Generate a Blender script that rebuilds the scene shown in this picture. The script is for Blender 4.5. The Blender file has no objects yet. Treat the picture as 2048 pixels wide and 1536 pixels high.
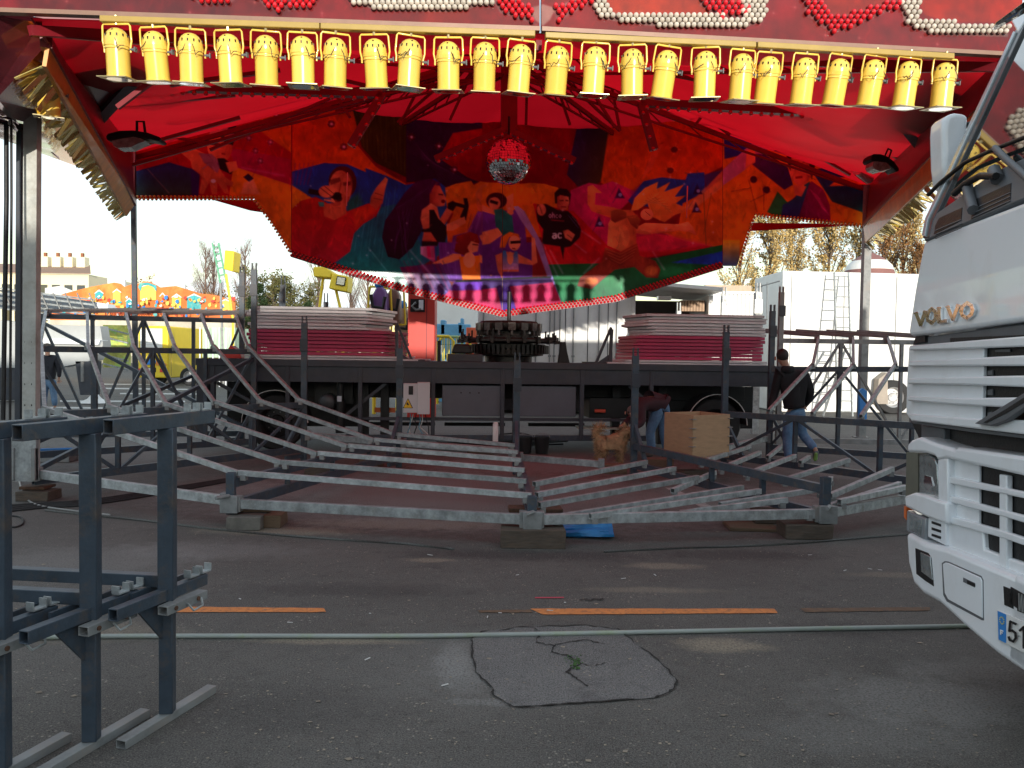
import bpy, math, random
import numpy as np
from math import radians, sin, cos, pi, tan, atan2
from mathutils import Vector, Matrix, Euler

random.seed(7)
C = bpy.context.scene
COL = C.collection

# ------------------------------------------------------------------ camera, light, exposure
EYE = Vector((0.0, 0.0, 1.6))
FOC = 1600.0                        # focal length in pixels of a 2048 wide picture
CAMR = (Matrix.Rotation(radians(90 - 2.04), 3, 'X') @ Matrix.Rotation(radians(0.8), 3, 'Z'))
cam_d = bpy.data.cameras.new('camera')
cam = bpy.data.objects.new('camera', cam_d)
COL.objects.link(cam)
cam.location = EYE
cam.rotation_euler = CAMR.to_euler()
cam_d.sensor_width = 36.0
cam_d.lens = FOC / 2048 * 36
cam_d.clip_start = 0.05
cam_d.clip_end = 2000
C.camera = cam

SUN_EL = 5.6
SUN_AZ = 12.0                       # behind the camera, to the right
world = bpy.data.worlds.new('World')
C.world = world
world.use_nodes = True
wn = world.node_tree
for n in list(wn.nodes):
    wn.nodes.remove(n)
w_out = wn.nodes.new('ShaderNodeOutputWorld')
w_bg = wn.nodes.new('ShaderNodeBackground')
w_sky = wn.nodes.new('ShaderNodeTexSky')
w_sky.sky_type = 'NISHITA'
w_sky.sun_disc = False
w_sky.sun_elevation = radians(SUN_EL)
w_sky.sun_rotation = radians(180 - SUN_AZ)
w_sky.air_density = 1.0
w_sky.dust_density = 0.6
w_bg.inputs['Strength'].default_value = 0.15
tc = wn.nodes.new('ShaderNodeTexCoord')
mp = wn.nodes.new('ShaderNodeMapping')
mp.inputs['Scale'].default_value = (1.0, 1.0, 5.0)
wn.links.new(tc.outputs['Generated'], mp.inputs['Vector'])
nz = wn.nodes.new('ShaderNodeTexNoise')
nz.inputs['Scale'].default_value = 2.6
nz.inputs['Detail'].default_value = 7
nz.inputs['Roughness'].default_value = 0.55
wn.links.new(mp.outputs['Vector'], nz.inputs['Vector'])
cr = wn.nodes.new('ShaderNodeValToRGB')
cr.color_ramp.elements[0].position = 0.44
cr.color_ramp.elements[0].color = (0.12, 0.12, 0.12, 1)
cr.color_ramp.elements[1].position = 0.56
cr.color_ramp.elements[1].color = (0.92, 0.92, 0.92, 1)
wn.links.new(nz.outputs['Fac'], cr.inputs['Fac'])
mx = wn.nodes.new('ShaderNodeMix')
mx.data_type = 'RGBA'
wn.links.new(cr.outputs['Color'], mx.inputs[0])
wn.links.new(w_sky.outputs['Color'], mx.inputs[6])
mx.inputs[7].default_value = (3.8, 4.25, 4.6, 1)
wn.links.new(mx.outputs[2], w_bg.inputs['Color'])
wn.links.new(w_bg.outputs[0], w_out.inputs[0])

sun_d = bpy.data.lights.new('sun', 'SUN')
sun_d.energy = 2.3
sun_d.angle = radians(0.5)
sun_d.color = (1.0, 0.93, 0.82)
sun = bpy.data.objects.new('sun', sun_d)
COL.objects.link(sun)
sdir = Vector((sin(radians(SUN_AZ)) * cos(radians(SUN_EL)), -cos(radians(SUN_AZ)) * cos(radians(SUN_EL)), sin(radians(SUN_EL))))
sun.rotation_euler = sdir.to_track_quat('Z', 'Y').to_euler()
sun.location = sdir * 60

C.view_settings.view_transform = 'Standard'
C.view_settings.look = 'None'
C.view_settings.gamma = 1
C.view_settings.use_curve_mapping = False
C.view_settings.exposure = 1.08
C.render.engine = 'CYCLES'
C.cycles.use_denoising = True
C.cycles.max_bounces = 8
C.cycles.transparent_max_bounces = 12
C.cycles.sample_clamp_indirect = 6

# ------------------------------------------------------------------ measuring helpers
def ray(px, py):
    return CAMR @ Vector(((px - 1024) / FOC, (768 - py) / FOC, -1.0))
def P(px, py, Y):                       # the point seen at a pixel, at distance Y
    d = ray(px, py)
    return EYE + d * (Y / d.y)
def G(px, py, z=0.0):                   # ... on a level plane
    d = ray(px, py)
    return EYE + d * ((z - EYE.z) / d.z)
def PL(px, py, p0, n):                  # ... on any plane
    d = ray(px, py)
    return EYE + d * ((p0 - EYE).dot(n) / d.dot(n))
YAW = radians(5.5)
RD = Vector((cos(YAW), sin(YAW), 0))    # the ride stands turned by this much
RN = Vector((-sin(YAW), cos(YAW), 0))
def R(px, py, D):                       # ... on a plane parallel to the ride's front, D away
    return PL(px, py, Vector((0, D, 0)), RN)
def rid(x, D, z):                       # ride coordinates to world
    return Vector((0, D, 0)) + RD * x + Vector((0, 0, z))

# ------------------------------------------------------------------ materials
def srgb(c):
    return tuple(((v / 255) / 12.92 if v / 255 <= 0.04045 else ((v / 255 + 0.055) / 1.055) ** 2.4) for v in c)
MATS = {}
def mat(name, col, rough=0.5, metal=0.0, var=0.12, vs=6.0, bump=0.0, bs=60.0, dirt=None, dirt_amt=0.4, dirt_scale=3.0,
        coat=0.0, spec=0.5, trans=0.0, emit=None, stretch=None):
    if name in MATS:
        return MATS[name]
    m = bpy.data.materials.new(name)
    m.use_nodes = True
    nt = m.node_tree
    b = nt.nodes['Principled BSDF']
    b.inputs['Roughness'].default_value = rough
    b.inputs['Metallic'].default_value = metal
    b.inputs['Coat Weight'].default_value = coat
    b.inputs['Specular IOR Level'].default_value = spec
    b.inputs['Transmission Weight'].default_value = trans
    tcn = nt.nodes.new('ShaderNodeTexCoord')
    src = tcn.outputs['Object']
    if stretch:
        mpn = nt.nodes.new('ShaderNodeMapping')
        mpn.inputs['Scale'].default_value = stretch
        nt.links.new(src, mpn.inputs['Vector'])
        src = mpn.outputs['Vector']
    n1 = nt.nodes.new('ShaderNodeTexNoise')
    n1.inputs['Scale'].default_value = vs
    n1.inputs['Detail'].default_value = 6
    n1.inputs['Roughness'].default_value = 0.65
    nt.links.new(src, n1.inputs['Vector'])
    rp = nt.nodes.new('ShaderNodeValToRGB')
    lo = tuple(max(0, v * (1 - var)) for v in col[:3])
    hi = tuple(min(1, v * (1 + var)) for v in col[:3])
    rp.color_ramp.elements[0].position = 0.3
    rp.color_ramp.elements[1].position = 0.7
    rp.color_ramp.elements[0].color = (*lo, 1)
    rp.color_ramp.elements[1].color = (*hi, 1)
    nt.links.new(n1.outputs['Fac'], rp.inputs['Fac'])
    colout = rp.outputs['Color']
    if dirt:
        n2 = nt.nodes.new('ShaderNodeTexNoise')
        n2.inputs['Scale'].default_value = dirt_scale
        n2.inputs['Detail'].default_value = 9
        n2.inputs['Roughness'].default_value = 0.75
        nt.links.new(src, n2.inputs['Vector'])
        r2 = nt.nodes.new('ShaderNodeValToRGB')
        r2.color_ramp.elements[0].position = 0.5
        r2.color_ramp.elements[0].color = (0, 0, 0, 1)
        r2.color_ramp.elements[1].position = 0.68
        r2.color_ramp.elements[1].color = (dirt_amt,) * 3 + (1,)
        nt.links.new(n2.outputs['Fac'], r2.inputs['Fac'])
        mm = nt.nodes.new('ShaderNodeMix')
        mm.data_type = 'RGBA'
        nt.links.new(r2.outputs['Color'], mm.inputs[0])
        nt.links.new(colout, mm.inputs[6])
        mm.inputs[7].default_value = (*dirt, 1)
        colout = mm.outputs[2]
    nt.links.new(colout, b.inputs['Base Color'])
    if bump > 0:
        n3 = nt.nodes.new('ShaderNodeTexNoise')
        n3.inputs['Scale'].default_value = bs
        n3.inputs['Detail'].default_value = 4
        nt.links.new(src, n3.inputs['Vector'])
        bp = nt.nodes.new('ShaderNodeBump')
        bp.inputs['Strength'].default_value = bump
        bp.inputs['Distance'].default_value = 0.01
        nt.links.new(n3.outputs['Fac'], bp.inputs['Height'])
        nt.links.new(bp.outputs['Normal'], b.inputs['Normal'])
    if emit:
        b.inputs['Emission Color'].default_value = (*emit[:3], 1)
        b.inputs['Emission Strength'].default_value = emit[3]
    MATS[name] = m
    return m

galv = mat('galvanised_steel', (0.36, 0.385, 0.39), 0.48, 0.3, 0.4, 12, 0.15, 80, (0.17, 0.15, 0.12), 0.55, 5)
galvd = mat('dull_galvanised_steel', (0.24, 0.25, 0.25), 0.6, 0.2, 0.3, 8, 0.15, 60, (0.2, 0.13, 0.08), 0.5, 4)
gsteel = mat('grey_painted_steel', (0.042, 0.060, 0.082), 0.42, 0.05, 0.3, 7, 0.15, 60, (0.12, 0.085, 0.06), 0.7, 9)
gdark = mat('dark_grey_painted_steel', (0.036, 0.042, 0.056), 0.5, 0.0, 0.2, 5, 0.1, 60, (0.07, 0.06, 0.05), 0.5, 3)
gpanel = mat('slate_grey_sheet', (0.10, 0.11, 0.135), 0.42, 0.0, 0.08, 3, 0.03, 50, (0.07, 0.07, 0.07), 0.3, 2)
black = mat('black_metal', (0.012, 0.012, 0.013), 0.5, 0.2, 0.3, 8, 0.2, 60)
greasy = mat('greasy_black_iron', (0.03, 0.028, 0.026), 0.45, 0.6, 0.5, 12, 0.5, 40, (0.14, 0.13, 0.12), 0.5, 9)
rubber = mat('black_rubber', (0.018, 0.018, 0.019), 0.75, 0, 0.2, 10, 0.3, 80)
rust = mat('rusty_steel', (0.10, 0.05, 0.03), 0.85, 0.1, 0.4, 14, 0.3, 90)
wood = mat('weathered_timber', (0.16, 0.105, 0.065), 0.85, 0, 0.35, 4, 0.5, 40, (0.05, 0.04, 0.035), 0.6, 4, stretch=(2, 14, 14))
wood2 = mat('dark_wet_timber', (0.085, 0.065, 0.05), 0.85, 0, 0.35, 4, 0.5, 40, (0.16, 0.09, 0.05), 0.5, 5, stretch=(2, 14, 14))
ply = mat('plywood', (0.42, 0.26, 0.145), 0.7, 0, 0.16, 3, 0.15, 30, (0.26, 0.15, 0.08), 0.4, 6, stretch=(3, 3, 12))
yellowp = mat('yellow_paint', (0.80, 0.54, 0.09), 0.25, 0, 0.05, 6, 0, 50, coat=0.5)
yellowb = mat('bright_yellow_paint', (0.85, 0.62, 0.03), 0.45, 0, 0.06, 2)
yellowbar = mat('dull_yellow_bar', (0.36, 0.24, 0.05), 0.35, 0, 0.1, 6, coat=0.3)
chrome = mat('mirror_steel', (0.85, 0.85, 0.85), 0.06, 1.0, 0.03, 4)
bronze = mat('gold_mirror', (0.86, 0.50, 0.13), 0.22, 1.0, 0.1, 5)
redp = mat('dark_red_beam', (0.20, 0.012, 0.02), 0.4, 0, 0.2, 4)
redbulb = mat('red_bulb', (0.62, 0.01, 0.02), 0.08, 0, 0.05, 4, coat=1.0)
whitebulb = mat('white_bulb', (0.60, 0.53, 0.45), 0.1, 0, 0.05, 30, coat=1.0)
goldbulb = mat('gold_bulb', (0.75, 0.40, 0.05), 0.1, 0, 0.05, 4, coat=1.0)
whitep = mat('white_truck_paint', (0.80, 0.83, 0.86), 0.28, 0, 0.02, 2, coat=0.5, dirt=(0.5, 0.47, 0.43), dirt_amt=0.22, dirt_scale=4, stretch=(1, 1, .5))
whitec = mat('white_container_paint', (0.72, 0.72, 0.70), 0.45, 0, 0.05, 1.2, 0, 50, (0.45, 0.42, 0.38), 0.3, 1.5)
greyplastic = mat('grey_plastic', (0.11, 0.115, 0.125), 0.55, 0, 0.08, 10, 0.1, 200)
glassd = mat('dark_windscreen_glass', (0.02, 0.025, 0.025), 0.03, 0, 0.02, 4, spec=0.9, coat=1.0)
lampglass = mat('headlamp_glass', (0.30, 0.33, 0.33), 0.08, 0.5, 0.25, 14, 0.3, 30, coat=1.0)
skin = mat('skin', (0.42, 0.23, 0.16), 0.55, 0, 0.06, 12)
hairm = mat('dark_hair', (0.02, 0.015, 0.012), 0.7, 0, 0.3, 40)
denim = mat('blue_denim', (0.10, 0.19, 0.32), 0.85, 0, 0.3, 7, 0.4, 120, (0.3, 0.38, 0.48), 0.5, 6)
hoodie = mat('black_cotton', (0.012, 0.012, 0.014), 0.9, 0, 0.25, 9, 0.3, 60)
maroon = mat('maroon_wool', (0.045, 0.018, 0.024), 0.9, 0, 0.2, 9, 0.3, 80)
pinkp = mat('crimson_panel_edge', (0.42, 0.025, 0.10), 0.5, 0, 0.15, 3, 0, 50, (0.12, 0.03, 0.03), 0.6, 2.2, stretch=(1, 1, 8))
palep = mat('pale_panel_edge', (0.66, 0.68, 0.70), 0.6, 0, 0.12, 3, 0, 50, (0.16, 0.12, 0.09), 0.5, 2.2, stretch=(1, 1, 8))
redpill = mat('red_painted_column', (0.62, 0.05, 0.035), 0.4, 0, 0.05, 2)
bluep = mat('blue_paint', (0.03, 0.22, 0.60), 0.4, 0, 0.08, 4)
tarpm = mat('blue_tarpaulin', (0.03, 0.25, 0.60), 0.4, 0, 0.1, 8, 0.4, 50)

# ------------------------------------------------------------------ mesh builder
def per_object_value(m, lo, hi):
    nt = m.node_tree; b = nt.nodes['Principled BSDF']; l = b.inputs['Base Color'].links[0]; src = l.from_socket
    oi = nt.nodes.new('ShaderNodeObjectInfo'); mr = nt.nodes.new('ShaderNodeMapRange'); mr.inputs[3].default_value = lo; mr.inputs[4].default_value = hi
    nt.links.new(oi.outputs['Random'], mr.inputs[0]); hv = nt.nodes.new('ShaderNodeHueSaturation')
    nt.links.new(mr.outputs[0], hv.inputs['Value']); nt.links.new(src, hv.inputs['Color']); nt.links.new(hv.outputs[0], b.inputs['Base Color'])
for m_ in (galv, pinkp, palep, whitebulb): per_object_value(m_, .78, 1.12)
per_object_value(yellowp, .9, 1.12)
class MB:
    def __init__(s):
        s.v = []; s.f = []; s.mi = []; s.cur = 0
    def quadbox(s, a):                      # 8 corners: bottom 4, top 4
        b = len(s.v)
        s.v += [tuple(p) for p in a]
        for f in ((0, 3, 2, 1), (4, 5, 6, 7), (0, 1, 5, 4), (1, 2, 6, 5), (2, 3, 7, 6), (3, 0, 4, 7)):
            s.f.append(tuple(b + i for i in f)); s.mi.append(s.cur)
        return s
    def box(s, c, sz, rot=None):
        c = Vector(c); h = Vector(sz) / 2
        cs = [Vector((x, y, z)) for z in (-h.z, h.z) for x, y in ((-h.x, -h.y), (h.x, -h.y), (h.x, h.y), (-h.x, h.y))]
        if rot is not None:
            cs = [rot @ q for q in cs]
        return s.quadbox([c + q for q in cs])
    def beam(s, a, b, w, h=None, hollow=False, up=None):
        h = h or w
        a = Vector(a); b = Vector(b)
        d = (b - a)
        if d.length < 1e-6: return s
        d.normalize()
        u = Vector(up) if up else (Vector((0, 0, 1)) if abs(d.z) < 0.9 else RN)
        x = d.cross(u).normalized(); y = x.cross(d).normalized()
        x1 = x * w / 2; y1 = y * h / 2
        ring = lambda p, k: [p - x1 * k - y1 * k, p + x1 * k - y1 * k, p + x1 * k + y1 * k, p - x1 * k + y1 * k]
        if not hollow:
            return s.quadbox(ring(a, 1) + ring(b, 1))
        n = len(s.v)
        s.v += [tuple(p) for p in ring(a, 1) + ring(b, 1) + ring(a, .8) + ring(b, .8)]
        for i in range(4):
            j = (i + 1) % 4
            s.f += [(n + i, n + j, n + 4 + j, n + 4 + i), (n + 8 + j, n + 8 + i, n + 12 + i, n + 12 + j),
                    (n + j, n + i, n + 8 + i, n + 8 + j), (n + 4 + i, n + 4 + j, n + 12 + j, n + 12 + i)]
            s.mi += [s.cur] * 4
        return s
    def tube(s, pts, r, n=8, caps=True):
        pts = [Vector(p) for p in pts]
        rs = r if isinstance(r, (list, tuple)) else [r] * len(pts)
        b = len(s.v)
        prev = None
        for i, p in enumerate(pts):
            d = (pts[min(i + 1, len(pts) - 1)] - pts[max(i - 1, 0)])
            d = d.normalized() if d.length > 1e-9 else Vector((0, 0, 1))
            if prev is None:
                u = Vector((0, 0, 1)) if abs(d.z) < 0.95 else Vector((1, 0, 0))
                x = d.cross(u).normalized()
            else:
                x = (prev - d * prev.dot(d))
                x = x.normalized() if x.length > 1e-6 else d.orthogonal().normalized()
            prev = x
            y = d.cross(x)
            for k in range(n):
                a = 2 * pi * k / n
                s.v.append(tuple(p + (x * cos(a) + y * sin(a)) * rs[i]))
        for i in range(len(pts) - 1):
            for k in range(n):
                k2 = (k + 1) % n
                s.f.append((b + i * n + k, b + i * n + k2, b + (i + 1) * n + k2, b + (i + 1) * n + k)); s.mi.append(s.cur)
        if caps:
            s.f.append(tuple(b + k for k in range(n))[::-1]); s.mi.append(s.cur)
            e = b + (len(pts) - 1) * n
            s.f.append(tuple(e + k for k in range(n))); s.mi.append(s.cur)
        return s
    def lathe(s, c, prof, n=20, axis='Z', M=None):      # prof: (radius, height)
        c = Vector(c); b = len(s.v)
        for r, z in prof:
            for k in range(n):
                a = 2 * pi * k / n
                q = Vector((r * cos(a), r * sin(a), z))
                if axis == 'Y': q = Vector((q.x, q.z, q.y))
                if axis == 'X': q = Vector((q.z, q.x, q.y))
                if M is not None: q = M @ q
                s.v.append(tuple(c + q))
        for i in range(len(prof) - 1):
            for k in range(n):
                k2 = (k + 1) % n
                s.f.append((b + i * n + k, b + i * n + k2, b + (i + 1) * n + k2, b + (i + 1) * n + k)); s.mi.append(s.cur)
        return s
    def ball(s, c, r, n=8, m=6, sc=(1, 1, 1)):
        c = Vector(c); b = len(s.v)
        for i in range(m + 1):
            t = pi * i / m
            for k in range(n):
                a = 2 * pi * k / n
                s.v.append((c.x + r * sc[0] * sin(t) * cos(a), c.y + r * sc[1] * sin(t) * sin(a), c.z + r * sc[2] * cos(t)))
        for i in range(m):
            for k in range(n):
                k2 = (k + 1) % n
                s.f.append((b + i * n + k, b + (i + 1) * n + k, b + (i + 1) * n + k2, b + i * n + k2)); s.mi.append(s.cur)
        return s
    def prism(s, pts, off):                 # outline pts (3d) pushed by off
        off = Vector(off); n = len(pts); b = len(s.v)
        s.v += [tuple(Vector(p)) for p in pts] + [tuple(Vector(p) + off) for p in pts]
        s.f.append(tuple(range(b, b + n))); s.mi.append(s.cur)
        s.f.append(tuple(range(b + n, b + 2 * n))[::-1]); s.mi.append(s.cur)
        for i in range(n):
            j = (i + 1) % n
            s.f.append((b + j, b + i, b + n + i, b + n + j)); s.mi.append(s.cur)
        return s
    def face(s, pts):
        b = len(s.v)
        s.v += [tuple(Vector(p)) for p in pts]
        s.f.append(tuple(range(b, b + len(pts)))); s.mi.append(s.cur)
        return s
    def build(s, name, m, parent=None, smooth=False, bevel=0.0, segs=2, kind=None, label=None, recalc=True):
        me = bpy.data.meshes.new(name)
        root = parent
        while root is not None and root.parent is not None:
            root = root.parent
        if root is not None:
            org = root.location.copy()
        else:
            vs = np.array(s.v)
            lo = vs.min(0); hi = vs.max(0)
            org = Vector(((lo[0] + hi[0]) / 2, (lo[1] + hi[1]) / 2, lo[2]))
        me.from_pydata([(x - org.x, y - org.y, z - org.z) for x, y, z in s.v], [], s.f)
        ms = m if isinstance(m, (list, tuple)) else [m]
        for q in ms: me.materials.append(q)
        if len(ms) > 1:
            me.polygons.foreach_set('material_index', s.mi)
        if recalc:
            import bmesh
            bm = bmesh.new(); bm.from_mesh(me)
            bmesh.ops.recalc_face_normals(bm, faces=bm.faces)
            bm.to_mesh(me); bm.free()
        if smooth:
            me.polygons.foreach_set('use_smooth', [True] * len(me.polygons))
        o = bpy.data.objects.new(name, me)
        COL.objects.link(o)
        if root is None:
            o.location = org
        if parent is not None: o.parent = parent
        if bevel > 0:
            bv = o.modifiers.new('bevel', 'BEVEL')
            bv.width = bevel; bv.segments = segs; bv.limit_method = 'ANGLE'; bv.angle_limit = radians(40)
            if smooth or segs > 1:
                me.polygons.foreach_set('use_smooth', [True] * len(me.polygons))
                try: me.set_sharp_from_angle(angle=radians(45))
                except Exception: pass
                bv.harden_normals = False
        elif smooth:
            try: me.set_sharp_from_angle(angle=radians(50))
            except Exception: pass
        if kind: o['kind'] = kind
        if label: o['label'] = label
        return o

def thing(name, loc, label, cat, group=None):
    o = bpy.data.objects.new(name, None)
    COL.objects.link(o)
    o.empty_display_size = 0.1
    o.location = loc
    o['label'] = label; o['category'] = cat
    if group: o['group'] = group
    return o
def tag(o, label, cat, group=None):
    o['label'] = label; o['category'] = cat
    if group: o['group'] = group
    return o
def copytree(o, parent=None):
    c = o.copy(); COL.objects.link(c)
    c.parent = parent
    for ch in list(o.children):
        copytree(ch, c)
    return c
def clone_part(src, parent, offset=None, rot=None, scale=None):
    c = src.copy(); COL.objects.link(c); c.parent = parent
    if offset is not None: c.location = offset
    if rot is not None: c.rotation_euler = rot
    if scale is not None: c.scale = scale
    return c
ORD = ['first', 'second', 'third', 'fourth', 'fifth', 'sixth', 'seventh', 'eighth', 'ninth', 'tenth', 'eleventh', 'twelfth', 'thirteenth',
       'fourteenth', 'fifteenth', 'sixteenth', 'seventeenth', 'eighteenth', 'nineteenth', 'twentieth', 'twenty-first', 'twenty-second',
       'twenty-third', 'twenty-fourth', 'twenty-fifth', 'twenty-sixth']

# ------------------------------------------------------------------ flat print: a small painter, its result stored as colours of the print
class Canvas:
    def __init__(s, x0, y0, x1, y1, k, bg):
        s.x0, s.y0, s.k = x0, y0, k
        s.w = int((x1 - x0) * k) + 1; s.h = int((y1 - y0) * k) + 1
        s.a = np.zeros((s.h, s.w, 3)); s.a[:] = np.array(bg) / 255.0
        s.yy, s.xx = np.mgrid[0:s.h, 0:s.w]
        s.rng = np.random.RandomState(3)
    def _t(s, pts):
        return np.array([((x - s.x0) * s.k, (y - s.y0) * s.k) for x, y in pts])
    def _paint(s, m, ys, xs, col, col2=None, ang=90, al=1.0):
        c = np.array(col) / 255.0
        sub = s.a[ys, xs]
        if col2 is not None:
            c2 = np.array(col2) / 255.0
            X = s.xx[ys, xs]; Y = s.yy[ys, xs]
            g = X * cos(radians(ang)) + Y * sin(radians(ang))
            if m.any():
                lo, hi = g[m > 0.5].min() if (m > 0.5).any() else g.min(), g[m > 0.5].max() if (m > 0.5).any() else g.max()
            else: lo, hi = 0, 1
            t = np.clip((g - lo) / max(hi - lo, 1e-6), 0, 1)[..., None]
            c = c * (1 - t) + c2 * t
        mm = (m * al)[..., None]
        s.a[ys, xs] = sub * (1 - mm) + c * mm
    def poly(s, pts, col, col2=None, ang=90, al=1.0, soft=1.2):
        q = s._t(pts)
        x0 = max(int(q[:, 0].min()) - 3, 0); x1 = min(int(q[:, 0].max()) + 4, s.w)
        y0 = max(int(q[:, 1].min()) - 3, 0); y1 = min(int(q[:, 1].max()) + 4, s.h)
        if x0 >= x1 or y0 >= y1: return s
        ys, xs = slice(y0, y1), slice(x0, x1)
        X = s.xx[ys, xs].astype(float); Y = s.yy[ys, xs].astype(float)
        ins = np.zeros(X.shape, bool); dm = np.full(X.shape, 1e9)
        n = len(q)
        for i in range(n):
            ax, ay = q[i]; bx, by = q[(i + 1) % n]
            if ay != by:
                c = ((ay > Y) != (by > Y)) & (X < (bx - ax) * (Y - ay) / (by - ay) + ax)
                ins ^= c
            L = (bx - ax) ** 2 + (by - ay) ** 2
            t = np.clip(((X - ax) * (bx - ax) + (Y - ay) * (by - ay)) / max(L, 1e-9), 0, 1)
            dm = np.minimum(dm, np.hypot(X - ax - t * (bx - ax), Y - ay - t * (by - ay)))
        sd = np.where(ins, dm, -dm)
        m = np.clip(sd / soft + 0.5, 0, 1)
        s._paint(m, ys, xs, col, col2, ang, al)
        return s
    def ell(s, cx, cy, rx, ry, col, col2=None, ang=90, al=1.0, rot=0, soft=1.0):
        pts = []
        for i in range(22):
            a = 2 * pi * i / 22
            x, y = rx * cos(a), ry * sin(a)
            pts.append((cx + x * cos(rot) - y * sin(rot), cy + x * sin(rot) + y * cos(rot)))
        return s.poly(pts, col, col2, ang, al, soft)
    def line(s, pts, w, col, al=1.0, soft=1.0):
        for (ax, ay), (bx, by) in zip(pts, pts[1:]):
            L = math.hypot(bx - ax, by - ay) or 1
            nx, ny = -(by - ay) / L * w / 2, (bx - ax) / L * w / 2
            s.poly([(ax + nx, ay + ny), (bx + nx, by + ny), (bx - nx, by - ny), (ax - nx, ay - ny)], col, al=al, soft=soft)
        return s
    def star(s, cx, cy, r, col=(255, 220, 220), al=0.7):
        for a in (0, 45, 90, 135):
            rr = r if a % 90 == 0 else r * 0.55
            dx, dy = cos(radians(a + 12)) * rr, sin(radians(a + 12)) * rr
            s.line([(cx - dx, cy - dy), (cx + dx, cy + dy)], 1.6, col, al * .5, 1.5)
        s.ell(cx, cy, r * .18, r * .18, col, al=al)
        return s
    def smooth_noise(s, n):
        g = s.rng.rand(s.h // n + 3, s.w // n + 3) - .5
        y = s.yy / n; x = s.xx / n; yi = y.astype(int); xi = x.astype(int); fy = y - yi; fx = x - xi
        fx = fx * fx * (3 - 2 * fx); fy = fy * fy * (3 - 2 * fy)
        return (g[yi, xi] * (1 - fx) + g[yi, xi + 1] * fx) * (1 - fy) + (g[yi + 1, xi] * (1 - fx) + g[yi + 1, xi + 1] * fx) * fy
    def finish(s, grain=0.04, streak=0.05, strokes=0):
        # brush strokes laid along the picture's own edges, each a little lighter or darker than the paint it lies on
        lum = s.a.sum(2)
        for _ in range(3): lum = (lum + np.roll(lum, 1, 0) + np.roll(lum, -1, 0) + np.roll(lum, 1, 1) + np.roll(lum, -1, 1)) / 5
        gy, gx = np.gradient(lum)
        for i in range(strokes):
            x = s.rng.randint(2, s.w - 3); y = s.rng.randint(2, s.h - 3)
            a = atan2(gx[y, x], -gy[y, x]) if abs(gx[y, x]) + abs(gy[y, x]) > .01 else s.rng.rand() * 1.2 + .9
            L = s.rng.uniform(3, 14) / s.k * .6; c = s.a[y, x] * 255
            f = s.rng.uniform(.6, .85) if s.rng.rand() < .5 else s.rng.uniform(1.15, 1.6)
            px, py = s.x0 + x / s.k, s.y0 + y / s.k
            s.line([(px - cos(a) * L, py - sin(a) * L), (px, py + s.rng.uniform(-1, 1)), (px + cos(a) * L, py + sin(a) * L)], s.rng.uniform(1.2, 3.4), tuple(np.clip(c * f + (6 if f > 1 else 0), 0, 255)), .28, 1.5)
        b = s.a
        s.a = (b * 5 + np.roll(b, 1, 0) + np.roll(b, -1, 0) + np.roll(b, 1, 1) + np.roll(b, -1, 1)) / 9
        s.a = s.a * (1 + .16 * s.smooth_noise(9) + .22 * s.smooth_noise(26))[..., None]
        n = s.rng.rand(s.h, s.w) - .5
        low = np.kron(s.rng.rand(s.h // 6 + 1, s.w // 6 + 1) - .5, np.ones((6, 6)))[:s.h, :s.w]
        s.a *= (1 + grain * n + streak * low)[..., None]
        s.a = np.clip(s.a, 0, 1)
    def get(s, px, py):
        x = np.clip((np.asarray(px) - s.x0) * s.k, 0, s.w - 1.001); y = np.clip((np.asarray(py) - s.y0) * s.k, 0, s.h - 1.001)
        xi = x.astype(int); yi = y.astype(int)
        fx = (x - xi)[..., None]; fy = (y - yi)[..., None]
        a = s.a
        return (a[yi, xi] * (1 - fx) + a[yi, xi + 1] * fx) * (1 - fy) + (a[yi + 1, xi] * (1 - fx) + a[yi + 1, xi + 1] * fx) * fy

def print_mat(name, rough=0.3, coat=0.5, gain=1.0, bump=0.0, tint=(1, 1, 1), crough=0.12):
    m = bpy.data.materials.new(name)
    m.use_nodes = True
    nt = m.node_tree; b = nt.nodes['Principled BSDF']
    at = nt.nodes.new('ShaderNodeAttribute'); at.attribute_name = 'print'
    hs = nt.nodes.new('ShaderNodeHueSaturation')
    hs.inputs['Value'].default_value = gain
    nt.links.new(at.outputs['Color'], hs.inputs['Color'])
    tm = nt.nodes.new('ShaderNodeMix'); tm.data_type = 'RGBA'; tm.blend_type = 'MULTIPLY'; tm.inputs[0].default_value = 1.0
    tm.inputs[7].default_value = (*tint, 1)
    nt.links.new(hs.outputs['Color'], tm.inputs[6])
    nt.links.new(tm.outputs[2], b.inputs['Base Color'])
    b.inputs['Roughness'].default_value = rough
    b.inputs['Coat Weight'].default_value = coat
    b.inputs['Specular IOR Level'].default_value = 0.2
    b.inputs['Coat Roughness'].default_value = crough
    if bump:
        tcn = nt.nodes.new('ShaderNodeTexCoord')
        n3 = nt.nodes.new('ShaderNodeTexNoise'); n3.inputs['Scale'].default_value = 1.3
        nt.links.new(tcn.outputs['Object'], n3.inputs['Vector'])
        bp = nt.nodes.new('ShaderNodeBump'); bp.inputs['Strength'].default_value = bump; bp.inputs['Distance'].default_value = 0.05
        nt.links.new(n3.outputs['Fac'], bp.inputs['Height']); nt.links.new(bp.outputs['Normal'], b.inputs['Normal'])
        nt.links.new(bp.outputs['Normal'], b.inputs['Coat Normal'])
    return m

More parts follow.
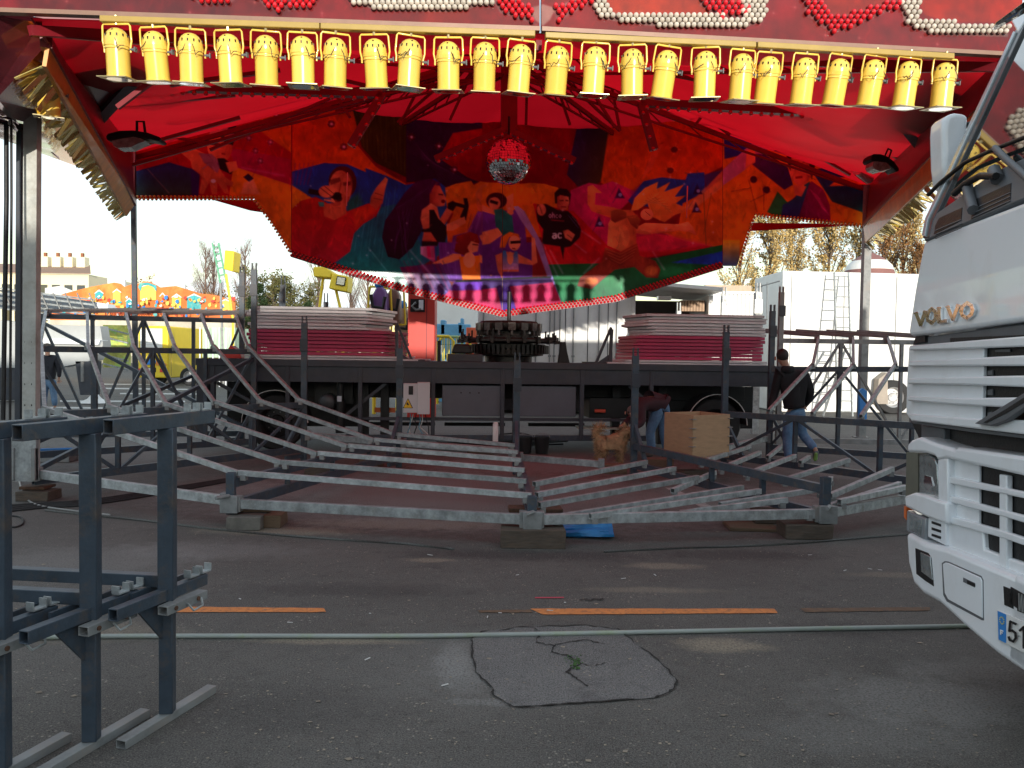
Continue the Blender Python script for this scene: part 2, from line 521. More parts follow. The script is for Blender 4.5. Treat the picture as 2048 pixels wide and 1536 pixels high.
def printed_sheet(name, cv, x0, x1, top, bot, place, m, parent, step=1.5, thick=None):
    """A printed board: columns from x0 to x1, each from top(x) to bot(x); place(px, py) gives the real point."""
    nx = max(2, int(abs(x1 - x0) / step)); hmax = max(abs(bot(x) - top(x)) for x in (x0, (x0 + x1) / 2, x1, x0 * .75 + x1 * .25, x0 * .25 + x1 * .75))
    ny = max(2, int(hmax / step))
    xs = np.linspace(x0, x1, nx + 1)
    pxs = np.repeat(xs[:, None], ny + 1, 1)
    ts = np.array([top(x) for x in xs])[:, None]; bs = np.array([bot(x) for x in xs])[:, None]
    pys = ts + (bs - ts) * np.linspace(0, 1, ny + 1)[None, :]
    cols = cv.get(pxs, pys).reshape(-1, 3)
    # plane: sampled corner rays then full evaluation
    f = [place(float(a), float(b)) for a, b in zip(pxs.ravel(), pys.ravel())]
    root = parent
    while root is not None and root.parent is not None: root = root.parent
    org = root.location if root is not None else Vector((0, 0, 0))
    co = np.array([(p.x - org.x, p.y - org.y, p.z - org.z) for p in f], dtype=np.float32)
    idx = np.arange((nx + 1) * (ny + 1)).reshape(nx + 1, ny + 1)
    q = np.stack([idx[:-1, :-1], idx[:-1, 1:], idx[1:, 1:], idx[1:, :-1]], -1).reshape(-1, 4)
    me = bpy.data.meshes.new(name)
    me.from_pydata(co.tolist(), [], q.tolist())
    at = me.color_attributes.new('print', 'FLOAT_COLOR', 'POINT')
    lin = np.where(cols <= 0.04045, cols / 12.92, ((cols + 0.055) / 1.055) ** 2.4)
    buf = np.ones((len(co), 4), dtype=np.float32); buf[:, :3] = lin
    at.data.foreach_set('color', buf.ravel())
    me.materials.append(m)
    o = bpy.data.objects.new(name, me); COL.objects.link(o); o.parent = parent
    return o

# ------------------------------------------------------------------ ground
def asphalt_mat(name, base, patchy=True, gt=.5, spots=()):
    m = bpy.data.materials.new(name); m.use_nodes = True
    nt = m.node_tree; N = nt.nodes; L = nt.links; b = N['Principled BSDF']
    tcn = N.new('ShaderNodeTexCoord')
    def noise(sc, det=6, ro=0.6):
        n = N.new('ShaderNodeTexNoise'); n.inputs['Scale'].default_value = sc
        n.inputs['Detail'].default_value = det; n.inputs['Roughness'].default_value = ro
        L.new(tcn.outputs['Object'], n.inputs['Vector']); return n.outputs['Fac']
    def ramp(f, p0, c0, p1, c1):
        r = N.new('ShaderNodeValToRGB'); e = r.color_ramp.elements
        e[0].position = p0; e[0].color = (*c0, 1); e[1].position = p1; e[1].color = (*c1, 1)
        L.new(f, r.inputs['Fac']); return r.outputs['Color']
    def mix(f, a, bb):
        x = N.new('ShaderNodeMix'); x.data_type = 'RGBA'
        L.new(f, x.inputs[0]); L.new(a, x.inputs[6])
        if isinstance(bb, tuple): x.inputs[7].default_value = (*bb, 1)
        else: L.new(bb, x.inputs[7])
        return x.outputs[2]
    b0 = tuple(v * .62 for v in base); b1 = tuple(min(1, v * 1.4) for v in base)
    c = ramp(noise(0.9, 8, .65), .3, b0, .7, b1)
    c = mix(ramp(noise(160, 2, .5), .43, (0, 0, 0), .66, (.8,) * 3), c, tuple(v * 2.6 for v in base))       # stones
    c = mix(ramp(noise(95, 2, .5), .52, (0, 0, 0), .7, (.8,) * 3), c, tuple(v * .35 for v in base))
    vo = N.new('ShaderNodeTexVoronoi'); vo.inputs['Scale'].default_value = 34
    L.new(tcn.outputs['Object'], vo.inputs['Vector'])
    sp = ramp(vo.outputs['Distance'], .12, (1, 1, 1), .26, (0, 0, 0))
    mu = N.new('ShaderNodeMath'); mu.operation = 'MULTIPLY'
    gate = ramp(noise(3.5, 7, .7), gt, (0, 0, 0), gt + .16, (1, 1, 1))
    L.new(sp, mu.inputs[0]); L.new(gate, mu.inputs[1])
    c = mix(ramp(noise(28, 5, .7), .45, (0, 0, 0), .75, (.5,) * 3), c, tuple(v * 1.7 for v in base))
    c = mix(ramp(noise(11, 6, .7), .52, (0, 0, 0), .7, (.4,) * 3), c, tuple(v * .5 for v in base))
    c = mix(mu.outputs[0], c, (.34, .31, .26))                                       # loose grit
    if patchy:
        c = mix(ramp(noise(1.7, 9, .75), .56, (0, 0, 0), .72, (.55,) * 3), c, (.125, .11, .095))    # dusty wear
        c = mix(ramp(noise(0.55, 6, .7), .58, (0, 0, 0), .7, (.6,) * 3), c, (.030, .026, .028))    # oil and damp
    geo = N.new('ShaderNodeNewGeometry')
    for (px, py, rx, ry, amt, col) in spots:
        cp = G(px, py)
        su = N.new('ShaderNodeVectorMath'); su.operation = 'SUBTRACT'; L.new(geo.outputs['Position'], su.inputs[0]); su.inputs[1].default_value = cp
        ml = N.new('ShaderNodeVectorMath'); ml.operation = 'MULTIPLY'; L.new(su.outputs[0], ml.inputs[0]); ml.inputs[1].default_value = (1 / rx, 1 / ry, 0)
        le = N.new('ShaderNodeVectorMath'); le.operation = 'LENGTH'; L.new(ml.outputs[0], le.inputs[0])
        ad = N.new('ShaderNodeMath'); ad.operation = 'MULTIPLY_ADD'; L.new(noise(7, 8, .75), ad.inputs[0]); ad.inputs[1].default_value = 1.6; L.new(le.outputs['Value'], ad.inputs[2])
        mr = N.new('ShaderNodeMapRange'); L.new(ad.outputs[0], mr.inputs[0]); mr.inputs[1].default_value = 1.25; mr.inputs[2].default_value = 1.8; mr.inputs[3].default_value = amt; mr.inputs[4].default_value = 0
        g2 = N.new('ShaderNodeMath'); g2.operation = 'MULTIPLY'; L.new(mr.outputs[0], g2.inputs[0]); L.new(ramp(noise(75, 3, .6), .36, (.1, .1, .1), .56, (1, 1, 1)), g2.inputs[1])
        c = mix(g2.outputs[0], c, col)
    L.new(c, b.inputs['Base Color'])
    b.inputs['Roughness'].default_value = 0.82
    b.inputs['Specular IOR Level'].default_value = 0.35
    bp = N.new('ShaderNodeBump'); bp.inputs['Strength'].default_value = 0.55; bp.inputs['Distance'].default_value = 0.006
    L.new(noise(120, 3, .6), bp.inputs['Height']); L.new(bp.outputs['Normal'], b.inputs['Normal'])
    return m
PALE, BUFF, DARK = (.24, .24, .23), (.27, .23, .17), (.028, .025, .026)
asph = asphalt_mat('asphalt', (0.074, 0.070, 0.064), True, .5, [
    (1445, 1290, .30, .14, .95, BUFF), (905, 1320, .12, .35, .6, PALE), (1000, 1330, 1.0, .6, .25, PALE), (1880, 1400, .75, .35, .6, PALE), (1960, 1340, .5, .2, .5, PALE), (1760, 1470, .6, .25, .35, PALE), (560, 1062, .9, .22, .8, BUFF), (820, 1048, 1.3, .3, .7, BUFF),
    (180, 1120, 1.0, .6, .45, PALE), (420, 1100, .9, .35, .4, PALE), (120, 1260, .8, .25, .5, BUFF), (660, 1282, .55, .07, .8, BUFF), (860, 1120, .25, .08, .8, BUFF), (1330, 1132, .35, .12, .7, BUFF),
    (1250, 900, 1.6, .5, .45, (.13, .06, .045)), (900, 960, 2.4, 1.0, .8, PALE), (1450, 1000, 1.8, .8, .75, PALE), (620, 980, 1.4, .6, .6, PALE), (1100, 930, 2.5, 1.2, .8, PALE), (980, 985, 4.2, 2.4, .95, (.22, .22, .21)), (1700, 940, 1.5, 1.0, .6, PALE), (300, 900, 2.5, 2.5, .6, PALE), (930, 1340, .22, .3, .5, PALE), (1000, 1405, .3, .05, .5, PALE),  # ground under the ride painted paler to offset the canopy's shade and red tint
    (1050, 1110, 1.2, .22, .75, DARK), (1480, 1110, .9, .2, .6, DARK), (700, 1180, 1.1, .2, .5, DARK), (1700, 1260, .5, .2, .5, DARK), (250, 1210, .5, .12, .4, DARK), (600, 1420, .6, .3, .3, DARK), (1300, 1180, .6, .08, .5, BUFF), (1800, 1150, .5, .1, .4, BUFF)])
asph_patch = asphalt_mat('old_asphalt_patch', (0.104, 0.101, 0.098), True)
asph_dust = asphalt_mat('gritty_asphalt', (0.088, 0.082, 0.075), True, .36)
g = MB().face([(-500, -60, 0), (500, -60, 0), (500, 600, 0), (-500, 600, 0)]).build('ground', asph); g['kind'] = 'structure'

def flat(name, pxs, z, m, kind='structure', jitter=0):
    pts = [G(x + random.uniform(-jitter, jitter), y + random.uniform(-jitter, jitter) * .5, z) for x, y in pxs]
    o = MB().face(pts).build(name, m, recalc=False); o['kind'] = kind
    if o.data.polygons[0].normal.z < 0: o.data.flip_normals()
    return o
def densify(pts, k=6, amp=3.0, seed=1):
    rr = random.Random(seed); out = []
    for i in range(len(pts)):
        a = pts[i]; b = pts[(i + 1) % len(pts)]
        for j in range(k):
            t = j / k
            out.append((a[0] + (b[0] - a[0]) * t + rr.uniform(-amp, amp), a[1] + (b[1] - a[1]) * t + rr.uniform(-amp, amp) * .5))
    return out
pc = lambda x, y: (800 + x / 2.2756, 1180 + y / 2.2756)
patch_o = [pc(*q) for q in [(325, 225), (370, 190), (560, 165), (850, 160), (990, 175), (1090, 255), (1190, 330), (1265, 415), (1235, 455), (1160, 490),
                            (860, 510), (640, 525), (520, 530), (430, 480), (415, 440), (345, 370), (325, 280)]]
patch_px = densify(patch_o, 4, 1.6)
flat('road_patch', patch_px, 0.004, asph_patch)
crackm = mat('crack_dirt', (0.022, 0.02, 0.018), 0.95, 0, 0.3, 30)
def crack(name, px, w, seed, z=0.008):
    rr = random.Random(seed); mb = MB(); pts = []
    for i in range(len(px) - 1):
        for j in range(5):
            t = j / 5
            pts.append(G(px[i][0] * (1 - t) + px[i + 1][0] * t + rr.uniform(-2.4, 2.4), px[i][1] * (1 - t) + px[i + 1][1] * t + rr.uniform(-1.6, 1.6), z))
    pts.append(G(*px[-1], z))
    L, Rr = [], []
    for i, p in enumerate(pts):
        d = (pts[min(i + 1, len(pts) - 1)] - pts[max(0, i - 1)]).normalized(); nrm = Vector((-d.y, d.x, 0))
        ww = w * rr.uniform(.15, 1.5)
        L.append(p + nrm * ww); Rr.append(p - nrm * ww)
    for i in range(len(pts) - 1):
        mb.face([L[i], Rr[i], Rr[i + 1], L[i + 1]])
    o = mb.build(name, crackm, recalc=True); o['kind'] = 'structure'; return o
crack('road_crack', patch_o + [patch_o[0]], 0.005, 4)
crack('road_crack', [pc(*q) for q in [(610, 170), (640, 190), (620, 240), (700, 250), (690, 285), (760, 295), (820, 335), (760, 370), (800, 395), (855, 435)]], 0.0055, 5)
crack('road_crack', [pc(*q) for q in [(700, 250), (760, 235), (850, 225), (930, 245)]], 0.004, 6)
crack('road_crack', [pc(*q) for q in [(820, 335), (880, 345), (935, 330)]], 0.004, 7)
crack('road_crack', [pc(*q) for q in [(820, 40), (860, 45), (925, 38)]], 0.010, 8)
mossm = mat('moss', (0.05, 0.11, 0.03), 0.95, 0, 0.4, 30, 0.6, 90)
mb = MB()
for k in range(34):
    q = pc(800 + random.gauss(0, 12), 332 + random.gauss(0, 14)); p = G(*q, 0.010)
    mb.ball(p, random.uniform(.003, .008), 5, 3, (1, 1, .5))
for k in range(40):
    q = pc(random.uniform(750, 810), random.uniform(295, 330)); p = G(*q, 0.010)
    mb.ball(p, random.uniform(.002, .005), 5, 3, (1, 1, .5))
o = mb.build('moss', mossm); o['kind'] = 'stuff'; tag(o, 'green moss growing in the crack of the patched asphalt', 'moss')
# painted dashes, worn at their ends
orange_line = mat('orange_road_paint', (0.60, 0.21, 0.06), 0.8, 0, 0.18, 12, 0.3, 100, (0.13, 0.085, 0.06), 0.9, 26)
flat('road_marking', densify([(1060, 1217), (1548, 1217), (1556, 1226), (1085, 1229)], 24, 0.9, 3), 0.004, orange_line)
flat('road_marking', densify([(140, 1208), (330, 1213), (648, 1216), (652, 1224), (340, 1224), (150, 1220)], 18, 0.9, 4), 0.004, orange_line)
faint = mat('worn_orange_road_paint', (0.14, 0.085, 0.05), 0.85, 0, 0.3, 12, 0.3, 100, (0.07, 0.062, 0.058), 0.9, 14)
flat('road_marking', densify([(955, 1220), (1060, 1219), (1066, 1225), (960, 1225)], 10, .9, 5), 0.004, faint)
flat('road_marking', densify([(1600, 1216), (1860, 1214), (1860, 1221), (1610, 1224)], 12, .9, 6), 0.004, faint)
dustm = mat('pale_dust', (0.21, 0.17, 0.115), 0.95, 0, 0.5, 34, 0.5, 90, (0.06, 0.058, 0.055), 0.9, 22)
whitepaint = mat('white_road_paint', (0.5, 0.5, 0.48), 0.8, 0, 0.2, 12, 0, 50, (0.1, 0.1, 0.1), 0.7, 8)
for (a, b, w) in [((160, 776), (385, 779), 1.2), ((120, 802), (370, 803), 1.5), ((240, 787), (395, 788), 1.2), ((90, 815), (330, 817), 1.6), ((170, 768), (300, 769), 1)]:
    flat('road_marking', [(a[0], a[1] - w), (b[0], b[1] - w), (b[0], b[1] + w), (a[0], a[1] + w)], 0.004, whitepaint)
flat('road_marking', [(1330, 975), (1345, 975), (1440, 1020), (1415, 1022)], 0.004, mat('worn_white_paint', (.42, .42, .4), .8, 0, .3, 9, 0, 50, (.12, .11, .1), .85, 7))
redl = mat('pink_chalk', (0.45, 0.06, 0.09), 0.8)
flat('road_marking', [(1070, 1194), (1128, 1193.6), (1128, 1196), (1070, 1196.4)], 0.004, redl)

# litter and grit
mb = MB(); mb2 = MB()
rr = random.Random(11)
for k in range(1500):
    px = rr.uniform(0, 2000); py = 960 + 570 * rr.random() ** 1.1
    p = G(px, py, 0.003); s = rr.uniform(.002, .0065) * (1 if rr.random() < .93 else 2.2)
    a = rr.uniform(0, 6.3)
    mb.face([p + Vector((cos(a + t) * s * (1 + .5 * rr.random()), sin(a + t) * s, rr.uniform(0, .004))) for t in (0, 1.5, 3.1, 4.7)])
for px, py in [(740, 1227), (580, 1245), (1000, 1226), (975, 1234), (1130, 1205), (735, 1318), (890, 1370), (1100, 1221), (1760, 1140), (1620, 1110), (1310, 1150), (1247, 1157),
               (480, 1198), (1740, 1138), (1690, 1141), (1035, 1150), (860, 1110)]:
    p = G(px, py, 0.004); a = rr.uniform(0, 3.1); l = rr.uniform(.006, .024); w = rr.uniform(.002, .004)
    d = Vector((cos(a), sin(a) * .4, 0)).normalized() * l; n = Vector((-d.y, d.x, 0)).normalized() * w
    mb2.prism([p - d - n, p + d - n, p + d + n, p - d + n], (0, 0, .003))
o = mb.build('grit', mat('pale_grit', (0.26, 0.22, 0.17), 0.9, 0, .4, 3)); o['kind'] = 'stuff'; tag(o, 'pale grit and leaf crumbs scattered over the dark asphalt', 'grit')
o = mb2.build('litter', mat('paper_litter', (0.6, 0.6, 0.58), 0.8)); o['kind'] = 'stuff'; tag(o, 'small white paper scraps and straws on the asphalt', 'litter')

# ------------------------------------------------------------------ the ride: canopy roof
def fabric_mat():
    m = bpy.data.materials.new('red_canopy_fabric'); m.use_nodes = True
    nt = m.node_tree; N = nt.nodes; L = nt.links
    for n in list(N): N.remove(n)
    out = N.new('ShaderNodeOutputMaterial'); tr = N.new('ShaderNodeBsdfTranslucent'); df = N.new('ShaderNodeBsdfPrincipled'); ms = N.new('ShaderNodeMixShader')
    tcn = N.new('ShaderNodeTexCoord'); nn = N.new('ShaderNodeTexNoise'); nn.inputs['Scale'].default_value = 1.2; nn.inputs['Detail'].default_value = 5
    L.new(tcn.outputs['Object'], nn.inputs['Vector'])
    r = N.new('ShaderNodeValToRGB'); r.color_ramp.elements[0].color = (0.42, 0.003, 0.008, 1); r.color_ramp.elements[1].color = (0.56, 0.006, 0.014, 1)
    L.new(nn.outputs['Fac'], r.inputs['Fac'])
    L.new(r.outputs['Color'], tr.inputs['Color']); L.new(r.outputs['Color'], df.inputs['Base Color'])
    df.inputs['Roughness'].default_value = .5
    ms.inputs[0].default_value = .3
    L.new(tr.outputs[0], ms.inputs[1]); L.new(df.outputs[0], ms.inputs[2]); L.new(ms.outputs[0], out.inputs['Surface'])
    bp = N.new('ShaderNodeBump'); bp.inputs['Strength'].default_value = .4; bp.inputs['Distance'].default_value = .05
    L.new(nn.outputs['Fac'], bp.inputs['Height']); L.new(bp.outputs['Normal'], df.inputs['Normal'])
    return m
fabric = fabric_mat()
cornm0 = mat('dark_crimson_skirt', (0.22, 0.01, 0.02), 0.4, 0, 0.1, 2, coat=.2)
APEX = P(1016, 96, 13.6)
FL = P(60, 36, 6.55); FR = P(2010, 112, 7.2); FC = P(1078, 66, 6.75)
PLP = P(268, 305, 14.7); PRP = P(1738, 372, 16.0)       # where the canopy sits on its back posts
back = [P(268, 305, 14.9), P(420, 232, 15.6), P(560, 196, 16.3), P(640, 222, 16.7), P(790, 246, 16.9), P(1002, 252, 17.2), P(1240, 266, 17.3), P(1450, 232, 17.3),
        P(1560, 262, 17.1), P(1737, 372, 16.3)]
roof = thing('canopy', (0.1, 14.0, 0), 'red translucent fabric canopy over the ride, with dark red rafters', 'canopy')
ring = [FL] + back + [FR]
outer = ring[:]
def panel(a, b, c, nsag=7):
    """one gore of the canopy, sagging a little"""
    mb = MB(); n = nsag; idx = {}
    for i in range(n + 1):
        for j in range(n + 1 - i):
            u, v = i / n, j / n; w = 1 - u - v
            p = a * w + b * u + c * v
            p.z -= 0.22 * (u * v * w * 27) * min(1, (b - c).length / 3)
            idx[i, j] = len(mb.v); mb.v.append(tuple(p))
    for i in range(n):
        for j in range(n - i):
            mb.f.append((idx[i, j], idx[i + 1, j], idx[i, j + 1])); mb.mi.append(0)
            if i + j < n - 1: mb.f.append((idx[i + 1, j], idx[i + 1, j + 1], idx[i, j + 1])); mb.mi.append(0)
    return mb
gores = [(ring[i], ring[i + 1]) for i in range(len(ring) - 1)]
gores += [(FR, FC), (FC, FL)]
for a, b in gores:
    panel(APEX, a, b).build('fabric_panel', fabric, roof, smooth=True, recalc=False)
for q in ring + [FC]:
    mb = MB(); a = APEX - Vector((0, 0, .12)); b = q - Vector((0, 0, .10))
    mb.beam(a, b, .05, .08)
    mb.beam(a + (0, 0, 0) if False else a - Vector((0, 0, .32)), b - Vector((0, 0, .02)), .035)
    for k in range(1, 9):
        t = k / 9
        p = a.lerp(b, t); p2 = (a - Vector((0, 0, .32))).lerp(b, min(1, t + .05))
        mb.beam(p, p2, .02)
    mb.build('rafter', redp, roof)
# secondary struts seen against the fabric
segs = [((265, 330), (760, 190), 13), ((245, 210), (470, 190), 11), ((330, 240), (600, 175), 12.5), ((420, 300), (700, 180), 14), ((250, 300), (480, 235), 12), ((410, 190), (410, 240), 13),
        ((600, 140), (770, 180), 12), ((700, 180), (780, 170), 12), ((795, 245), (880, 170), 14.5), ((640, 220), (780, 190), 14.5), ((800, 250), (830, 190), 14.5), ((900, 240), (960, 110), 14),
        ((1100, 130), (1240, 262), 14.5), ((1150, 130), (1230, 255), 14), ((1240, 262), (1215, 130), 14.8), ((1055, 120), (1052, 250), 14.5), ((1120, 190), (1140, 250), 15),
        ((1280, 180), (1500, 240), 13), ((1540, 250), (1850, 330), 12.5), ((1300, 150), (1460, 270), 14.5), ((1500, 230), (1700, 350), 14), ((1620, 240), (1620, 300), 14), ((1550, 300), (1760, 297), 15),
        ((1660, 240), (1820, 330), 12.2), ((1480, 235), (1700, 300), 15), ((290, 265), (440, 290), 15), ((235, 215), (320, 150), 8.2), ((1345, 150), (1500, 180), 11), ((340, 170), (560, 140), 10),
        ((640, 140), (700, 235), 13.5), ((1390, 250), (1470, 150), 13.5), ((870, 140), (1000, 130), 12)]
for a, b, D in segs:
    MB().beam(R(*a, D), R(*b, D), .045, .045).build('strut', redp, roof)
mb = MB(); mb.beam(P(1018, 60, 13.6), P(1018, 262, 13.6), .26, .26)
mb.build('mast', redp, roof)
for q4 in ([FL, back[0], P(268, 404, 14.6), P(92, 84, 6.75)], [FR, back[-1], P(1732, 447, 16.0), P(1995, 170, 7.45)]):
    MB().prism(q4, (.02 if q4[0].x < 0 else -.02, 0, 0)).build('side_skirt', cornm0, roof)
# dark corner boards of the roof
cornm = mat('dark_crimson_board', (0.16, 0.008, 0.02), 0.35, 0, 0.1, 2, coat=.3)
for pts in ([(70, 36), (205, 42), (330, 130), (205, 225), (130, 150)], [(1990, 118), (1885, 118), (1780, 215), (1880, 300), (1960, 240)]):
    L0 = P(*pts[0], 7.3 if pts[0][0] < 500 else 7.9)
    D0 = [7.4, 7.6, 9.2, 10.3, 8.6] if pts[0][0] < 500 else [7.9, 8.0, 10.4, 11.2, 9.2]
    MB().prism([P(*q, d) for q, d in zip(pts, D0)], (0, 0, .03)).build('corner_board', cornm, roof)
for a, b, d0, d1 in (((262, 160), (195, 235), 9.4, 10.4), ((1790, 220), (1858, 308), 10.6, 11.6)):
    MB().beam(P(*a, d0), P(*b, d1), .13, .16).build('corner_bracket', greyplastic, roof)

# bulb arms hanging under the roof
def bulb_arm(pts, D, label, n):
    a0 = R(*pts[0], D)
    t = thing('bulb_arm', a0, label, 'light arm')
    for (a, b) in zip(pts, pts[1:]):
        A, B = R(*a, D), R(*b, D)
        MB().beam(A, B, .10, .10).build('beam', redp, t)
        first = None
        cnt = max(3, int((B - A).length / 0.14))
        for i in range(cnt):
            p = A.lerp(B, (i + .5) / cnt) - Vector((0, 0, .075)) - RN * .04
            if first is None:
                first = MB().ball(p, .03, 8, 5).build('bulb', redbulb, t, smooth=True); p0 = p
            else:
                clone_part(first, t, p - p0)
    return t
bulb_arm([(262, 172), (765, 188), (702, 292)], 10.5, 'red bulb arm hanging on the left of the mirror ball, bent downwards', 20)
bulb_arm([(1792, 235), (1282, 205), (1308, 300)], 10.8, 'red bulb arm hanging on the right of the mirror ball, bent downwards', 20)
bulb_arm([(870, 318), (1012, 258), (1150, 322)], 13.4, 'chevron of red bulbs just behind the mirror ball', 12)

# ------------------------------------------------------------------ painted backdrop
A = lambda x, y: (570 + x / 3.84, 240 + y / 3.84)
B_ = lambda x, y: (980 + x / 3.84, 240 + y / 3.84)
cv = Canvas(575, 180, 1455, 640, 0.85, (120, 10, 20))
def pa(pts, *a, **k): cv.poly([A(*q) for q in pts], *a, **k)
def pb(pts, *a, **k): cv.poly([B_(*q) for q in pts], *a, **k)
def la(pts, w, col, **k): cv.line([A(*q) for q in pts], w / 3.84, col, **k)
def lb(pts, w, col, **k): cv.line([B_(*q) for q in pts], w / 3.84, col, **k)
def ea(x, y, rx, ry, *a, **k): cv.ell(*A(x, y), rx / 3.84, ry / 3.84, *a, **k)
def eb(x, y, rx, ry, *a, **k): cv.ell(*B_(x, y), rx / 3.84, ry / 3.84, *a, **k)
# upper fields
pa([(0, -250), (540, -250), (560, 200), (700, 360), (930, 490), (900, 520), (480, 360), (40, 420)], (190, 50, 10), (205, 80, 15), 60)
pa([(480, -250), (930, -250), (930, 440), (700, 330), (590, 210)], (70, 60, 15), (45, 35, 10), 70)
for i in range(16):
    x = 560 + i * 24
    la([(x, -200), (x + 20 * (i % 3), 200 + i * 14)], 5, (110, 95, 30) if i % 2 else (30, 22, 8), al=.5)
pa([(930, -250), (1560, -250), (1500, 480), (1230, 520), (1150, 460), (930, 480)], (60, 20, 70), (40, 12, 45), 90)
pa([(1290, 100), (1540, 60), (1500, 480), (1400, 440), (1180, 290)], (190, 0, 25), (130, 0, 15), 90)
for i in range(9):
    la([(940, 80 + i * 20), (1200 + i * 25, 460)], 3, (120, 70, 110), al=.35)
pb([(-60, -250), (760, -250), (760, 110), (560, 480), (-60, 520)], (165, 0, 20), (115, 0, 18), 90)
pb([(700, -100), (1010, -100), (980, 120), (870, 460), (720, 560), (590, 420)], (35, 25, 80), (60, 50, 20), 20)
pb([(960, -250), (1900, -250), (1900, 300), (1620, 440), (1150, 500), (1080, 620), (850, 480)], (195, 45, 8), (200, 85, 15), 100)
pb([(1240, 250), (1330, 180), (1240, 380), (1160, 460)], (210, 90, 70), al=.5)
for q in ((1420, 220), (1390, 380), (600, 300)):
    cv.star(*B_(*q), 12, (255, 170, 160), .7); eb(q[0] - 5, q[1] + 8, 26, 22, (70, 10, 25), al=.8)
for q in ((355, 30), (450, 205), (970, 130), (1180, 200), (1300, 380)):
    ea(q[0], q[1], 28, 28, (80, 8, 30), al=.85); ea(q[0] + 4, q[1] + 2, 10, 10, (190, 120, 150), al=.9); cv.star(*A(*q), 9, (255, 190, 200), .5)
# lower left field
pa([(40, 400), (300, 330), (480, 340), (620, 400), (620, 370), (780, 430), (930, 500), (1150, 450), (1240, 520), (1250, 1000), (700, 1330), (0, 1100), (0, 500)], (20, 55, 160), (10, 100, 105), 90)
pa([(520, 700), (900, 640), (1050, 980), (1050, 1080), (1000, 1330), (700, 1280), (380, 1150), (480, 1000)], (15, 90, 120), (5, 125, 110), 90)
pa([(480, 620), (560, 560), (600, 640), (480, 740)], (15, 100, 60), al=.7, soft=8)
for i in range(26):
    x = 560 + i * 17; la([(x, 480 + (i * 37) % 200), (x - 60, 900 + (i * 53) % 260)], 3 + i % 3, (120, 190, 220) if i % 3 else (10, 30, 110), al=.28)
for i in range(5): la([(80 + i * 34, 330), (60 + i * 28, 500)], 10, (130, 30, 110), al=.5)
pa([(40, 490), (210, 600), (40, 720)], (215, 120, 20))
pa([(0, 0), (60, 0), (50, 1010), (0, 1000)], (150, 8, 30), al=.8)
# figure with outstretched hand and microphone
pa([(45, 690), (120, 620), (240, 590), (330, 640), (480, 700), (640, 640), (740, 655), (700, 740), (600, 800), (530, 870), (500, 1010), (380, 1100), (45, 1010)], (180, 30, 20), (165, 15, 40), 80)
pa([(330, 700), (420, 740), (300, 1000), (200, 1050), (240, 860)], (120, 10, 20), al=.5, soft=8)
pa([(520, 700), (640, 650), (720, 680), (540, 840)], (205, 60, 25), al=.6, soft=6)
pa([(290, 640), (470, 640), (470, 720), (380, 770), (300, 740)], (190, 80, 50))
ea(442, 480, 108, 128, (75, 14, 20)); ea(425, 525, 88, 140, (223, 121, 78), (170, 60, 42), 0); ea(480, 500, 40, 90, (225, 120, 80), al=.4)
pa([(340, 460), (420, 440), (430, 470), (350, 500)], (60, 10, 15), al=.55); pa([(445, 480), (510, 470), (505, 500), (450, 505)], (60, 10, 15), al=.6)
la([(430, 480), (415, 560), (440, 575)], 10, (140, 45, 30)); ea(405, 605, 34, 26, (60, 8, 12)); ea(390, 640, 40, 20, (150, 50, 35), al=.6)
la([(180, 545), (400, 590)], 40, (18, 10, 22)); ea(400, 585, 34, 32, (10, 6, 12)); ea(320, 550, 62, 48, (218, 115, 75)); la([(270, 520), (360, 590)], 6, (120, 40, 30)); la([(300, 505), (380, 570)], 6, (120, 40, 30))
la([(300, 612), (380, 625)], 14, (223, 121, 78)); pa([(255, 630), (300, 630), (300, 665), (265, 665)], (60, 140, 130))
pa([(650, 650), (660, 590), (700, 520), (770, 438), (792, 455), (770, 530), (750, 640), (700, 690)], (233, 134, 84), (170, 60, 40), 90)
la([(690, 560), (750, 580)], 5, (120, 40, 30)); la([(680, 600), (750, 615)], 5, (120, 40, 30))
# singer with long dark hair
pa([(1190, 480), (1120, 450), (1000, 475), (920, 560), (850, 660), (770, 770), (745, 900), (790, 1050), (880, 1070), (980, 980), (1045, 860), (1080, 700), (1150, 600), (1200, 560)], (70, 12, 70), (25, 4, 25), 100)
for i in range(22):
    t = i / 22; la([(1150 - 60 * t, 470 + 60 * t), (1000 - 150 * t, 620 + 60 * t), (900 + 60 * sin(i), 900 + 8 * i)], 4, (120, 50, 130) if i % 2 else (12, 2, 14), al=.45)
pa([(1150, 500), (1190, 505), (1215, 560), (1240, 600), (1225, 660), (1160, 665), (1110, 640), (1110, 570)], (223, 115, 78), (160, 50, 40), 180)
la([(1180, 570), (1215, 575)], 8, (40, 5, 15)); ea(1215, 625, 16, 14, (90, 5, 20))
pa([(1050, 690), (1120, 640), (1170, 670), (1190, 760), (1245, 670), (1290, 700), (1230, 800), (1170, 830), (1180, 940), (1050, 950), (1065, 860), (1040, 760)], (223, 121, 80), (175, 65, 45), 70)
pa([(1110, 690), (1145, 690), (1180, 760), (1250, 830), (1230, 940), (1170, 935), (1120, 860), (1050, 860), (1050, 840), (1110, 830)], (20, 6, 16))
pa([(1050, 930), (1180, 935), (1170, 965), (1050, 970)], (20, 6, 16)); pa([(1040, 970), (1165, 965), (1150, 1100), (1040, 1030)], (190, 130, 170), (170, 40, 90), 0)
la([(1100, 970), (1110, 1060)], 26, (200, 30, 90)); la([(1155, 970), (1160, 1080)], 14, (30, 60, 130))
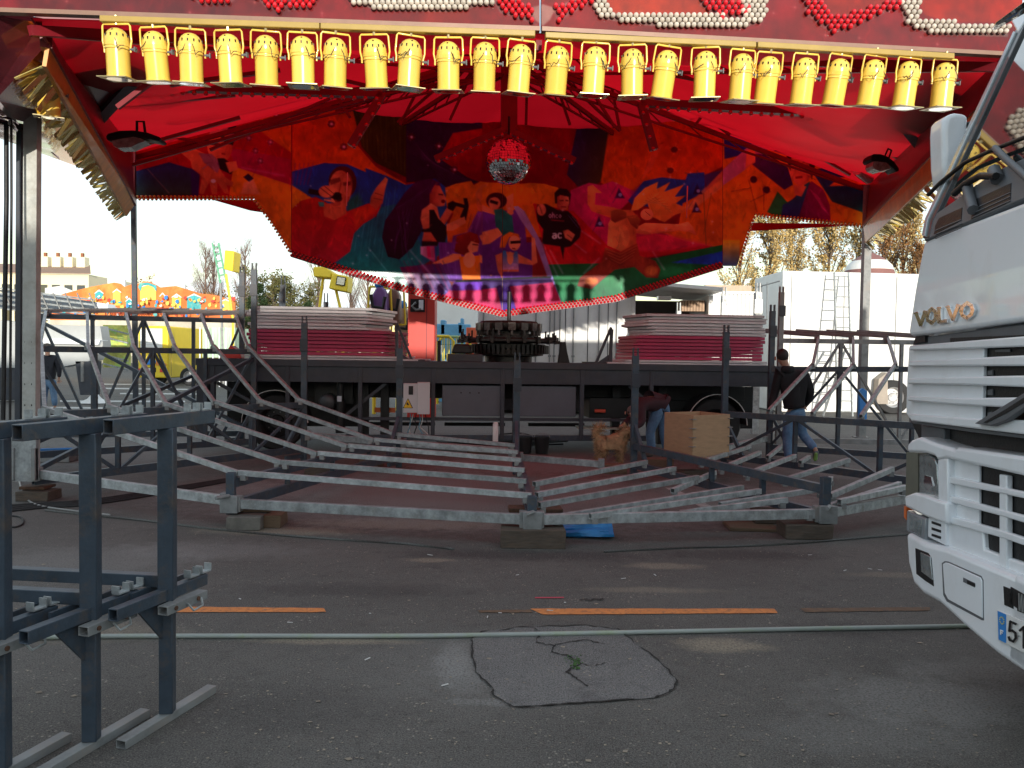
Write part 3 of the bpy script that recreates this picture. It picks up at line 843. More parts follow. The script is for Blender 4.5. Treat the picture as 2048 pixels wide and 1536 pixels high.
# orange ground of the middle
pa([(1230, 520), (1310, 490), (1430, 466), (1450, 500), (1500, 470), (1560, 480), (1800, 480), (1800, 960), (1250, 950), (1240, 840), (1290, 720), (1240, 660)], (215, 110, 15), (195, 75, 20), 90)
pa([(1250, 640), (1290, 620), (1320, 650), (1290, 700), (1250, 680)], (16, 6, 16)); la([(1290, 640), (1400, 670)], 26, (18, 8, 18)); pa([(1370, 600), (1400, 600), (1412, 660), (1390, 770), (1345, 745), (1380, 660)], (20, 8, 20))
pa([(1240, 800), (1380, 740), (1390, 790), (1290, 850), (1240, 850)], (218, 115, 71))
pa([(1460, 560), (1500, 500), (1560, 480), (1540, 540), (1500, 640), (1600, 690), (1620, 730), (1480, 700)], (215, 115, 45), (190, 80, 40), 90)
pa([(1480, 700), (1640, 720), (1700, 900), (1728, 960), (1280, 960), (1290, 890), (1400, 860)], (120, 50, 140), (90, 30, 100), 90)
for i in range(10): la([(1430 + i * 24, 720), (1400 + i * 20, 870)], 5, (180, 120, 190) if i % 2 else (70, 20, 90), al=.4)
pa([(1180, 940), (1900, 940), (1900, 1240), (1270, 1240), (1190, 1130)], (110, 45, 140), (80, 25, 110), 30)
for i in range(18): la([(1200 + i * 32, 950), (1230 + i * 30, 1230)], 6, (165, 95, 180) if i % 2 else (60, 20, 90), al=.35)
pa([(1490, 890), (1620, 820), (1680, 850), (1560, 930), (1700, 880), (1700, 930), (1530, 975)], (223, 121, 78))
pa([(1320, 890), (1420, 858), (1480, 880), (1495, 940), (1440, 1000), (1400, 1050), (1300, 1010)], (150, 30, 20), (100, 12, 15), 90)
pa([(1430, 930), (1490, 950), (1480, 1010), (1420, 1025), (1400, 980)], (228, 134, 91)); la([(1440, 955), (1485, 960)], 8, (70, 10, 15))
pa([(1130, 1100), (1290, 1025), (1350, 1030), (1360, 1060), (1290, 1090), (1150, 1125)], (228, 128, 80)); pa([(1490, 1030), (1560, 1060), (1615, 1170), (1580, 1200), (1530, 1110), (1490, 1090)], (228, 128, 80))
pa([(1335, 1050), (1495, 1040), (1505, 1275), (1370, 1275)], (225, 110, 20), (215, 95, 25), 90); ea(1415, 1075, 46, 60, (233, 140, 93))
# stripes under the figures
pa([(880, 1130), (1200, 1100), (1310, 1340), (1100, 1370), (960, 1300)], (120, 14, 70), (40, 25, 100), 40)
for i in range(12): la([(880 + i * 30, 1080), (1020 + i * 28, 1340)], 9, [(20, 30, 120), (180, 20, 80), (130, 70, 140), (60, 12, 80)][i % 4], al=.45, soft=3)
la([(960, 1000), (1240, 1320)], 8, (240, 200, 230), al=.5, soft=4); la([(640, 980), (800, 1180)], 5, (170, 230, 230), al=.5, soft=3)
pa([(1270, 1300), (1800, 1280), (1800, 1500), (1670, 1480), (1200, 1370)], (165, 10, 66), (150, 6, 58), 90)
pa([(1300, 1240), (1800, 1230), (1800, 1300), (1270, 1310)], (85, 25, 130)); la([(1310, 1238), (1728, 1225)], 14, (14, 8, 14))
# right half
pb([(-60, 520), (310, 482), (420, 490), (520, 520), (600, 560), (600, 700), (400, 900), (-60, 900)], (220, 115, 15), (205, 85, 18), 90)
pb([(620, 540), (760, 482), (850, 500), (940, 470), (1140, 560), (1000, 690), (1050, 1000), (760, 960), (600, 700)], (200, 35, 100), (190, 20, 75), 80)
pb([(330, 640), (640, 700), (800, 860), (900, 960), (1130, 900), (1250, 870), (1780, 940), (1780, 970), (1250, 1050), (900, 1110), (450, 1110)], (195, 20, 25), (180, 10, 30), 20)
pb([(1060, 620), (1120, 540), (1180, 470), (1320, 440), (1500, 462), (1520, 410), (1645, 402), (1660, 620), (1480, 680), (1100, 660)], (25, 75, 175), (20, 50, 130), 90)
pb([(1080, 560), (1150, 500), (1100, 640)], (110, 20, 110), al=.6, soft=6)
pb([(1480, 640), (1640, 560), (1860, 380), (1860, 1000), (1500, 930), (1300, 860), (1450, 800)], (220, 115, 20), (200, 80, 20), 100)
pb([(1480, 690), (1790, 380), (1860, 340), (1860, 460), (1560, 690)], (225, 140, 90), al=.75, soft=3)
pb([(1640, 420), (1790, 380), (1660, 520)], (30, 60, 140), al=.7, soft=3)
pb([(900, 900), (1250, 850), (1700, 960), (1300, 1010), (1000, 1000)], (220, 50, 90), al=.6, soft=6)
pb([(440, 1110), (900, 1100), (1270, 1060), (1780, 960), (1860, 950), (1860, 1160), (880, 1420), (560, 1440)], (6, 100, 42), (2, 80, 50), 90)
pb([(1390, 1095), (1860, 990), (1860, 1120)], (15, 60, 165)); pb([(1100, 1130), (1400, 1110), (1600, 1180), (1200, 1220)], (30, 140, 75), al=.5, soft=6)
for (x, y) in ((1000, 570), (845, 790), (1590, 680), (1600, 540)):
    pb([(x - 40, y + 30), (x - 10, y - 50), (x + 15, y), (x + 35, y + 30)], (25, 15, 70), al=.85); eb(x, y + 5, 14, 14, (150, 150, 210)); lb([(x - 60, y + 70), (x - 10, y - 10)], 4, (60, 20, 80), al=.6); lb([(x - 80, y + 20), (x - 30, y - 60)], 4, (60, 20, 80), al=.5)
lb([(1640, 560), (1660, 960)], 5, (60, 60, 30), al=.6); lb([(1700, 560), (1640, 880)], 4, (60, 60, 30), al=.5)
# figure in black racing top
pb([(355, 700), (365, 650), (430, 645), (520, 690), (600, 700), (660, 760), (700, 840), (690, 900), (620, 970), (570, 980), (562, 1070), (540, 970), (400, 950), (410, 840), (365, 780)], (24, 8, 16), (10, 4, 10), 90)
pb([(500, 640), (496, 560), (530, 525), (590, 530), (622, 570), (612, 650)], (22, 8, 12)); pb([(515, 590), (540, 575), (605, 590), (610, 640), (585, 690), (550, 700), (515, 670)], (223, 121, 84), (165, 60, 45), 180)
lb([(535, 620), (565, 618)], 7, (40, 10, 14)); lb([(580, 618), (602, 620)], 7, (40, 10, 14)); lb([(545, 665), (585, 668)], 8, (110, 20, 25)); lb([(510, 548), (600, 548)], 10, (14, 6, 10))
eb(395, 690, 36, 46, (218, 115, 80)); lb([(380, 660), (400, 720)], 5, (110, 30, 25)); pb([(560, 850), (600, 840), (655, 880), (625, 935), (575, 905)], (218, 117, 80)); lb([(590, 880), (630, 910)], 5, (110, 30, 25))
def glyph(cx, cy, w, h, strokes, t, col):
    for st in strokes: lb([(cx + x * w, cy + y * h) for x, y in st], t, col)
GA = [[(.1, .15), (.8, .1), (.9, .3), (.9, 1)], [(.9, .5), (.3, .5), (.05, .7), (.2, 1), (.7, 1), (.9, .8)]]
GC = [[(.95, .2), (.6, 0), (.25, .1), (.05, .5), (.25, .9), (.6, 1), (.95, .8)]]
GH = [[(.1, -.5), (.1, 1)], [(.1, .3), (.5, 0), (.85, .25), (.85, 1)]]
GO = [[(.5, 0), (.05, .5), (.5, 1), (.95, .5), (.5, 0)]]
glyph(478, 868, 34, 40, GA, 11, (235, 225, 225)); glyph(520, 868, 32, 40, GC, 11, (235, 225, 225))
glyph(450, 722, 24, 30, GO, 7, (215, 150, 170)); glyph(478, 722, 20, 32, GH, 7, (215, 150, 170)); glyph(504, 726, 18, 26, GC, 6, (215, 150, 170)); glyph(528, 726, 20, 26, GO, 6, (215, 150, 170))
lb([(470, 768), (570, 776)], 7, (170, 40, 50)); lb([(600, 730), (680, 830)], 5, (90, 110, 150), al=.8); lb([(630, 740), (690, 810)], 5, (190, 190, 210), al=.6)
for q in (((700, 850), (850, 950)), ((400, 940), (520, 1200)), ((460, 1000), (560, 1180)), ((650, 950), (740, 1020)), ((1250, 1010), (1340, 1150)), ((720, 1180), (840, 1060))):
    lb(q, 9, (240, 190, 210), al=.45, soft=4)
# dancer
pb([(1080, 700), (1110, 600), (1190, 520), (1290, 475), (1280, 530), (1385, 475), (1340, 550), (1490, 495), (1420, 590), (1505, 580), (1430, 640), (1540, 690), (1420, 730), (1340, 785), (1240, 745), (1210, 640), (1140, 690)], (235, 150, 55), (205, 105, 45), 60)
for i in range(16): lb([(1120 + i * 8, 690 - i * 8), (1300 + i * 8, 560 + i * 12)], 4, (160, 70, 30) if i % 2 else (250, 200, 100), al=.5)
pb([(750, 510), (790, 500), (860, 560), (810, 560), (805, 650), (950, 672), (1010, 690), (990, 730), (930, 755), (780, 700), (748, 640)], (238, 147, 78), (195, 80, 45), 90)
pb([(1110, 830), (1190, 790), (1450, 800), (1520, 780), (1560, 820), (1590, 890), (1530, 860), (1450, 850), (1200, 880), (1110, 870)], (243, 147, 84), (200, 80, 50), 90)
pb([(900, 960), (910, 800), (935, 740), (1010, 690), (1090, 690), (1140, 750), (1120, 840), (1125, 950), (1005, 1010)], (238, 147, 78), (190, 75, 40), 0); eb(1020, 900, 55, 90, (235, 135, 75), al=.5)
eb(1205, 725, 50, 44, (233, 134, 84)); lb([(1190, 700), (1230, 735)], 5, (110, 40, 30))
pb([(930, 700), (1000, 682), (1045, 710), (1050, 750), (960, 790), (930, 770)], (165, 80, 40), (110, 40, 25), 90); pb([(1050, 740), (1130, 725), (1160, 770), (1130, 840), (1080, 800)], (165, 80, 40), (110, 40, 25), 90)
pb([(885, 975), (1000, 1012), (1130, 945), (1150, 1040), (1270, 1080), (1310, 1150), (1290, 1215), (1200, 1210), (1110, 1130), (960, 1150), (860, 1230), (780, 1300), (670, 1275), (690, 1210), (860, 1085)], (165, 55, 30), (100, 25, 18), 90)
for i in range(8): lb([(890 + i * 5, 990 + i * 12), (1000, 1030 + i * 12), (1130 - i * 5, 965 + i * 12)], 4, (80, 18, 15) if i % 2 else (223, 128, 78), al=.5)
eb(1240, 1160, 50, 40, (225, 120, 50), al=.6, soft=6); eb(780, 1240, 50, 30, (225, 120, 50), al=.6, soft=6)
# seated figures, middle
pb([(-60, 690), (60, 700), (180, 690), (260, 700), (300, 1180), (-60, 1190)], (105, 45, 145), (80, 28, 110), 90)
pb([(180, 665), (215, 660), (265, 700), (400, 950), (545, 1395), (470, 1395), (440, 1200), (330, 900), (230, 760)], (170, 135, 190), (120, 100, 160), 90)
pb([(110, 600), (180, 560), (180, 720), (140, 740)], (228, 128, 78)); eb(50, 620, 80, 62, (60, 12, 25)); eb(35, 640, 46, 48, (223, 121, 80)); lb([(0, 622), (60, 640)], 22, (14, 5, 10))
pb([(30, 690), (90, 680), (170, 740), (185, 880), (100, 895), (45, 820)], (25, 125, 110), (12, 90, 85), 90); pb([(-60, 860), (60, 828), (98, 880), (0, 950), (-60, 960)], (228, 128, 80)); pb([(-60, 650), (30, 690), (40, 730), (-60, 700)], (223, 121, 78))
pb([(75, 980), (85, 900), (150, 858), (220, 876), (236, 930), (200, 900), (150, 900), (115, 980)], (205, 100, 25)); eb(188, 945, 46, 58, (233, 140, 97)); lb([(158, 940), (236, 936)], 20, (14, 5, 10)); lb([(170, 985), (195, 990)], 8, (130, 20, 30))
pb([(40, 1040), (110, 1010), (200, 1020), (320, 1080), (318, 900), (345, 905), (365, 1095), (330, 1115), (215, 1100), (222, 1165), (100, 1165), (95, 1220), (60, 1160)], (233, 140, 93), (190, 80, 55), 90)
pb([(95, 1005), (120, 1000), (150, 1110), (190, 1010), (212, 1010), (216, 1060), (220, 1150), (95, 1150)], (35, 110, 170), (190, 120, 160), 90); eb(155, 1060, 25, 50, (233, 140, 93))
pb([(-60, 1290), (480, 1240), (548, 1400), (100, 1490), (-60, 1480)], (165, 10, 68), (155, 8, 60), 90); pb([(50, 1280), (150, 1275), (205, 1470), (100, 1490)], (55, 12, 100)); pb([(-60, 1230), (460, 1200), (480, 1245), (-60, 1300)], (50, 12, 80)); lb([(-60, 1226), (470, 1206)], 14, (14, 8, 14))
for i in range(28):
    rx_, ry_ = random.uniform(590, 1440), random.uniform(330, 560)
    cv.star(rx_, ry_, random.uniform(2, 5), (255, 220, 230), .35)
cv.finish(strokes=2600)
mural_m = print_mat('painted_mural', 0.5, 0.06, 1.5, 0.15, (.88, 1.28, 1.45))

bd = thing('painted_backdrop', Vector((0, 16.6, 0)), 'wide painted scenery backdrop with singers and dancers behind the turntable', 'backdrop')
V_C = P(1005, 500, 17.0); V_L = P(583, 500, 16.2); V_R = P(1445, 500, 17.0)
def vplane(a, b):
    d = (b - a); d.z = 0; n = Vector((-d.y, d.x, 0)).normalized()
    return lambda x, y: PL(x, y, a, n)
plL = vplane(V_L, V_C); plR = vplane(V_C, V_R)
lerp = lambda xs, ys: (lambda x: float(np.interp(x, xs, ys)))
topc = lerp([583, 640, 790, 1005, 1240, 1445], [200, 205, 230, 232, 245, 240])
botc = lerp([583, 800, 1005, 1230, 1445], [506, 575, 628, 598, 530])
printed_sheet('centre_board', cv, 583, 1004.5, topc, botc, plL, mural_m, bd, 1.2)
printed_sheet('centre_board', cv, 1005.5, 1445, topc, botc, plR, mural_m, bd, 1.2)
for x0, x1, pl in ((583, 1004.5, plL), (1005.5, 1445, plR)):
    xs = np.linspace(x0, x1, 6)
    MB().prism([pl(x, topc(x)) + RN * .01 for x in xs] + [pl(x, botc(x)) + RN * .01 for x in xs[::-1]], RN * .03).build('backing_board', redp, bd)
# wings
Wl = lambda x, y: (150 + x / 3.724, 150 + y / 3.724)
cv2 = Canvas(255, 180, 595, 520, 0.85, (165, 12, 25))
def pw(pts, *a, **k): cv2.poly([Wl(*q) for q in pts], *a, **k)
def lw(pts, w, col, **k): cv2.line([Wl(*q) for q in pts], w / 3.724, col, **k)
pw([(1370, 60), (1640, 60), (1640, 600), (1380, 420)], (200, 60, 8), (190, 85, 15), 90)
pw([(440, 720), (700, 650), (870, 700), (900, 900), (440, 900)], (30, 40, 100), (40, 60, 50), 90)
pw([(1140, 540), (1640, 630), (1640, 830), (1200, 690)], (175, 15, 70), (160, 10, 50), 0)
pw([(1180, 680), (1640, 830), (1640, 1400), (1150, 1400), (1150, 880)], (220, 120, 18), (200, 95, 20), 90)
lw([(1240, 690), (1560, 750)], 14, (200, 90, 130), al=.6, soft=4); lw([(540, 700), (700, 880)], 8, (170, 110, 110), al=.5)
for q in ((1295, 390), (1295, 470), (1455, 500), (1345, 565), (1380, 640), (850, 440), (1500, 300)):
    cv2.ell(*Wl(*q), 6, 6, (90, 10, 40), al=.8); cv2.star(*Wl(*q), 8, (255, 190, 210), .7); lw([q, (q[0] - 60, q[1] + 120)], 8, (120, 20, 80), al=.4)
pw([(740, 540), (760, 510), (830, 520), (960, 580), (1040, 640), (1120, 760), (1180, 800), (1170, 830), (1130, 820), (1150, 890), (1110, 880), (1060, 800), (1060, 890), (1020, 890), (1000, 800), (960, 890), (925, 885), (945, 760), (870, 700), (860, 640)], (220, 115, 70), (185, 75, 45), 60)
cv2.ell(*Wl(1080, 520), 26, 36, (220, 110, 70), (180, 70, 48), 0); pw([(1000, 440), (1015, 370), (1120, 335), (1190, 370), (1205, 440), (1180, 460), (1060, 430)], (190, 110, 110), (165, 80, 90), 0)
pw([(1110, 335), (1140, 325), (1200, 365), (1205, 445), (1150, 420)], (45, 8, 40)); pw([(950, 480), (1000, 450), (1000, 520), (960, 520)], (45, 8, 40)); lw([(1060, 440), (1100, 465)], 10, (20, 8, 14)); pw([(1095, 450), (1185, 495), (1175, 525), (1110, 500)], (18, 6, 12)); lw([(1090, 585), (1120, 590)], 8, (110, 20, 25))
pw([(920, 580), (1020, 590), (1090, 660), (1060, 730), (960, 650)], (130, 90, 120), al=.8); pw([(1060, 620), (1110, 620), (1200, 690), (1160, 740), (1080, 700)], (22, 8, 16)); pw([(1120, 650), (1200, 640), (1215, 700), (1150, 730)], (215, 108, 68))
pw([(860, 690), (930, 740), (920, 900), (870, 900)], (40, 15, 90)); lw([(950, 700), (1000, 660)], 6, (150, 110, 130)); cv2.ell(*Wl(1030, 790), 5, 4, (230, 200, 210))
pw([(1255, 760), (1290, 735), (1330, 770), (1300, 800)], (30, 14, 50)); pw([(1260, 800), (1330, 780), (1380, 890), (1230, 890)], (220, 150, 150), al=.5, soft=4)
cv2.finish(strokes=700)
wl = vplane(P(266, 400, 14.9), V_L)
topw = lerp([266, 330, 480, 530, 583], [296, 262, 196, 182, 180]); botw = lerp([266, 510, 545, 583], [398, 398, 448, 506])
printed_sheet('wing_board', cv2, 266, 582, topw, botw, wl, mural_m, bd, 1.2)
cv3 = Canvas(1435, 200, 1750, 545, 0.85, (220, 115, 20))
Wr = lambda x, y: (1350 + x / 2.925, y / 2.925)
def pr(pts, *a, **k): cv3.poly([Wr(*q) for q in pts], *a, **k)
def lr(pts, w, col, **k): cv3.line([Wr(*q) for q in pts], w / 2.925, col, **k)
pr([(250, 640), (420, 640), (560, 860), (900, 800), (1150, 900), (1150, 700), (250, 600)], (190, 45, 10), (185, 15, 30), 0)
pr([(500, 780), (1150, 800), (1150, 1120), (860, 960), (700, 880)], (190, 15, 30), (160, 10, 30), 0)
pr([(285, 800), (330, 755), (460, 790), (560, 830), (420, 900), (290, 930)], (25, 40, 130)); pr([(260, 1010), (500, 790), (560, 860), (400, 1000), (260, 1100)], (190, 110, 150), (170, 80, 120), 0)
pr([(800, 1000), (900, 970), (1150, 1060), (1150, 1260), (920, 1180)], (25, 45, 120), (20, 70, 60), 90); pr([(900, 1090), (960, 1040), (1150, 1010), (1150, 1080)], (215, 100, 30)); pr([(540, 1240), (600, 1120), (700, 1230), (620, 1280)], (30, 120, 60))
pr([(455, 900), (520, 900), (660, 980), (690, 1080), (640, 1110), (500, 1000), (450, 960)], (70, 25, 80), (40, 20, 80), 0); pr([(420, 880), (470, 870), (470, 950), (410, 985)], (220, 110, 70))
pr([(650, 1290), (640, 1220), (720, 1130), (800, 1060), (870, 1110), (905, 1200), (910, 1300)], (70, 14, 60), (150, 20, 80), 0); pr([(620, 1270), (630, 1200), (700, 1160), (760, 1080), (790, 1060), (720, 1280)], (15, 90, 100), (30, 40, 110), 90)
for i in range(9): lr([(790 + i * 8, 1110 + i * 12), (840 + i * 8, 1150 + i * 14)], 5, (220, 70, 130), al=.5)
cv3.ell(*Wr(735, 970), 24, 40, (220, 110, 72), (180, 70, 50), 0); pr([(655, 940), (655, 860), (720, 835), (800, 870), (822, 960), (800, 1050), (785, 960), (760, 900), (700, 890), (680, 920), (675, 1000)], (40, 8, 14))
pr([(690, 1080), (770, 1090), (740, 1150), (700, 1140)], (205, 100, 65)); lr([(690, 945), (720, 950)], 8, (50, 10, 14)); lr([(750, 945), (780, 940)], 8, (50, 10, 14)); lr([(705, 1040), (745, 1035)], 12, (120, 15, 20)); lr([(735, 960), (730, 1000)], 6, (140, 50, 35))
for a_, b_ in (((430, 1050), (480, 1240)), ((520, 1080), (520, 1230)), ((440, 1180), (560, 1120)), ((330, 1120), (440, 1100))): lr([a_, b_], 5, (110, 30, 20), al=.6)
cv3.ell(*Wr(460, 1050), 7, 7, (60, 15, 40)); cv3.ell(*Wr(535, 1110), 7, 7, (60, 15, 40))
cv3.poly([(1440, 480), (1480, 480), (1478, 545), (1440, 545)], (235, 170, 30), (20, 90, 190), 90)
cv3.finish(strokes=700)
wr = vplane(V_R, P(1735, 440, 16.2))
topr = lerp([1446, 1460, 1560, 1735], [215, 212, 238, 345]); botr = lerp([1446, 1474, 1500, 1510, 1735], [532, 532, 450, 430, 452])
printed_sheet('wing_board', cv3, 1446, 1735, topr, botr, wr, mural_m, bd, 1.2)
for sx, y0_, y1_, pl_ in ((583, 200, 505, plL), (1005, 234, 626, plL), (1445.5, 242, 530, plR)):
    MB().beam(pl_(sx, y0_) + RN * .03, pl_(sx, y1_) + RN * .03, .09, .03, up=RN).build('seam_batten', redp, bd)
# bulbs along the lower edges
def bulb_rows(mb, pts, place, r, pitch, rows, drop):
    for a, b in zip(pts, pts[1:]):
        A1, B1 = place(*a), place(*b); n = max(1, int((B1 - A1).length / pitch))
        for k in range(n):
            for w in range(rows):
                p = A1.lerp(B1, (k + .5 * (w % 2)) / n) + Vector((0, 0, -w * drop)) - RN * .04
                mb.ball(p, r, 6, 4)
for pts, place in (([(583, 503), (800, 572), (1005, 624)], plL), ([(1005, 624), (1230, 594), (1445, 526)], plR)):
    mb = MB()
    for a, b in zip(pts, pts[1:]): mb.beam(place(*a) - Vector((0, 0, .05)), place(*b) - Vector((0, 0, .05)), .05, .12)
    mb.build('bulb_rail', redp, bd)
    mb = MB(); bulb_rows(mb, [(x, y - 2) for x, y in pts], place, .028, .075, 3, .05)
    o = mb.build('bulbs', redbulb, bd, smooth=True); o['kind'] = 'stuff'
for pts, place in (([(268, 394), (508, 394), (545, 444), (580, 500)], wl), ([(1478, 530), (1500, 448), (1510, 428), (1733, 450)], wr)):
    mb = MB(); bulb_rows(mb, pts, place, .028, .07, 2, .05)
    o = mb.build('bulbs', goldbulb, bd, smooth=True); o['kind'] = 'stuff'
# crimson valance seen under the wings
MB().prism([P(420, 398, 15.6), P(555, 400, 16.2), P(560, 430, 16.2), P(500, 421, 16.0)], RN * .02).build('valance', fabric, bd)
MB().prism([P(1478, 445, 17.2), P(1730, 448, 16.4), P(1730, 450, 16.4), P(1500, 462, 17.2)], RN * .02).build('valance', fabric, bd)
# hanging neon rods
for a, b in (((695, 345), (693, 412)), ((1375, 372), (1373, 436))):
    o = MB().tube([R(*a, 15.5), R(*b, 15.5)], .012, 6).build('glass_rod', mat('clear_pink_rod', (.9, .5, .4), .1, .4), None)
    tag(o, 'thin glowing rod hanging in front of the %s half of the backdrop' % ('left' if a[0] < 1000 else 'right'), 'rod')

# ------------------------------------------------------------------ mirror ball
bc = R(1017, 323, 13.0); br = (R(1062, 323, 13.0) - bc).length
ballt = thing('mirror_ball', bc - Vector((0, 0, br)), 'silver mirror ball hanging from the middle of the red canopy', 'mirror ball')
mb = MB(); M1 = 26
for i in range(M1):
    t0 = pi * i / M1; t1 = pi * (i + 1) / M1 - .012; rr_ = (sin(t0) + sin(t1)) / 2
    nseg = max(4, int(2 * M1 * rr_))
    for k in range(nseg):
        a0 = 2 * pi * k / nseg; a1 = 2 * pi * (k + 1) / nseg - .012
        tilt = Vector((random.uniform(-1, 1), random.uniform(-1, 1), random.uniform(-1, 1))) * br * .016
        q = [Vector((sin(t) * cos(a), sin(t) * sin(a), cos(t))) * br for t, a in ((t0, a0), (t1, a0), (t1, a1), (t0, a1))]
        ws = [random.uniform(-.012, .012) * br for _ in range(4)]
        mb.face([bc + p * (1 + w / br) for p, w in zip(q, ws)])
o = mb.build('mirror_tiles', chrome, ballt, recalc=False); o['kind'] = 'stuff'
MB().ball(bc, br * .985, 24, 16).build('core', black, ballt, smooth=True)
MB().tube([bc + Vector((0, 0, br)), bc + Vector((0, 0, br + .35))], .02).build('hanger', black, ballt)
MB().lathe(bc + Vector((0, 0, br * .97)), [(0, .06), (.05, .06), (.05, 0), (0, 0)], 12).build('cap', redp, ballt, smooth=True)

# ------------------------------------------------------------------ fascia over the front
cf = Canvas(-40, -60, 2060, 140, 0.6, (160, 12, 28))
for x in range(-40, 2060, 130):
    cf.poly([(x, -60), (x + 120, -60), (x + 60, 40), (x - 30, 60)], (190, 60, 20) if (x // 130) % 3 == 0 else (185, 15, 55), al=.55, soft=14)
cf.poly([(1180, -60), (1560, -60), (1500, 30), (1200, 30)], (215, 80, 15)); cf.poly([(1050, -60), (1130, -60), (1085, 6)], (200, 60, 20)); cf.poly([(1640, -60), (1790, -60), (1800, 10), (1660, 34)], (205, 70, 15), (190, 45, 10), 90)
cf.poly([(1830, -10), (1900, -60), (2050, -60), (2050, 46), (1900, 44), (1850, 30)], (205, 60, 15)); cf.poly([(700, -60), (990, -60), (900, 6), (760, 4)], (200, 90, 60))
cf.poly([(20, -60), (700, -60), (560, 30), (300, 40), (40, 16)], (120, 10, 35), al=.7, soft=10)
wh = (205, 205, 215)
WB = [[(685, -30), (1000, -30), (985, 8), (900, 24), (760, 22), (700, 6)],
      [(1186, -12), (1210, -14), (1216, 18), (1240, 30), (1480, 34), (1478, -10), (1520, -14), (1532, 10), (1526, 44), (1480, 58), (1300, 52), (1200, 38), (1184, 18)],
      [(1800, 8), (1830, -20), (1862, -30), (1838, 10), (1834, 34), (1850, 44), (2016, 50), (2016, 74), (1860, 70), (1808, 46)]]
RB = [[(340, -40), (380, -40), (470, 0), (460, 8), (400, 10)], [(480, -40), (540, -30), (580, 12), (560, 24), (530, 14)], [(590, -40), (680, -40), (620, 14), (575, 24)],
      [(985, 0), (1010, -14), (1070, 20), (1068, 48), (1000, 26)], [(1104, 16), (1180, -14), (1184, 4), (1116, 44)], [(1390, -20), (1430, -14), (1480, 10), (1500, 16), (1498, 34), (1440, 38), (1400, 12)],
      [(1600, -30), (1630, -20), (1668, 36), (1790, 0), (1800, 14), (1680, 64), (1660, 66), (1612, 30)]]
for q in WB: cf.poly(q, wh, (170, 175, 190), 90)
for q in RB: cf.poly(q, (190, 150, 165), (170, 120, 140), 90)
cf.poly([(1058, 16), (1086, 8), (1112, 16), (1100, 40), (1086, 52), (1070, 40)], (200, 190, 200))
for i in range(40): cf.star(random.uniform(0, 2040), random.uniform(-40, 100), random.uniform(4, 14), (255, 210, 220), .45)
cf.finish(strokes=500)
fas_m = print_mat('painted_fascia', 0.6, 0.7, 0.36, 0.0, (1, .45, .35), 0.03)
FA0 = P(-20, 27, 6.42); FA1 = P(1080, 66, 6.66); FA2 = P(1996, 108, 7.15)
def fas(x, y):
    pl = vplane(FA0, FA1) if x < 1081 else vplane(FA1, FA2)
    return pl(x, y)
fl_ = vplane(FA0, FA1); fr_ = vplane(FA1, FA2)
edge = lerp([-20, 0, 200, 1080, 1500, 1900, 1996, 2050], [22, 23, 30, 60, 80, 104, 109, 112])
for nm, x0, x1, pl in (('left', -20, 1079, fl_), ('right', 1083, 2045, fr_)):
    t = thing('painted_fascia', pl((x0 + x1) / 2, 60), 'painted front fascia board with bulb bands, %s of its middle joint' % nm, 'fascia')
    printed_sheet('printed_board', cf, x0, x1, lambda x: -60, lambda x: edge(x) - 3, pl, fas_m, t, 2.0)
    MB().prism([pl(x0, -60) + RN * .02, pl(x1, -60) + RN * .02, pl(x1, edge(x1) - 3) + RN * .02, pl(x0, edge(x0) - 3) + RN * .02], RN * .04).build('backing_board', redp, t)
    MB().beam(pl(x0, edge(x0)), pl(x1, edge(x1)), .07, .035).build('edge_strip', mat('dusty_pink_strip', (.24, .14, .10), .4, .2), t)
    wfirst = rfirst = None; cnt = 0
    for polys, m, kind in ((WB, whitebulb, 'w'), (RB, redbulb, 'r')):
        for q in polys:
            qa = np.array(q)
            if not (x0 <= qa[:, 0].mean() <= x1): continue
            pitch = 11.5 if kind == 'w' else 13
            yy = max(-34, qa[:, 1].min()); row = 0
            while yy < qa[:, 1].max():
                xx = qa[:, 0].min() + (row % 2) * pitch / 2
                while xx < qa[:, 0].max():
                    ins = False
                    for i in range(len(q)):
                        ax, ay = q[i]; bx, by = q[(i + 1) % len(q)]
                        if (ay > yy) != (by > yy) and xx < (bx - ax) * (yy - ay) / (by - ay) + ax: ins = not ins
                    if ins and yy < edge(xx) - 8:
                        p = pl(xx, yy) - RN * .03
                        if kind == 'w' and wfirst is None:
                            wfirst = MB().ball(p, .0235, 8, 6, (1, 1.25, 1)).build('bulb', m, t, smooth=True); wp = p
                        elif kind == 'r' and rfirst is None:
                            rfirst = MB().ball(p, .021, 8, 6, (1, 1.35, 1.2)).build('bulb', m, t, smooth=True); rp0 = p
                        else:
                            cnt += 1
                            if cnt < 296:
                                clone_part(wfirst if kind == 'w' else rfirst, t, p - (wp if kind == 'w' else rp0))
                    xx += pitch
                yy += 9.5; row += 1

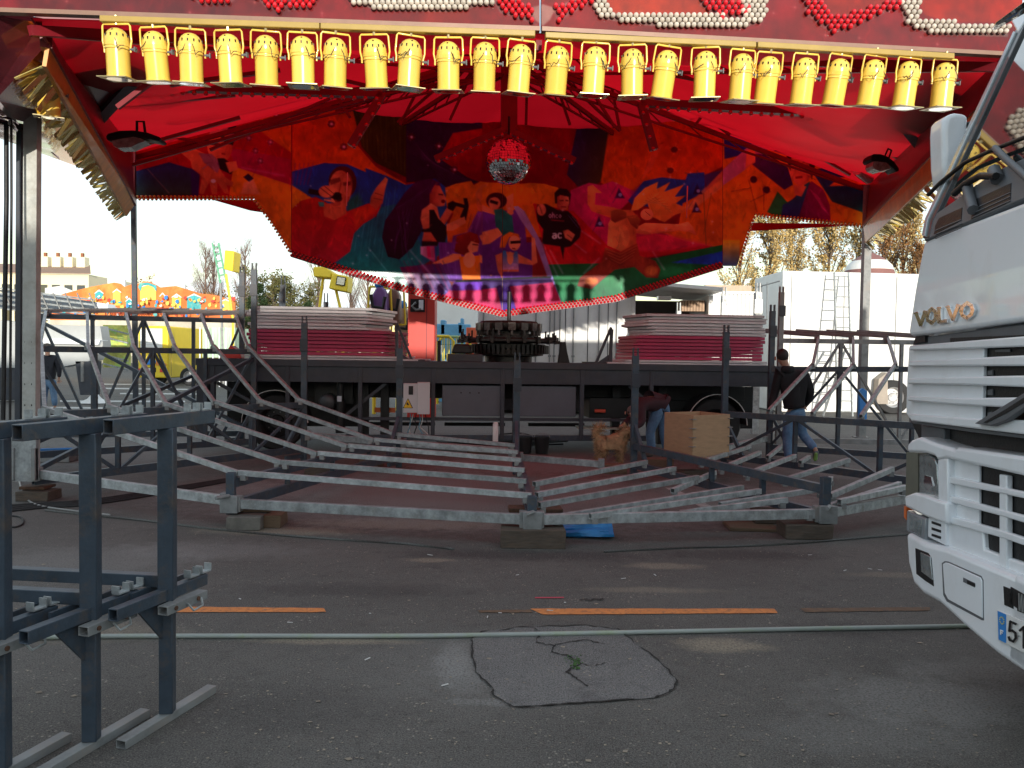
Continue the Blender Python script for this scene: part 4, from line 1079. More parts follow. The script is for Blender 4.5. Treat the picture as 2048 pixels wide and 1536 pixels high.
# yellow light bar and its spotlights
bars = [((202, 39), (640, 54)), ((642, 54), (1070, 69)), ((1090, 72), (1510, 91)), ((1513, 91), (1905, 114))]
DB = 6.62
def bplane(x): return (vplane(FA0 - RN * .12, FA1 - RN * .12) if x < 1081 else vplane(FA1 - RN * .12, FA2 - RN * .12))
for i, (a, b) in enumerate(bars):
    t = MB().beam(bplane((a[0] + b[0]) / 2)(*a), bplane((a[0] + b[0]) / 2)(*b), .06, .048).build('light_bar', yellowbar, None, bevel=.006)
    tag(t, '%s length of the yellow lamp bar counted from the left post' % ORD[i], 'bar', 'yellow lamp bars')
cans_px = [(232, 100), (305, 106), (380, 110), (455, 112), (531, 114), (604, 117), (671, 119), (747, 121), (822, 123), (896, 127), (970, 128), (1044, 133), (1118, 136), (1192, 138), (1264, 142),
           (1338, 145), (1411, 147), (1486, 152), (1541, 157), (1613, 160), (1683, 162), (1752, 164), (1820, 168), (1891, 171)]
gelm = mat('dark_gel', (0.06, 0.03, 0.06), 0.08, 0.5, 0.6, 30, coat=1)
gelm2 = mat('mirror_reflector', (0.8, 0.78, 0.76), 0.12, 1.0, 0.3, 40)
framem = mat('gel_frame_metal', (0.45, 0.38, 0.2), 0.3, 0.5, 0.2, 10)
def lamp_parts(root, gel):
    # local coordinates: hung point at the origin, can axis down
    o = MB().lathe((0, 0, 0), [(0, -.052), (.022, -.054), (.045, -.062), (.066, -.078), (.082, -.10), (.090, -.125), (.092, -.150), (.096, -.152), (.096, -.178), (.091, -.18), (.091, -.19),
                              (.093, -.192), (.093, -.197), (.086, -.20), (.086, -.37), (.089, -.372), (.089, -.385), (.080, -.385), (.078, -.2), (0, -.16)], 28).build('can', yellowp, root, smooth=True)
    mb = MB()
    for k in range(12):
        a = 2 * pi * k / 12
        c = Vector((cos(a) * .0845, sin(a) * .0845, -.108)); mb.box(c, (.006, .010, .020), Matrix.Rotation(a, 3, 'Z'))
    vs_ = mb.build('vent_slots', black, o); vs_['kind'] = 'stuff'
    MB().tube([(-.105, 0, -.215), (-.105, 0, -.18), (-.115, 0, -.14), (-.110, 0, -.040), (-.10, 0, -.026), (.10, 0, -.026), (.110, 0, -.040), (.115, 0, -.14), (.105, 0, -.18), (.105, 0, -.215)],
              .0075, 8).build('yoke', yellowp, root, smooth=True)
    MB().tube([(0, 0, .03), (0, 0, -.03)], .012, 8).build('hook_bolt', framem, root)
    mb = MB(); mb.tube([(.10, 0, -.195), (.14, 0, -.195)], .010, 8); mb.box((.143, 0, -.195), (.008, .034, .034)); mb.build('knob', greyplastic, root)
    fr = MB()
    for s in (-1, 1):
        fr.box((s * .1, 0, -.392), (.03, .23, .006)); fr.box((0, s * .1, -.392), (.172, .03, .006))
    f = fr.build('gel_frame', framem, root)
    MB().lathe((0, 0, -.396), [(0, 0), (.09, 0), (.09, .003), (0, .003)], 20).build('gel', gel, f)
protos = []
for i, (px, py) in enumerate(cans_px):
    # the can's middle sits at the pixel; its hanging point above
    mid = bplane(px)(px, py)
    a = bplane(px)(px, py - 60)
    hang = Vector((mid.x, mid.y, a.z))
    t = thing('spotlight', hang, '%s yellow spotlight can in the row, counted from the left' % ORD[i], 'spotlight', 'yellow spotlights along the front bar')
    if i < 2:
        lamp_parts_root = t
        # parts are built in local space: build at the origin then parent
        keep = t.location.copy(); t.location = (0, 0, 0)
        lamp_parts(t, gelm if i == 0 else gelm2)
        t.location = keep
        protos.append(t)
    else:
        for ch in list(protos[1 if random.random() < .5 else 0].children): copytree(ch, t)
    t.scale = (1.03, 1.03, 1.12)
    t.rotation_euler = (radians(random.uniform(6, 15)), radians(random.uniform(-2, 2)), YAW + radians(random.uniform(-14, 16)))
    d = MB(); x0 = random.choice((-1, 1))
    pts = [(0, -.055, -.075)]
    for k in range(1, 9):
        u = k / 8; pts.append((x0 * .105 * u + .01 * sin(u * 6), -.06 - .045 * sin(u * pi * .8), -.075 - .11 * u - .06 * random.uniform(.5, 1.2) * sin(u * pi)))
    d.tube([Vector(p) for p in pts], .0028, 5); d.ball((0, -.057, -.077), .010, 6, 4)
    keep = t.location.copy(); t.location = (0, 0, 0); d.build('cable', black, t); t.location = keep

# ------------------------------------------------------------------ canopy posts
def post(name, top, foot, w, label, m=galv, holes=False):
    t = thing(name, foot, label, 'post')
    MB().beam(foot, top, w, w * .8, hollow=True, up=RN).build('column', m, t, bevel=.004)
    MB().box(foot + Vector((0, 0, .01)), (w * 1.7, w * 1.7, .02), Matrix.Rotation(YAW, 3, 'Z')).build('foot_plate', m, t)
    if holes:
        mb = MB()
        for k in range(16):
            for s in (-.25, .25):
                p = foot + Vector((0, 0, .35 + k * .22)); mb.lathe(p + RD * w * s - RN * (w * .4 + .001), [(0, 0), (.012, 0)], 8, 'Y')
        o = mb.build('bolt_holes', black, t); o['kind'] = 'stuff'
    return t
pf = P(62, 975, 8.4); pf.z = .22
pt = P(66, 48, 8.4)
pt0 = post('canopy_post', pt, pf, .135, 'thick galvanised front left canopy post on timber blocks', mat('pale_galvanised_post', (.44, .45, .42), .6, 0.05, .25, 5, .1, 60, (.25, .22, .17), .5, 6), True)
MB().beam(pf + Vector((.0, -.1, 0)), pf + Vector((0, -.1, .55)), .26, .05, up=(0, 1, 0)).build('clamp', galv, pt0)
for s in (-1, 1):
    MB().box(pf + Vector((s * .11, -.12, .18)), (.04, .06, .34)).build('clamp', galvd, pt0, bevel=.004)
MB().beam(pt + Vector((-.13, 0, 0)), pf + Vector((-.13, 0, .5)), .05, .05).build('side_tube', gdark, pt0)
bl_ = P(272, 815, 14.7); bl_.z = 0.0
post('canopy_post', P(266, 288, 14.7), Vector((P(272, 815, 14.7).x, P(272, 815, 14.7).y, .05)), .085, 'slim grey back left canopy post with a white lamp strip', gsteel)
br_ = P(1723, 830, 16.0)
post('canopy_post', P(1737, 370, 16.0), Vector((br_.x, br_.y, .05)), .15, 'slim steel back right canopy post in front of the white lorry box', galvd)
for x0, x1, lab in ((12, 6, 'dark cable hanging beside the front left canopy post, outermost'), (22, 20, 'thin dark cable hanging close to the front left canopy post')):
    o = MB().tube([P(x0, 40, 8.0), P(x0 + 1, 400, 8.0), P(x1, 840, 7.9)], .022 if x0 == 12 else .012, 8).build('hanging_cable', black, None, smooth=True)
    tag(o, lab, 'cable')

# mirrored side trims of the canopy, left and right
def trim(a0, a1, b0, b1, da, db, n, side, label):
    """a0,a1 inner edge near->far ; b0,b1 outer edge near->far"""
    t = thing('side_trim', P(*a0, da), label, 'canopy trim')
    A0, A1 = P(*a0, da), P(*a1, db); B0, B1 = P(*b0, da), P(*b1, db)
    out = ((B0 - A0) + (B1 - A1)).normalized() * .03
    MB().prism([A0, A1, B1, B0], Vector((side * .03, .01, 0))).build('gold_band', mat('amber_band', (0.66, 0.24, 0.015), 0.45, 0.0, 0.25, 3, coat=.15), t)
    MB().beam(A0, A1, .09, .09).build('top_rail', redp, t)
    first = None
    for k in range(n):
        u = (k + .5) / n
        c = B0.lerp(B1, u)
        L = .26
        d = Vector((side * -.82, 0.0, -.42)).normalized()
        if first is None:
            f = MB(); w = .055
            along = (B1 - B0).normalized() * w
            q = d * L
            f.prism([c - along, c + along, c + along * .7 + q, c - along * .7 + q], Vector((.002, 0, .006)))
            first = f.build('mirror_flap', mat('gold_tinted_mirror', (0.90, 0.62, 0.20), 0.16, 0.75, 0.3, 3), t); c0 = c
            first.location = (0, 0, 0)
            # rebuild round its own point so that copies can swing
            for v in first.data.vertices: v.co = Vector(v.co) - (c - t.location)
            first.location = c - t.location
        else:
            o = clone_part(first, t, c - t.location, (random.uniform(-.25, .25), random.uniform(-.45, .35), random.uniform(-.15, .15)))
            s = 1 - .3 * u; o.scale = (s, 1, s)
    first.rotation_euler = (.1, .1, 0)
    return t
trim((92, 84), (268, 406), (84, 132), (250, 432), 6.8, 14.5, 110, 1, 'mirrored gold trim with hanging flaps along the left canopy side')
trim((1995, 172), (1730, 449), (1995, 240), (1733, 486), 7.4, 15.9, 110, -1, 'mirrored gold trim with hanging flaps along the right canopy side')
# outer face of the left canopy side, seen past the trim
t = thing('side_fascia', P(20, 200, 7.5), 'dark crimson outer side board left of the canopy with mirror streaks', 'fascia')
q = [P(-90, 30, 6.6), P(80, 45, 6.6), P(250, 430, 14.6), P(190, 344, 14.2), P(75, 305, 10.2), P(-60, 250, 7.6)]
MB().prism([P(-120, 12, 6.2), P(84, 46, 6.7), P(88, 95, 6.9), P(245, 420, 14.6), P(190, 346, 13.6), P(78, 305, 10.2), P(-60, 255, 7.4)], Vector((0, 0, .04))).build('soffit', mat('crimson_mirror_board', (.30, .05, .07), .12, .7, .5, 2.2, coat=1), t)
for (a, b, w) in (((5, 120), (70, 190), 10), ((0, 195), (60, 255), 12), ((75, 235), (150, 300), 9), ((85, 275), (118, 308), 8), ((5, 60), (60, 100), 8), ((150, 310), (190, 340), 5), ((20, 235), (75, 290), 8)):
    dd = lambda x: float(np.interp(x, [0, 80, 190], [7.3, 9.6, 13.0]))
    MB().prism([P(a[0], a[1], dd(a[0])) - Vector((0, .02, .03)), P(b[0], b[1], dd(b[0])) - Vector((0, .02, .03)), P(b[0] + 3, b[1] + w, dd(b[0])) - Vector((0, .02, .03)), P(a[0] - 2, a[1] + w, dd(a[0])) - Vector((0, .02, .03))], Vector((0, 0, .01))).build('mirror_piece', chrome, t)
# one spotlight on the left side rail
hang = P(97, 138, 7.6)
t = thing('spotlight', hang, 'single yellow spotlight on the left side rail beside the front post', 'spotlight')
for ch in list(protos[0].children): copytree(ch, t)
t.scale = (1.12,) * 3; t.rotation_euler = (radians(8), 0, .5)

# black floodlights at the back posts
def flood(px, py, D, label, flip=1):
    c = P(px, py, D)
    t = thing('floodlight', c, label, 'floodlight')
    s = D / 1600.0
    w = 52 * s
    prof = [(-1, .02), (-.93, .14), (-.5, .30), (0, .34), (.5, .26), (.93, .08), (1, -.04), (.9, -.12), (.6, -.05), (0, .04), (-.55, -.12), (-.8, -.22), (-.97, -.15)]
    MB().prism([c + RD * (x * w) + Vector((0, 0, z * w * .8 + flip * 0)) - RN * .12 for x, z in prof], RN * .24).build('housing', black, t, bevel=.01)
    MB().prism([c + RD * (x * w) + Vector((0, 0, z * w)) - RN * .13 for x, z in ((-.78, -.16), (-.5, -.09), (0, .02), (.25, -.02), (.45, -.12), (.2, -.22), (-.1, -.38), (-.55, -.42), (-.72, -.34))], RN * .2).build('reflector', mat('lamp_reflector', (.5, .5, .46), .2, .6, .4, 12), t)
    MB().tube([c + Vector((0, 0, w * .2)), c + Vector((0, 0, w * .7)), c + RD * w * .25 + Vector((0, 0, w * .7)), c + RD * w * .3 + Vector((0, 0, w * .3))], .018).build('bracket', black, t)
    return t
flood(274, 280, 10.2, 'black hexagonal floodlight hanging by the back left post', 1)
fr2 = flood(1762, 330, 11.0, 'black box floodlight hanging by the back right post', 1)
fr2.rotation_euler = (0, radians(22), 0); fr2.scale = (.62, 1, .95)
stripm = mat('lit_white_strip', (.8, .8, .82), .3, 0)
MB().beam(P(267, 292, 14.45), P(264, 392, 14.45), .05, .05).build('tube_holder', stripm, None)
tag(bpy.data.objects['tube_holder'], 'white strip of lamp holders beside the back left post', 'lamp strip')
o = MB().tube([P(1715, 340, 14.9), P(1738, 358, 15.2)], .10, 12).build('searchlight_can', mat('pale_pink_metal', (.75, .6, .62), .15, .6), None, smooth=True)
tag(o, 'short shiny can lamp beside the back right post', 'lamp')

# ------------------------------------------------------------------ the floor of the ride: steel frames
frames = {}
CEN = Vector((0.1, 14.3, 0))
def radial(name, outer, inner, zo, zi, label, m=gsteel, cells=3, ztop_in=None, ztop_out=None, low=.2, w=.06):
    """a standing truss from the rim to the middle"""
    o = Vector((outer[0], outer[1], 0)); i_ = Vector((inner[0], inner[1], 0))
    t = thing(name, o, label, 'steel frame')
    up = lambda p, z: Vector((p.x, p.y, z))
    MB().beam(up(o, low), up(i_, low), w, .09, hollow=True).build('bottom_chord', m, t)
    MB().beam(up(o, zo), up(i_, zi), w, .08, hollow=True).build('top_chord', m, t)
    for k in range(cells + 1):
        u = k / cells; p = o.lerp(i_, u); z = zo + (zi - zo) * u
        if z - low > .12:
            MB().beam(up(p, low), up(p, z), w * .85, w * .85).build('upright', m, t)
        if k < cells and z - low > .35:
            p2 = o.lerp(i_, (k + 1) / cells); z2 = zo + (zi - zo) * (k + 1) / cells
            a, b = (up(p, low), up(p2, z2)) if k % 2 else (up(p, z), up(p2, low))
            MB().beam(a, b, w * .6, w * .6).build('brace', m, t)
    if ztop_in:
        MB().beam(up(i_, 0.02), up(i_, ztop_in), .085, .07).build('inner_post', m, t, bevel=.004)
        x = RD * .03
        for s in (-1, 1):
            MB().beam(up(i_, ztop_in - .05) + x * s, up(i_, ztop_in + .10) + x * s, .016, .05).build('fork', m, t)
        MB().box(up(i_, ztop_in - .32) - RN * .05, (.11, .03, .18), Matrix.Rotation(YAW, 3, 'Z')).build('latch_plate', gdark, t)
        MB().beam(up(i_, .1) + RD * .0, up(i_.lerp(o, .09), .1) + Vector((0, 0, 0)), .05, .05).build('foot', m, t)
        mb = MB(); mb.beam(up(i_, .75), up(i_.lerp(o, .1), .2), .045, .045); mb.build('brace', m, t)
    if ztop_out:
        MB().beam(up(o, .12), up(o, ztop_out), .075, .075, hollow=True).build('outer_post', m, t, bevel=.004)
        MB().box(up(o, low + .02) - RN * .06, (.16, .05, .16)).build('corner_clamp', galvd, t, bevel=.005)
        MB().tube([up(o, low + .1) - RN * .08, up(o, low + .1) - RN * .2 - RD * .08], .018, 8).build('locking_pin', galvd, t)
    return t
xy = lambda px, py, Y: (P(px, py, Y).x, Y)
rO = {0: xy(1064, 1000, 6.7), 1: xy(462, 1000, 7.25), 2: xy(66, 900, 8.45), 3: xy(64, 700, 10.5), 4: xy(80, 640, 13.0), -1: xy(1650, 1000, 7.15)}
rI = {0: xy(1032, 900, 10.6), 1: xy(798, 880, 11.1), 2: xy(608, 830, 11.6), 3: xy(508, 700, 12.5), 4: xy(484, 640, 13.7), -1: xy(1267, 920, 10.4)}
frames[0] = radial('floor_frame', rO[0], rI[0], .33, .33, 'low steel frame running from the centre front block to the trailer', gsteel, 4, 1.54, .42)
frames[1] = radial('floor_frame', rO[1], rI[1], .40, .40, 'low steel frame from the front left block towards the white switch box', gsteel, 4, 1.68, .50)
frames[2] = radial('floor_frame', rO[2], rI[2], .90, .84, 'waist high steel frame starting at the thick front left post', gsteel, 4, 2.03)
frames[3] = radial('floor_frame', rO[3], rI[3], 1.60, 1.60, 'shoulder high steel frame with crossing braces on the left', gsteel, 4, 2.88)
frames[4] = radial('floor_frame', rO[4], rI[4], 2.13, 2.13, 'highest steel frame at the left with long diagonal braces', gsteel, 4, 2.95)
frames[-1] = radial('floor_frame', rO[-1], rI[-1], .44, .44, 'low steel frame running to the front right block beside the lorry', gsteel, 4, 1.62, .55)
rO[-2] = (5.15, 8.7); rI[-2] = xy(1447, 900, 11.5)
frames[-2] = radial('floor_frame', rO[-2], rI[-2], .86, .80, 'steel frame whose top rail runs behind the lorry, right of the crate', gsteel, 3, 1.98)
rO[-3] = (6.75, 11.2); rI[-3] = xy(1538, 900, 12.7)
frames[-3] = radial('floor_frame', rO[-3], rI[-3], 1.50, 1.44, 'tall steel frame right beyond the walking man, lower of the pair', gsteel, 3, 2.36)
rO[-4] = (7.7, 13.7); rI[-4] = xy(1555, 900, 13.8)
frames[-4] = radial('floor_frame', rO[-4], rI[-4], 1.92, 1.92, 'tallest right hand steel frame in front of the white lorry box', galvd, 3, 2.75)
# posts and frames on the far side of the turntable
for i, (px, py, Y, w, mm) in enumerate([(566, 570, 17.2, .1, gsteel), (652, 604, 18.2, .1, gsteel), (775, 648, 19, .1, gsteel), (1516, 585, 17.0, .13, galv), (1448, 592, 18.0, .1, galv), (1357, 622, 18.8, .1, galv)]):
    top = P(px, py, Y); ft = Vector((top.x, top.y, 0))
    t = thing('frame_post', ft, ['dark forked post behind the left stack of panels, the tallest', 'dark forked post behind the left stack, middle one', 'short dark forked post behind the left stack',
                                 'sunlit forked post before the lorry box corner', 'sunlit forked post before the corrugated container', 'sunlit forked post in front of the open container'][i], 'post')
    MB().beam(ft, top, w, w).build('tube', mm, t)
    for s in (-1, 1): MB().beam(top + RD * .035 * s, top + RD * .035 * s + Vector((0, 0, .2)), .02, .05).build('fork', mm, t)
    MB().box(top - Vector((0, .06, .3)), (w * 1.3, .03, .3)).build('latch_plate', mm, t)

# floor bars lying from frame to frame
def zline(i, u):
    o, n = Vector((*rO[i], 0)), Vector((*rI[i], 0))
    return o.lerp(n, u)
zo = {0: .40, 1: .47, 2: .96, 3: 1.66, 4: 2.19, -1: .50, -2: .92, -3: 1.56, -4: 1.98}
zi = {0: .40, 1: .47, 2: .90, 3: 1.66, 4: 2.19, -1: .50, -2: .86, -3: 1.50, -4: 1.98}
def node(i, k, n=6):
    u = [0.03, .22, .41, .60, .79, .97][k]
    p = zline(i, u); p.z = zo[i] + (zi[i] - zo[i]) * u
    return p
pair_name = {(0, 1): 'flat bay left of the centre block', (1, 2): 'gently rising bay at the front left', (2, 3): 'steep bay behind the thick post',
             (3, 4): 'steepest bay at far left', (-2, -3): 'steep bay beyond the walking man'}
barlen = {}
def floorbar(a, b, label, m=galv, w=.042, h=.050, grp='floor bars laid between the frames'):
    t = thing('floor_bar', a, label, 'steel bar', grp)
    MB().beam(a, b, w, h, hollow=True).build('tube', m, t, bevel=.003)
    d = (b - a).normalized()
    e1 = MB(); e1.box(a + d * .05 - Vector((0, 0, .04)), (.05, .07, .05)); e1.build('end_hook', galvd, t)
    e1 = MB(); e1.box(b - d * .05 - Vector((0, 0, .04)), (.05, .07, .05)); e1.build('end_hook', galvd, t)
    return t
for (i, j), nm in pair_name.items():
    for k in range(6):
        a, b = node(i, k), node(j, k)
        a = a + Vector((random.uniform(-.01, .01), random.uniform(-.02, .02), .005 + .003 * k)); b = b + Vector((random.uniform(-.01, .01), random.uniform(-.02, .02), .012 + .003 * k))
        if (i, j) == (-2, -3) and k in (0, 5): continue
        floorbar(a, b, '%s floor bar from the rim, %s' % (ORD[k], nm))
for k in range(6):          # short bars beyond the highest frame
    a = node(4, k) + Vector((0, 0, .03)); b = a + Vector((.75, 2.3, .18))
    floorbar(a, b, '%s bar from the left rising behind the highest left frame' % ORD[k], galvd)
for k in range(5):
    a = node(-4, k) + Vector((0, 0, .03)); b = a + Vector((-.9, 1.9, .16))
    floorbar(a, b, '%s bar from the rim behind the tallest right hand frame' % ORD[k], galvd)
    a = node(-4, k); b = node(-3, k) + Vector((-.05, -.1, -.0))
    floorbar(a, b, '%s short bar from the rim linking the two tallest right hand frames' % ORD[k], galvd)
# rim bars, low down
def rim(a, b, za, zb, label, inset=.09):
    a = Vector((*a, za)); b = Vector((*b, zb)); d = (b - a).normalized()
    t = thing('rim_bar', a, label, 'steel bar', 'rim bars at the foot of the frames')
    MB().beam(a + d * inset, b - d * inset, .06, .085, hollow=True).build('tube', galv, t, bevel=.004)
    for q, s in ((a + d * .07, 1), (b - d * .07, -1)):
        mb = MB(); mb.box(q, (.07, .1, .14)); mb.build('end_fork', galvd, t, bevel=.004)
rim(rO[0], rO[1], .22, .22, 'galvanised rim bar between the centre and the front left blocks')
rim(rO[1], rO[2], .24, .28, 'galvanised rim bar between the front left block and the thick post')
rim(rO[0], rO[-1], .22, .22, 'galvanised rim bar between the centre and the front right blocks')
rim(rO[-1], rO[-2], .22, .26, 'galvanised rim bar running from the front right block behind the lorry')
rim(rO[2], rO[3], .35, .5, 'galvanised rim bar behind the thick front left post')
rim(rI[0], rI[1], .33, .36, 'inner steel bar between the centre post and the next post left')
rim(rI[0], (1.2, 10.0), .25, .25, 'inner bar lying from the centre post towards the dog')
rim(rI[1], rI[2], .36, .40, 'inner steel bar in front of the left trailer wheel')
rim(rI[-2], rI[-3], .30, .35, 'inner steel bar behind the plywood crate')
# long diagonal braces in the left bays
for (a, za), (b, zb), lab in (((rO[3], .35), (rI[4], 1.55), 'long diagonal brace crossing the far left bays, rising right'), ((rO[4], 2.05), (rI[3], .35), 'long diagonal brace crossing the far left bays, falling right'),
                              ((rO[2], .3), (rI[3], 1.5), 'long diagonal brace rising behind the waist high left frame')):
    o = MB().beam(Vector((*a, za)), Vector((*b, zb)), .05, .05).build('diagonal_brace', gsteel, None); tag(o, lab, 'brace')

# loose bars fanned out on the right (photograph: taken down, lying askew)
loose = [((1068, 968), 7.9, .24, (1293, 924), 9.6, .52), ((1073, 990), 7.3, .24, (1350, 937), 9.1, .52), ((1078, 1010), 6.85, .38, (1396, 955), 8.5, .52),
         ((1105, 1036), 6.8, .22, (1485, 975), 7.95, .50), ((1180, 1033), 6.7, .24, (1520, 982), 7.75, .46), ((1360, 1026), 7.3, .18, (1575, 1000), 7.3, .46),
         ((1400, 925), 9.6, .50, (1500, 893), 11.4, .56), ((1440, 938), 9.2, .48, (1520, 905), 10.6, .62), ((1490, 950), 8.8, .46, (1590, 912), 9.9, .66), ((1562, 962), 8.5, .44, (1698, 920), 9.0, .62),
         ((1660, 992), 7.4, .50, (1785, 938), 8.3, .58), ((1678, 1004), 7.25, .44, (1812, 975), 7.8, .44), ((1345, 982), 8.0, .10, (1430, 945), 9.0, .30), ((1440, 1010), 7.4, .08, (1660, 975), 8.1, .25),
         ((1535, 915), 10.8, .35, (1562, 893), 11.4, .60), ((1600, 925), 10.4, .25, (1618, 914), 10.8, .35), ((1640, 985), 7.9, .2, (1662, 957), 8.6, .35), ((1610, 1028), 7.1, .15, (1800, 968), 7.9, .3)]
place_words = ['lying lowest, nearest the centre post', 'second up from the centre post', 'third up, its foot in the corner clamp', 'long one ending above the blue tarpaulin', 'thin upper one of the crossing pair',
               'short one over the front right block', 'leaning up to the plywood crate', 'leaning right of the crate corner', 'pointing at the walking man', 'raised one right of the walking man',
               'rising from the front right corner post', 'low one beside the front right corner post', 'end piece under the low frame', 'long one under the right hand low frame', 'short one behind the crate',
               'short one at the heel of the walking man', 'stub behind the front right corner post', 'lowest one beside the lorry headlamp']
for k, (a, ya, za, b, yb, zb) in enumerate(loose):
    p = P(*a, ya); q = P(*b, yb)
    floorbar(p, q, 'loose bar of the right bay, ' + place_words[k], galv, .045, .052, 'loose bars in the dismantled right bay')

# timber blocks under the frames
def block(px, py, w, d, h, z0, rot, label, m=wood2, grp='timber packing blocks'):
    b = G(px, py); b.y += d / 2
    t = MB().box(Vector((b.x, b.y, z0 + h / 2)), (w, d, h), None).build('timber_block', m, None, bevel=.008)
    for v in t.data.vertices: v.co += Vector((random.uniform(-.006, .006), random.uniform(-.006, .006), random.uniform(-.003, .003)))
    t.rotation_euler = (0, 0, rot)
    return tag(t, label, 'timber block', grp)
block(1066, 1098, .54, .26, .155, 0, .02, 'wide weathered timber block under the centre front corner', wood2)
block(1070, 1060, .50, .2, .04, .157, .03, 'thin dark board on top of the centre front timber block', rust)
block(484, 1062, .30, .26, .12, 0, .04, 'concrete coloured timber block under the front left corner, left one', mat('grey_block', (.13, .12, .105), .9, 0, .3, 8, .4, 50))
block(536, 1056, .22, .26, .115, 0, .02, 'brown timber block beside the one under the front left corner', wood)
block(490, 1052, .42, .24, .038, .125, .06, 'reddish board laid on the front left timber block', wood)
block(1620, 1080, .42, .3, .13, 0, -.02, 'dark cracked timber block under the front right corner', wood2)
block(1512, 1064, .46, .34, .035, 0, -.06, 'flat brown board on the asphalt left of the front right block', wood)
block(1540, 1056, .26, .22, .12, .038, -.05, 'timber block standing on the flat board left of the front right corner', wood2)
block(62, 1003, .34, .28, .10, 0, .02, 'timber block under the thick front left canopy post', wood2)
block(62, 1000, .26, .24, .035, .105, .05, 'rusty plate on the block under the thick canopy post', rust)
block(100, 925, .5, .3, .16, 0, .1, 'grey timber block just behind the thick canopy post', galvd)
for px, py, w, lab in ((640, 952, .4, 'under the middle of the left low frame'), (795, 925, .35, 'under the inner end of the left low frame'), (1390, 962, .45, 'under the middle of the right low frame'),
                       (960, 912, .4, 'just in front of the trailer rail'), (1230, 948, .35, 'behind the loose bars near the dog'), (740, 935, .3, 'brown one beside the left low frame'), (1320, 935, .4, 'under the plywood crate')):
    block(px, py, w, .25, .12, 0, random.uniform(-.1, .1), 'timber packing block ' + lab, random.choice((wood, wood2)))

# ------------------------------------------------------------------ crate, tarpaulin, ropes, hose
cr0 = P(1392, 912, 10.6)
ct = thing('wooden_crate', Vector((cr0.x, cr0.y, cr0.z)), 'open plywood crate with stapled metal corners standing on the steel frames', 'crate')
rot = Matrix.Rotation(radians(28), 3, 'Z')
CW, CD, CH, TH = .62, .56, .57, .018
def cbox(nm, c, s, m=ply):
    MB().box(cr0 + rot @ Vector(c), s, rot).build(nm, m, ct, bevel=.002)
cbox('side_panel', (0, -CD / 2, CH / 2), (CW, TH, CH)); cbox('side_panel', (0, CD / 2, CH / 2), (CW, TH, CH)); cbox('side_panel', (-CW / 2 + TH / 2 + .001, 0, CH / 2), (TH, CD - TH - .002, CH - .001)); cbox('side_panel', (CW / 2 - TH / 2 - .001, 0, CH / 2), (TH, CD - TH - .002, CH - .001))
cbox('bottom', (0, 0, TH), (CW - 2 * TH - .004, CD - TH - .004, TH))
stap = MB()
for sx, sy in ((-1, -1), (1, -1), (1, 1)):
    for k in range(5):
        stap.box(cr0 + rot @ Vector((sx * CW / 2, sy * CD / 2, .05 + k * .117)), (.07, .07, .008), rot)
for k in range(14): stap.box(cr0 + rot @ Vector((-CW / 2 + .03 + k * .043, -CD / 2 - TH * .6, .025)), (.008, .004, .035), rot)
for k in range(12): stap.box(cr0 + rot @ Vector((CW / 2 + .003, -CD / 2 + .03 + k * .043, .025)), (.004, .008, .035), rot)
o = stap.build('staples', galvd, ct); o['kind'] = 'stuff'

tb = G(1180, 1082); tt = thing('tarpaulin', tb, 'folded bright blue tarpaulin sticking out beside the centre timber block', 'tarpaulin')
mb = MB(); rows = 9; cols = 16; base = len(mb.v)
def tarp(off, zmul, name):
    mb = MB(); cols = 22; prof = 12
    for i in range(cols + 1):
        u = i / cols
        c0 = G(1120, 1074).lerp(G(1226, 1076), u)
        for j in range(prof):
            a = 2 * pi * j / prof
            fl = 1 + .18 * sin(a * 3 + u * 4)
            hh = (.028 + .022 * u) * zmul
            mb.v.append((c0.x + .01 * sin(u * 9 + a), c0.y + off + cos(a) * (.05 + .035 * u) * fl, max(.004, hh * (1 + sin(a) * fl * .9) + .004)))
    for i in range(cols):
        for j in range(prof):
            j2 = (j + 1) % prof
            mb.f.append((i * prof + j, i * prof + j2, (i + 1) * prof + j2, (i + 1) * prof + j)); mb.mi.append(0)
    return mb.build(name, tarpm, tt, smooth=True)
tarp(0, 1, 'fold'); tarp(.06, 1.5, 'fold')
MB().prism([G(1128, 1066, .03), G(1218, 1066, .06), G(1190, 1040, .05), G(1120, 1035, .05)], (0, 0, .02)).build('flap', tarpm, tt, bevel=.004)

def on_ground(pts, r, name, m, label, cat, twist=False, wob=0.0, n=10):
    ctrl = [G(x, y, r) for x, y in pts]; out = []
    for i in range(len(ctrl) - 1):
        p0 = ctrl[max(i - 1, 0)]; p1 = ctrl[i]; p2 = ctrl[i + 1]; p3 = ctrl[min(i + 2, len(ctrl) - 1)]
        for k in range(10):
            t = k / 10
            out.append(0.5 * ((2 * p1) + (p2 - p0) * t + (2 * p0 - 5 * p1 + 4 * p2 - p3) * t * t + (-p0 + 3 * p1 - 3 * p2 + p3) * t ** 3) + Vector((0, random.uniform(-wob, wob), 0)))
    out.append(ctrl[-1])
    if twist:
        fine = []
        for a, b in zip(out, out[1:]):
            for k in range(3): fine.append(a.lerp(b, k / 3))
        mb = MB()
        for s in range(3):
            mb.tube([p + Vector((0, cos(i * 1.1 + s * 2.1), sin(i * 1.1 + s * 2.1))) * r * .55 for i, p in enumerate(fine)], r * .6, 5)
        o = mb.build(name, m, None, smooth=True)
        o['kind'] = 'thing'
    else:
        o = MB().tube(out, r, n).build(name, m, None, smooth=True)
    return tag(o, label, cat)
hosem = mat('grey_green_hose', (.30, .33, .31), .4, 0, .15, 2, 0, 50, (.25, .33, .12), .5, 5)
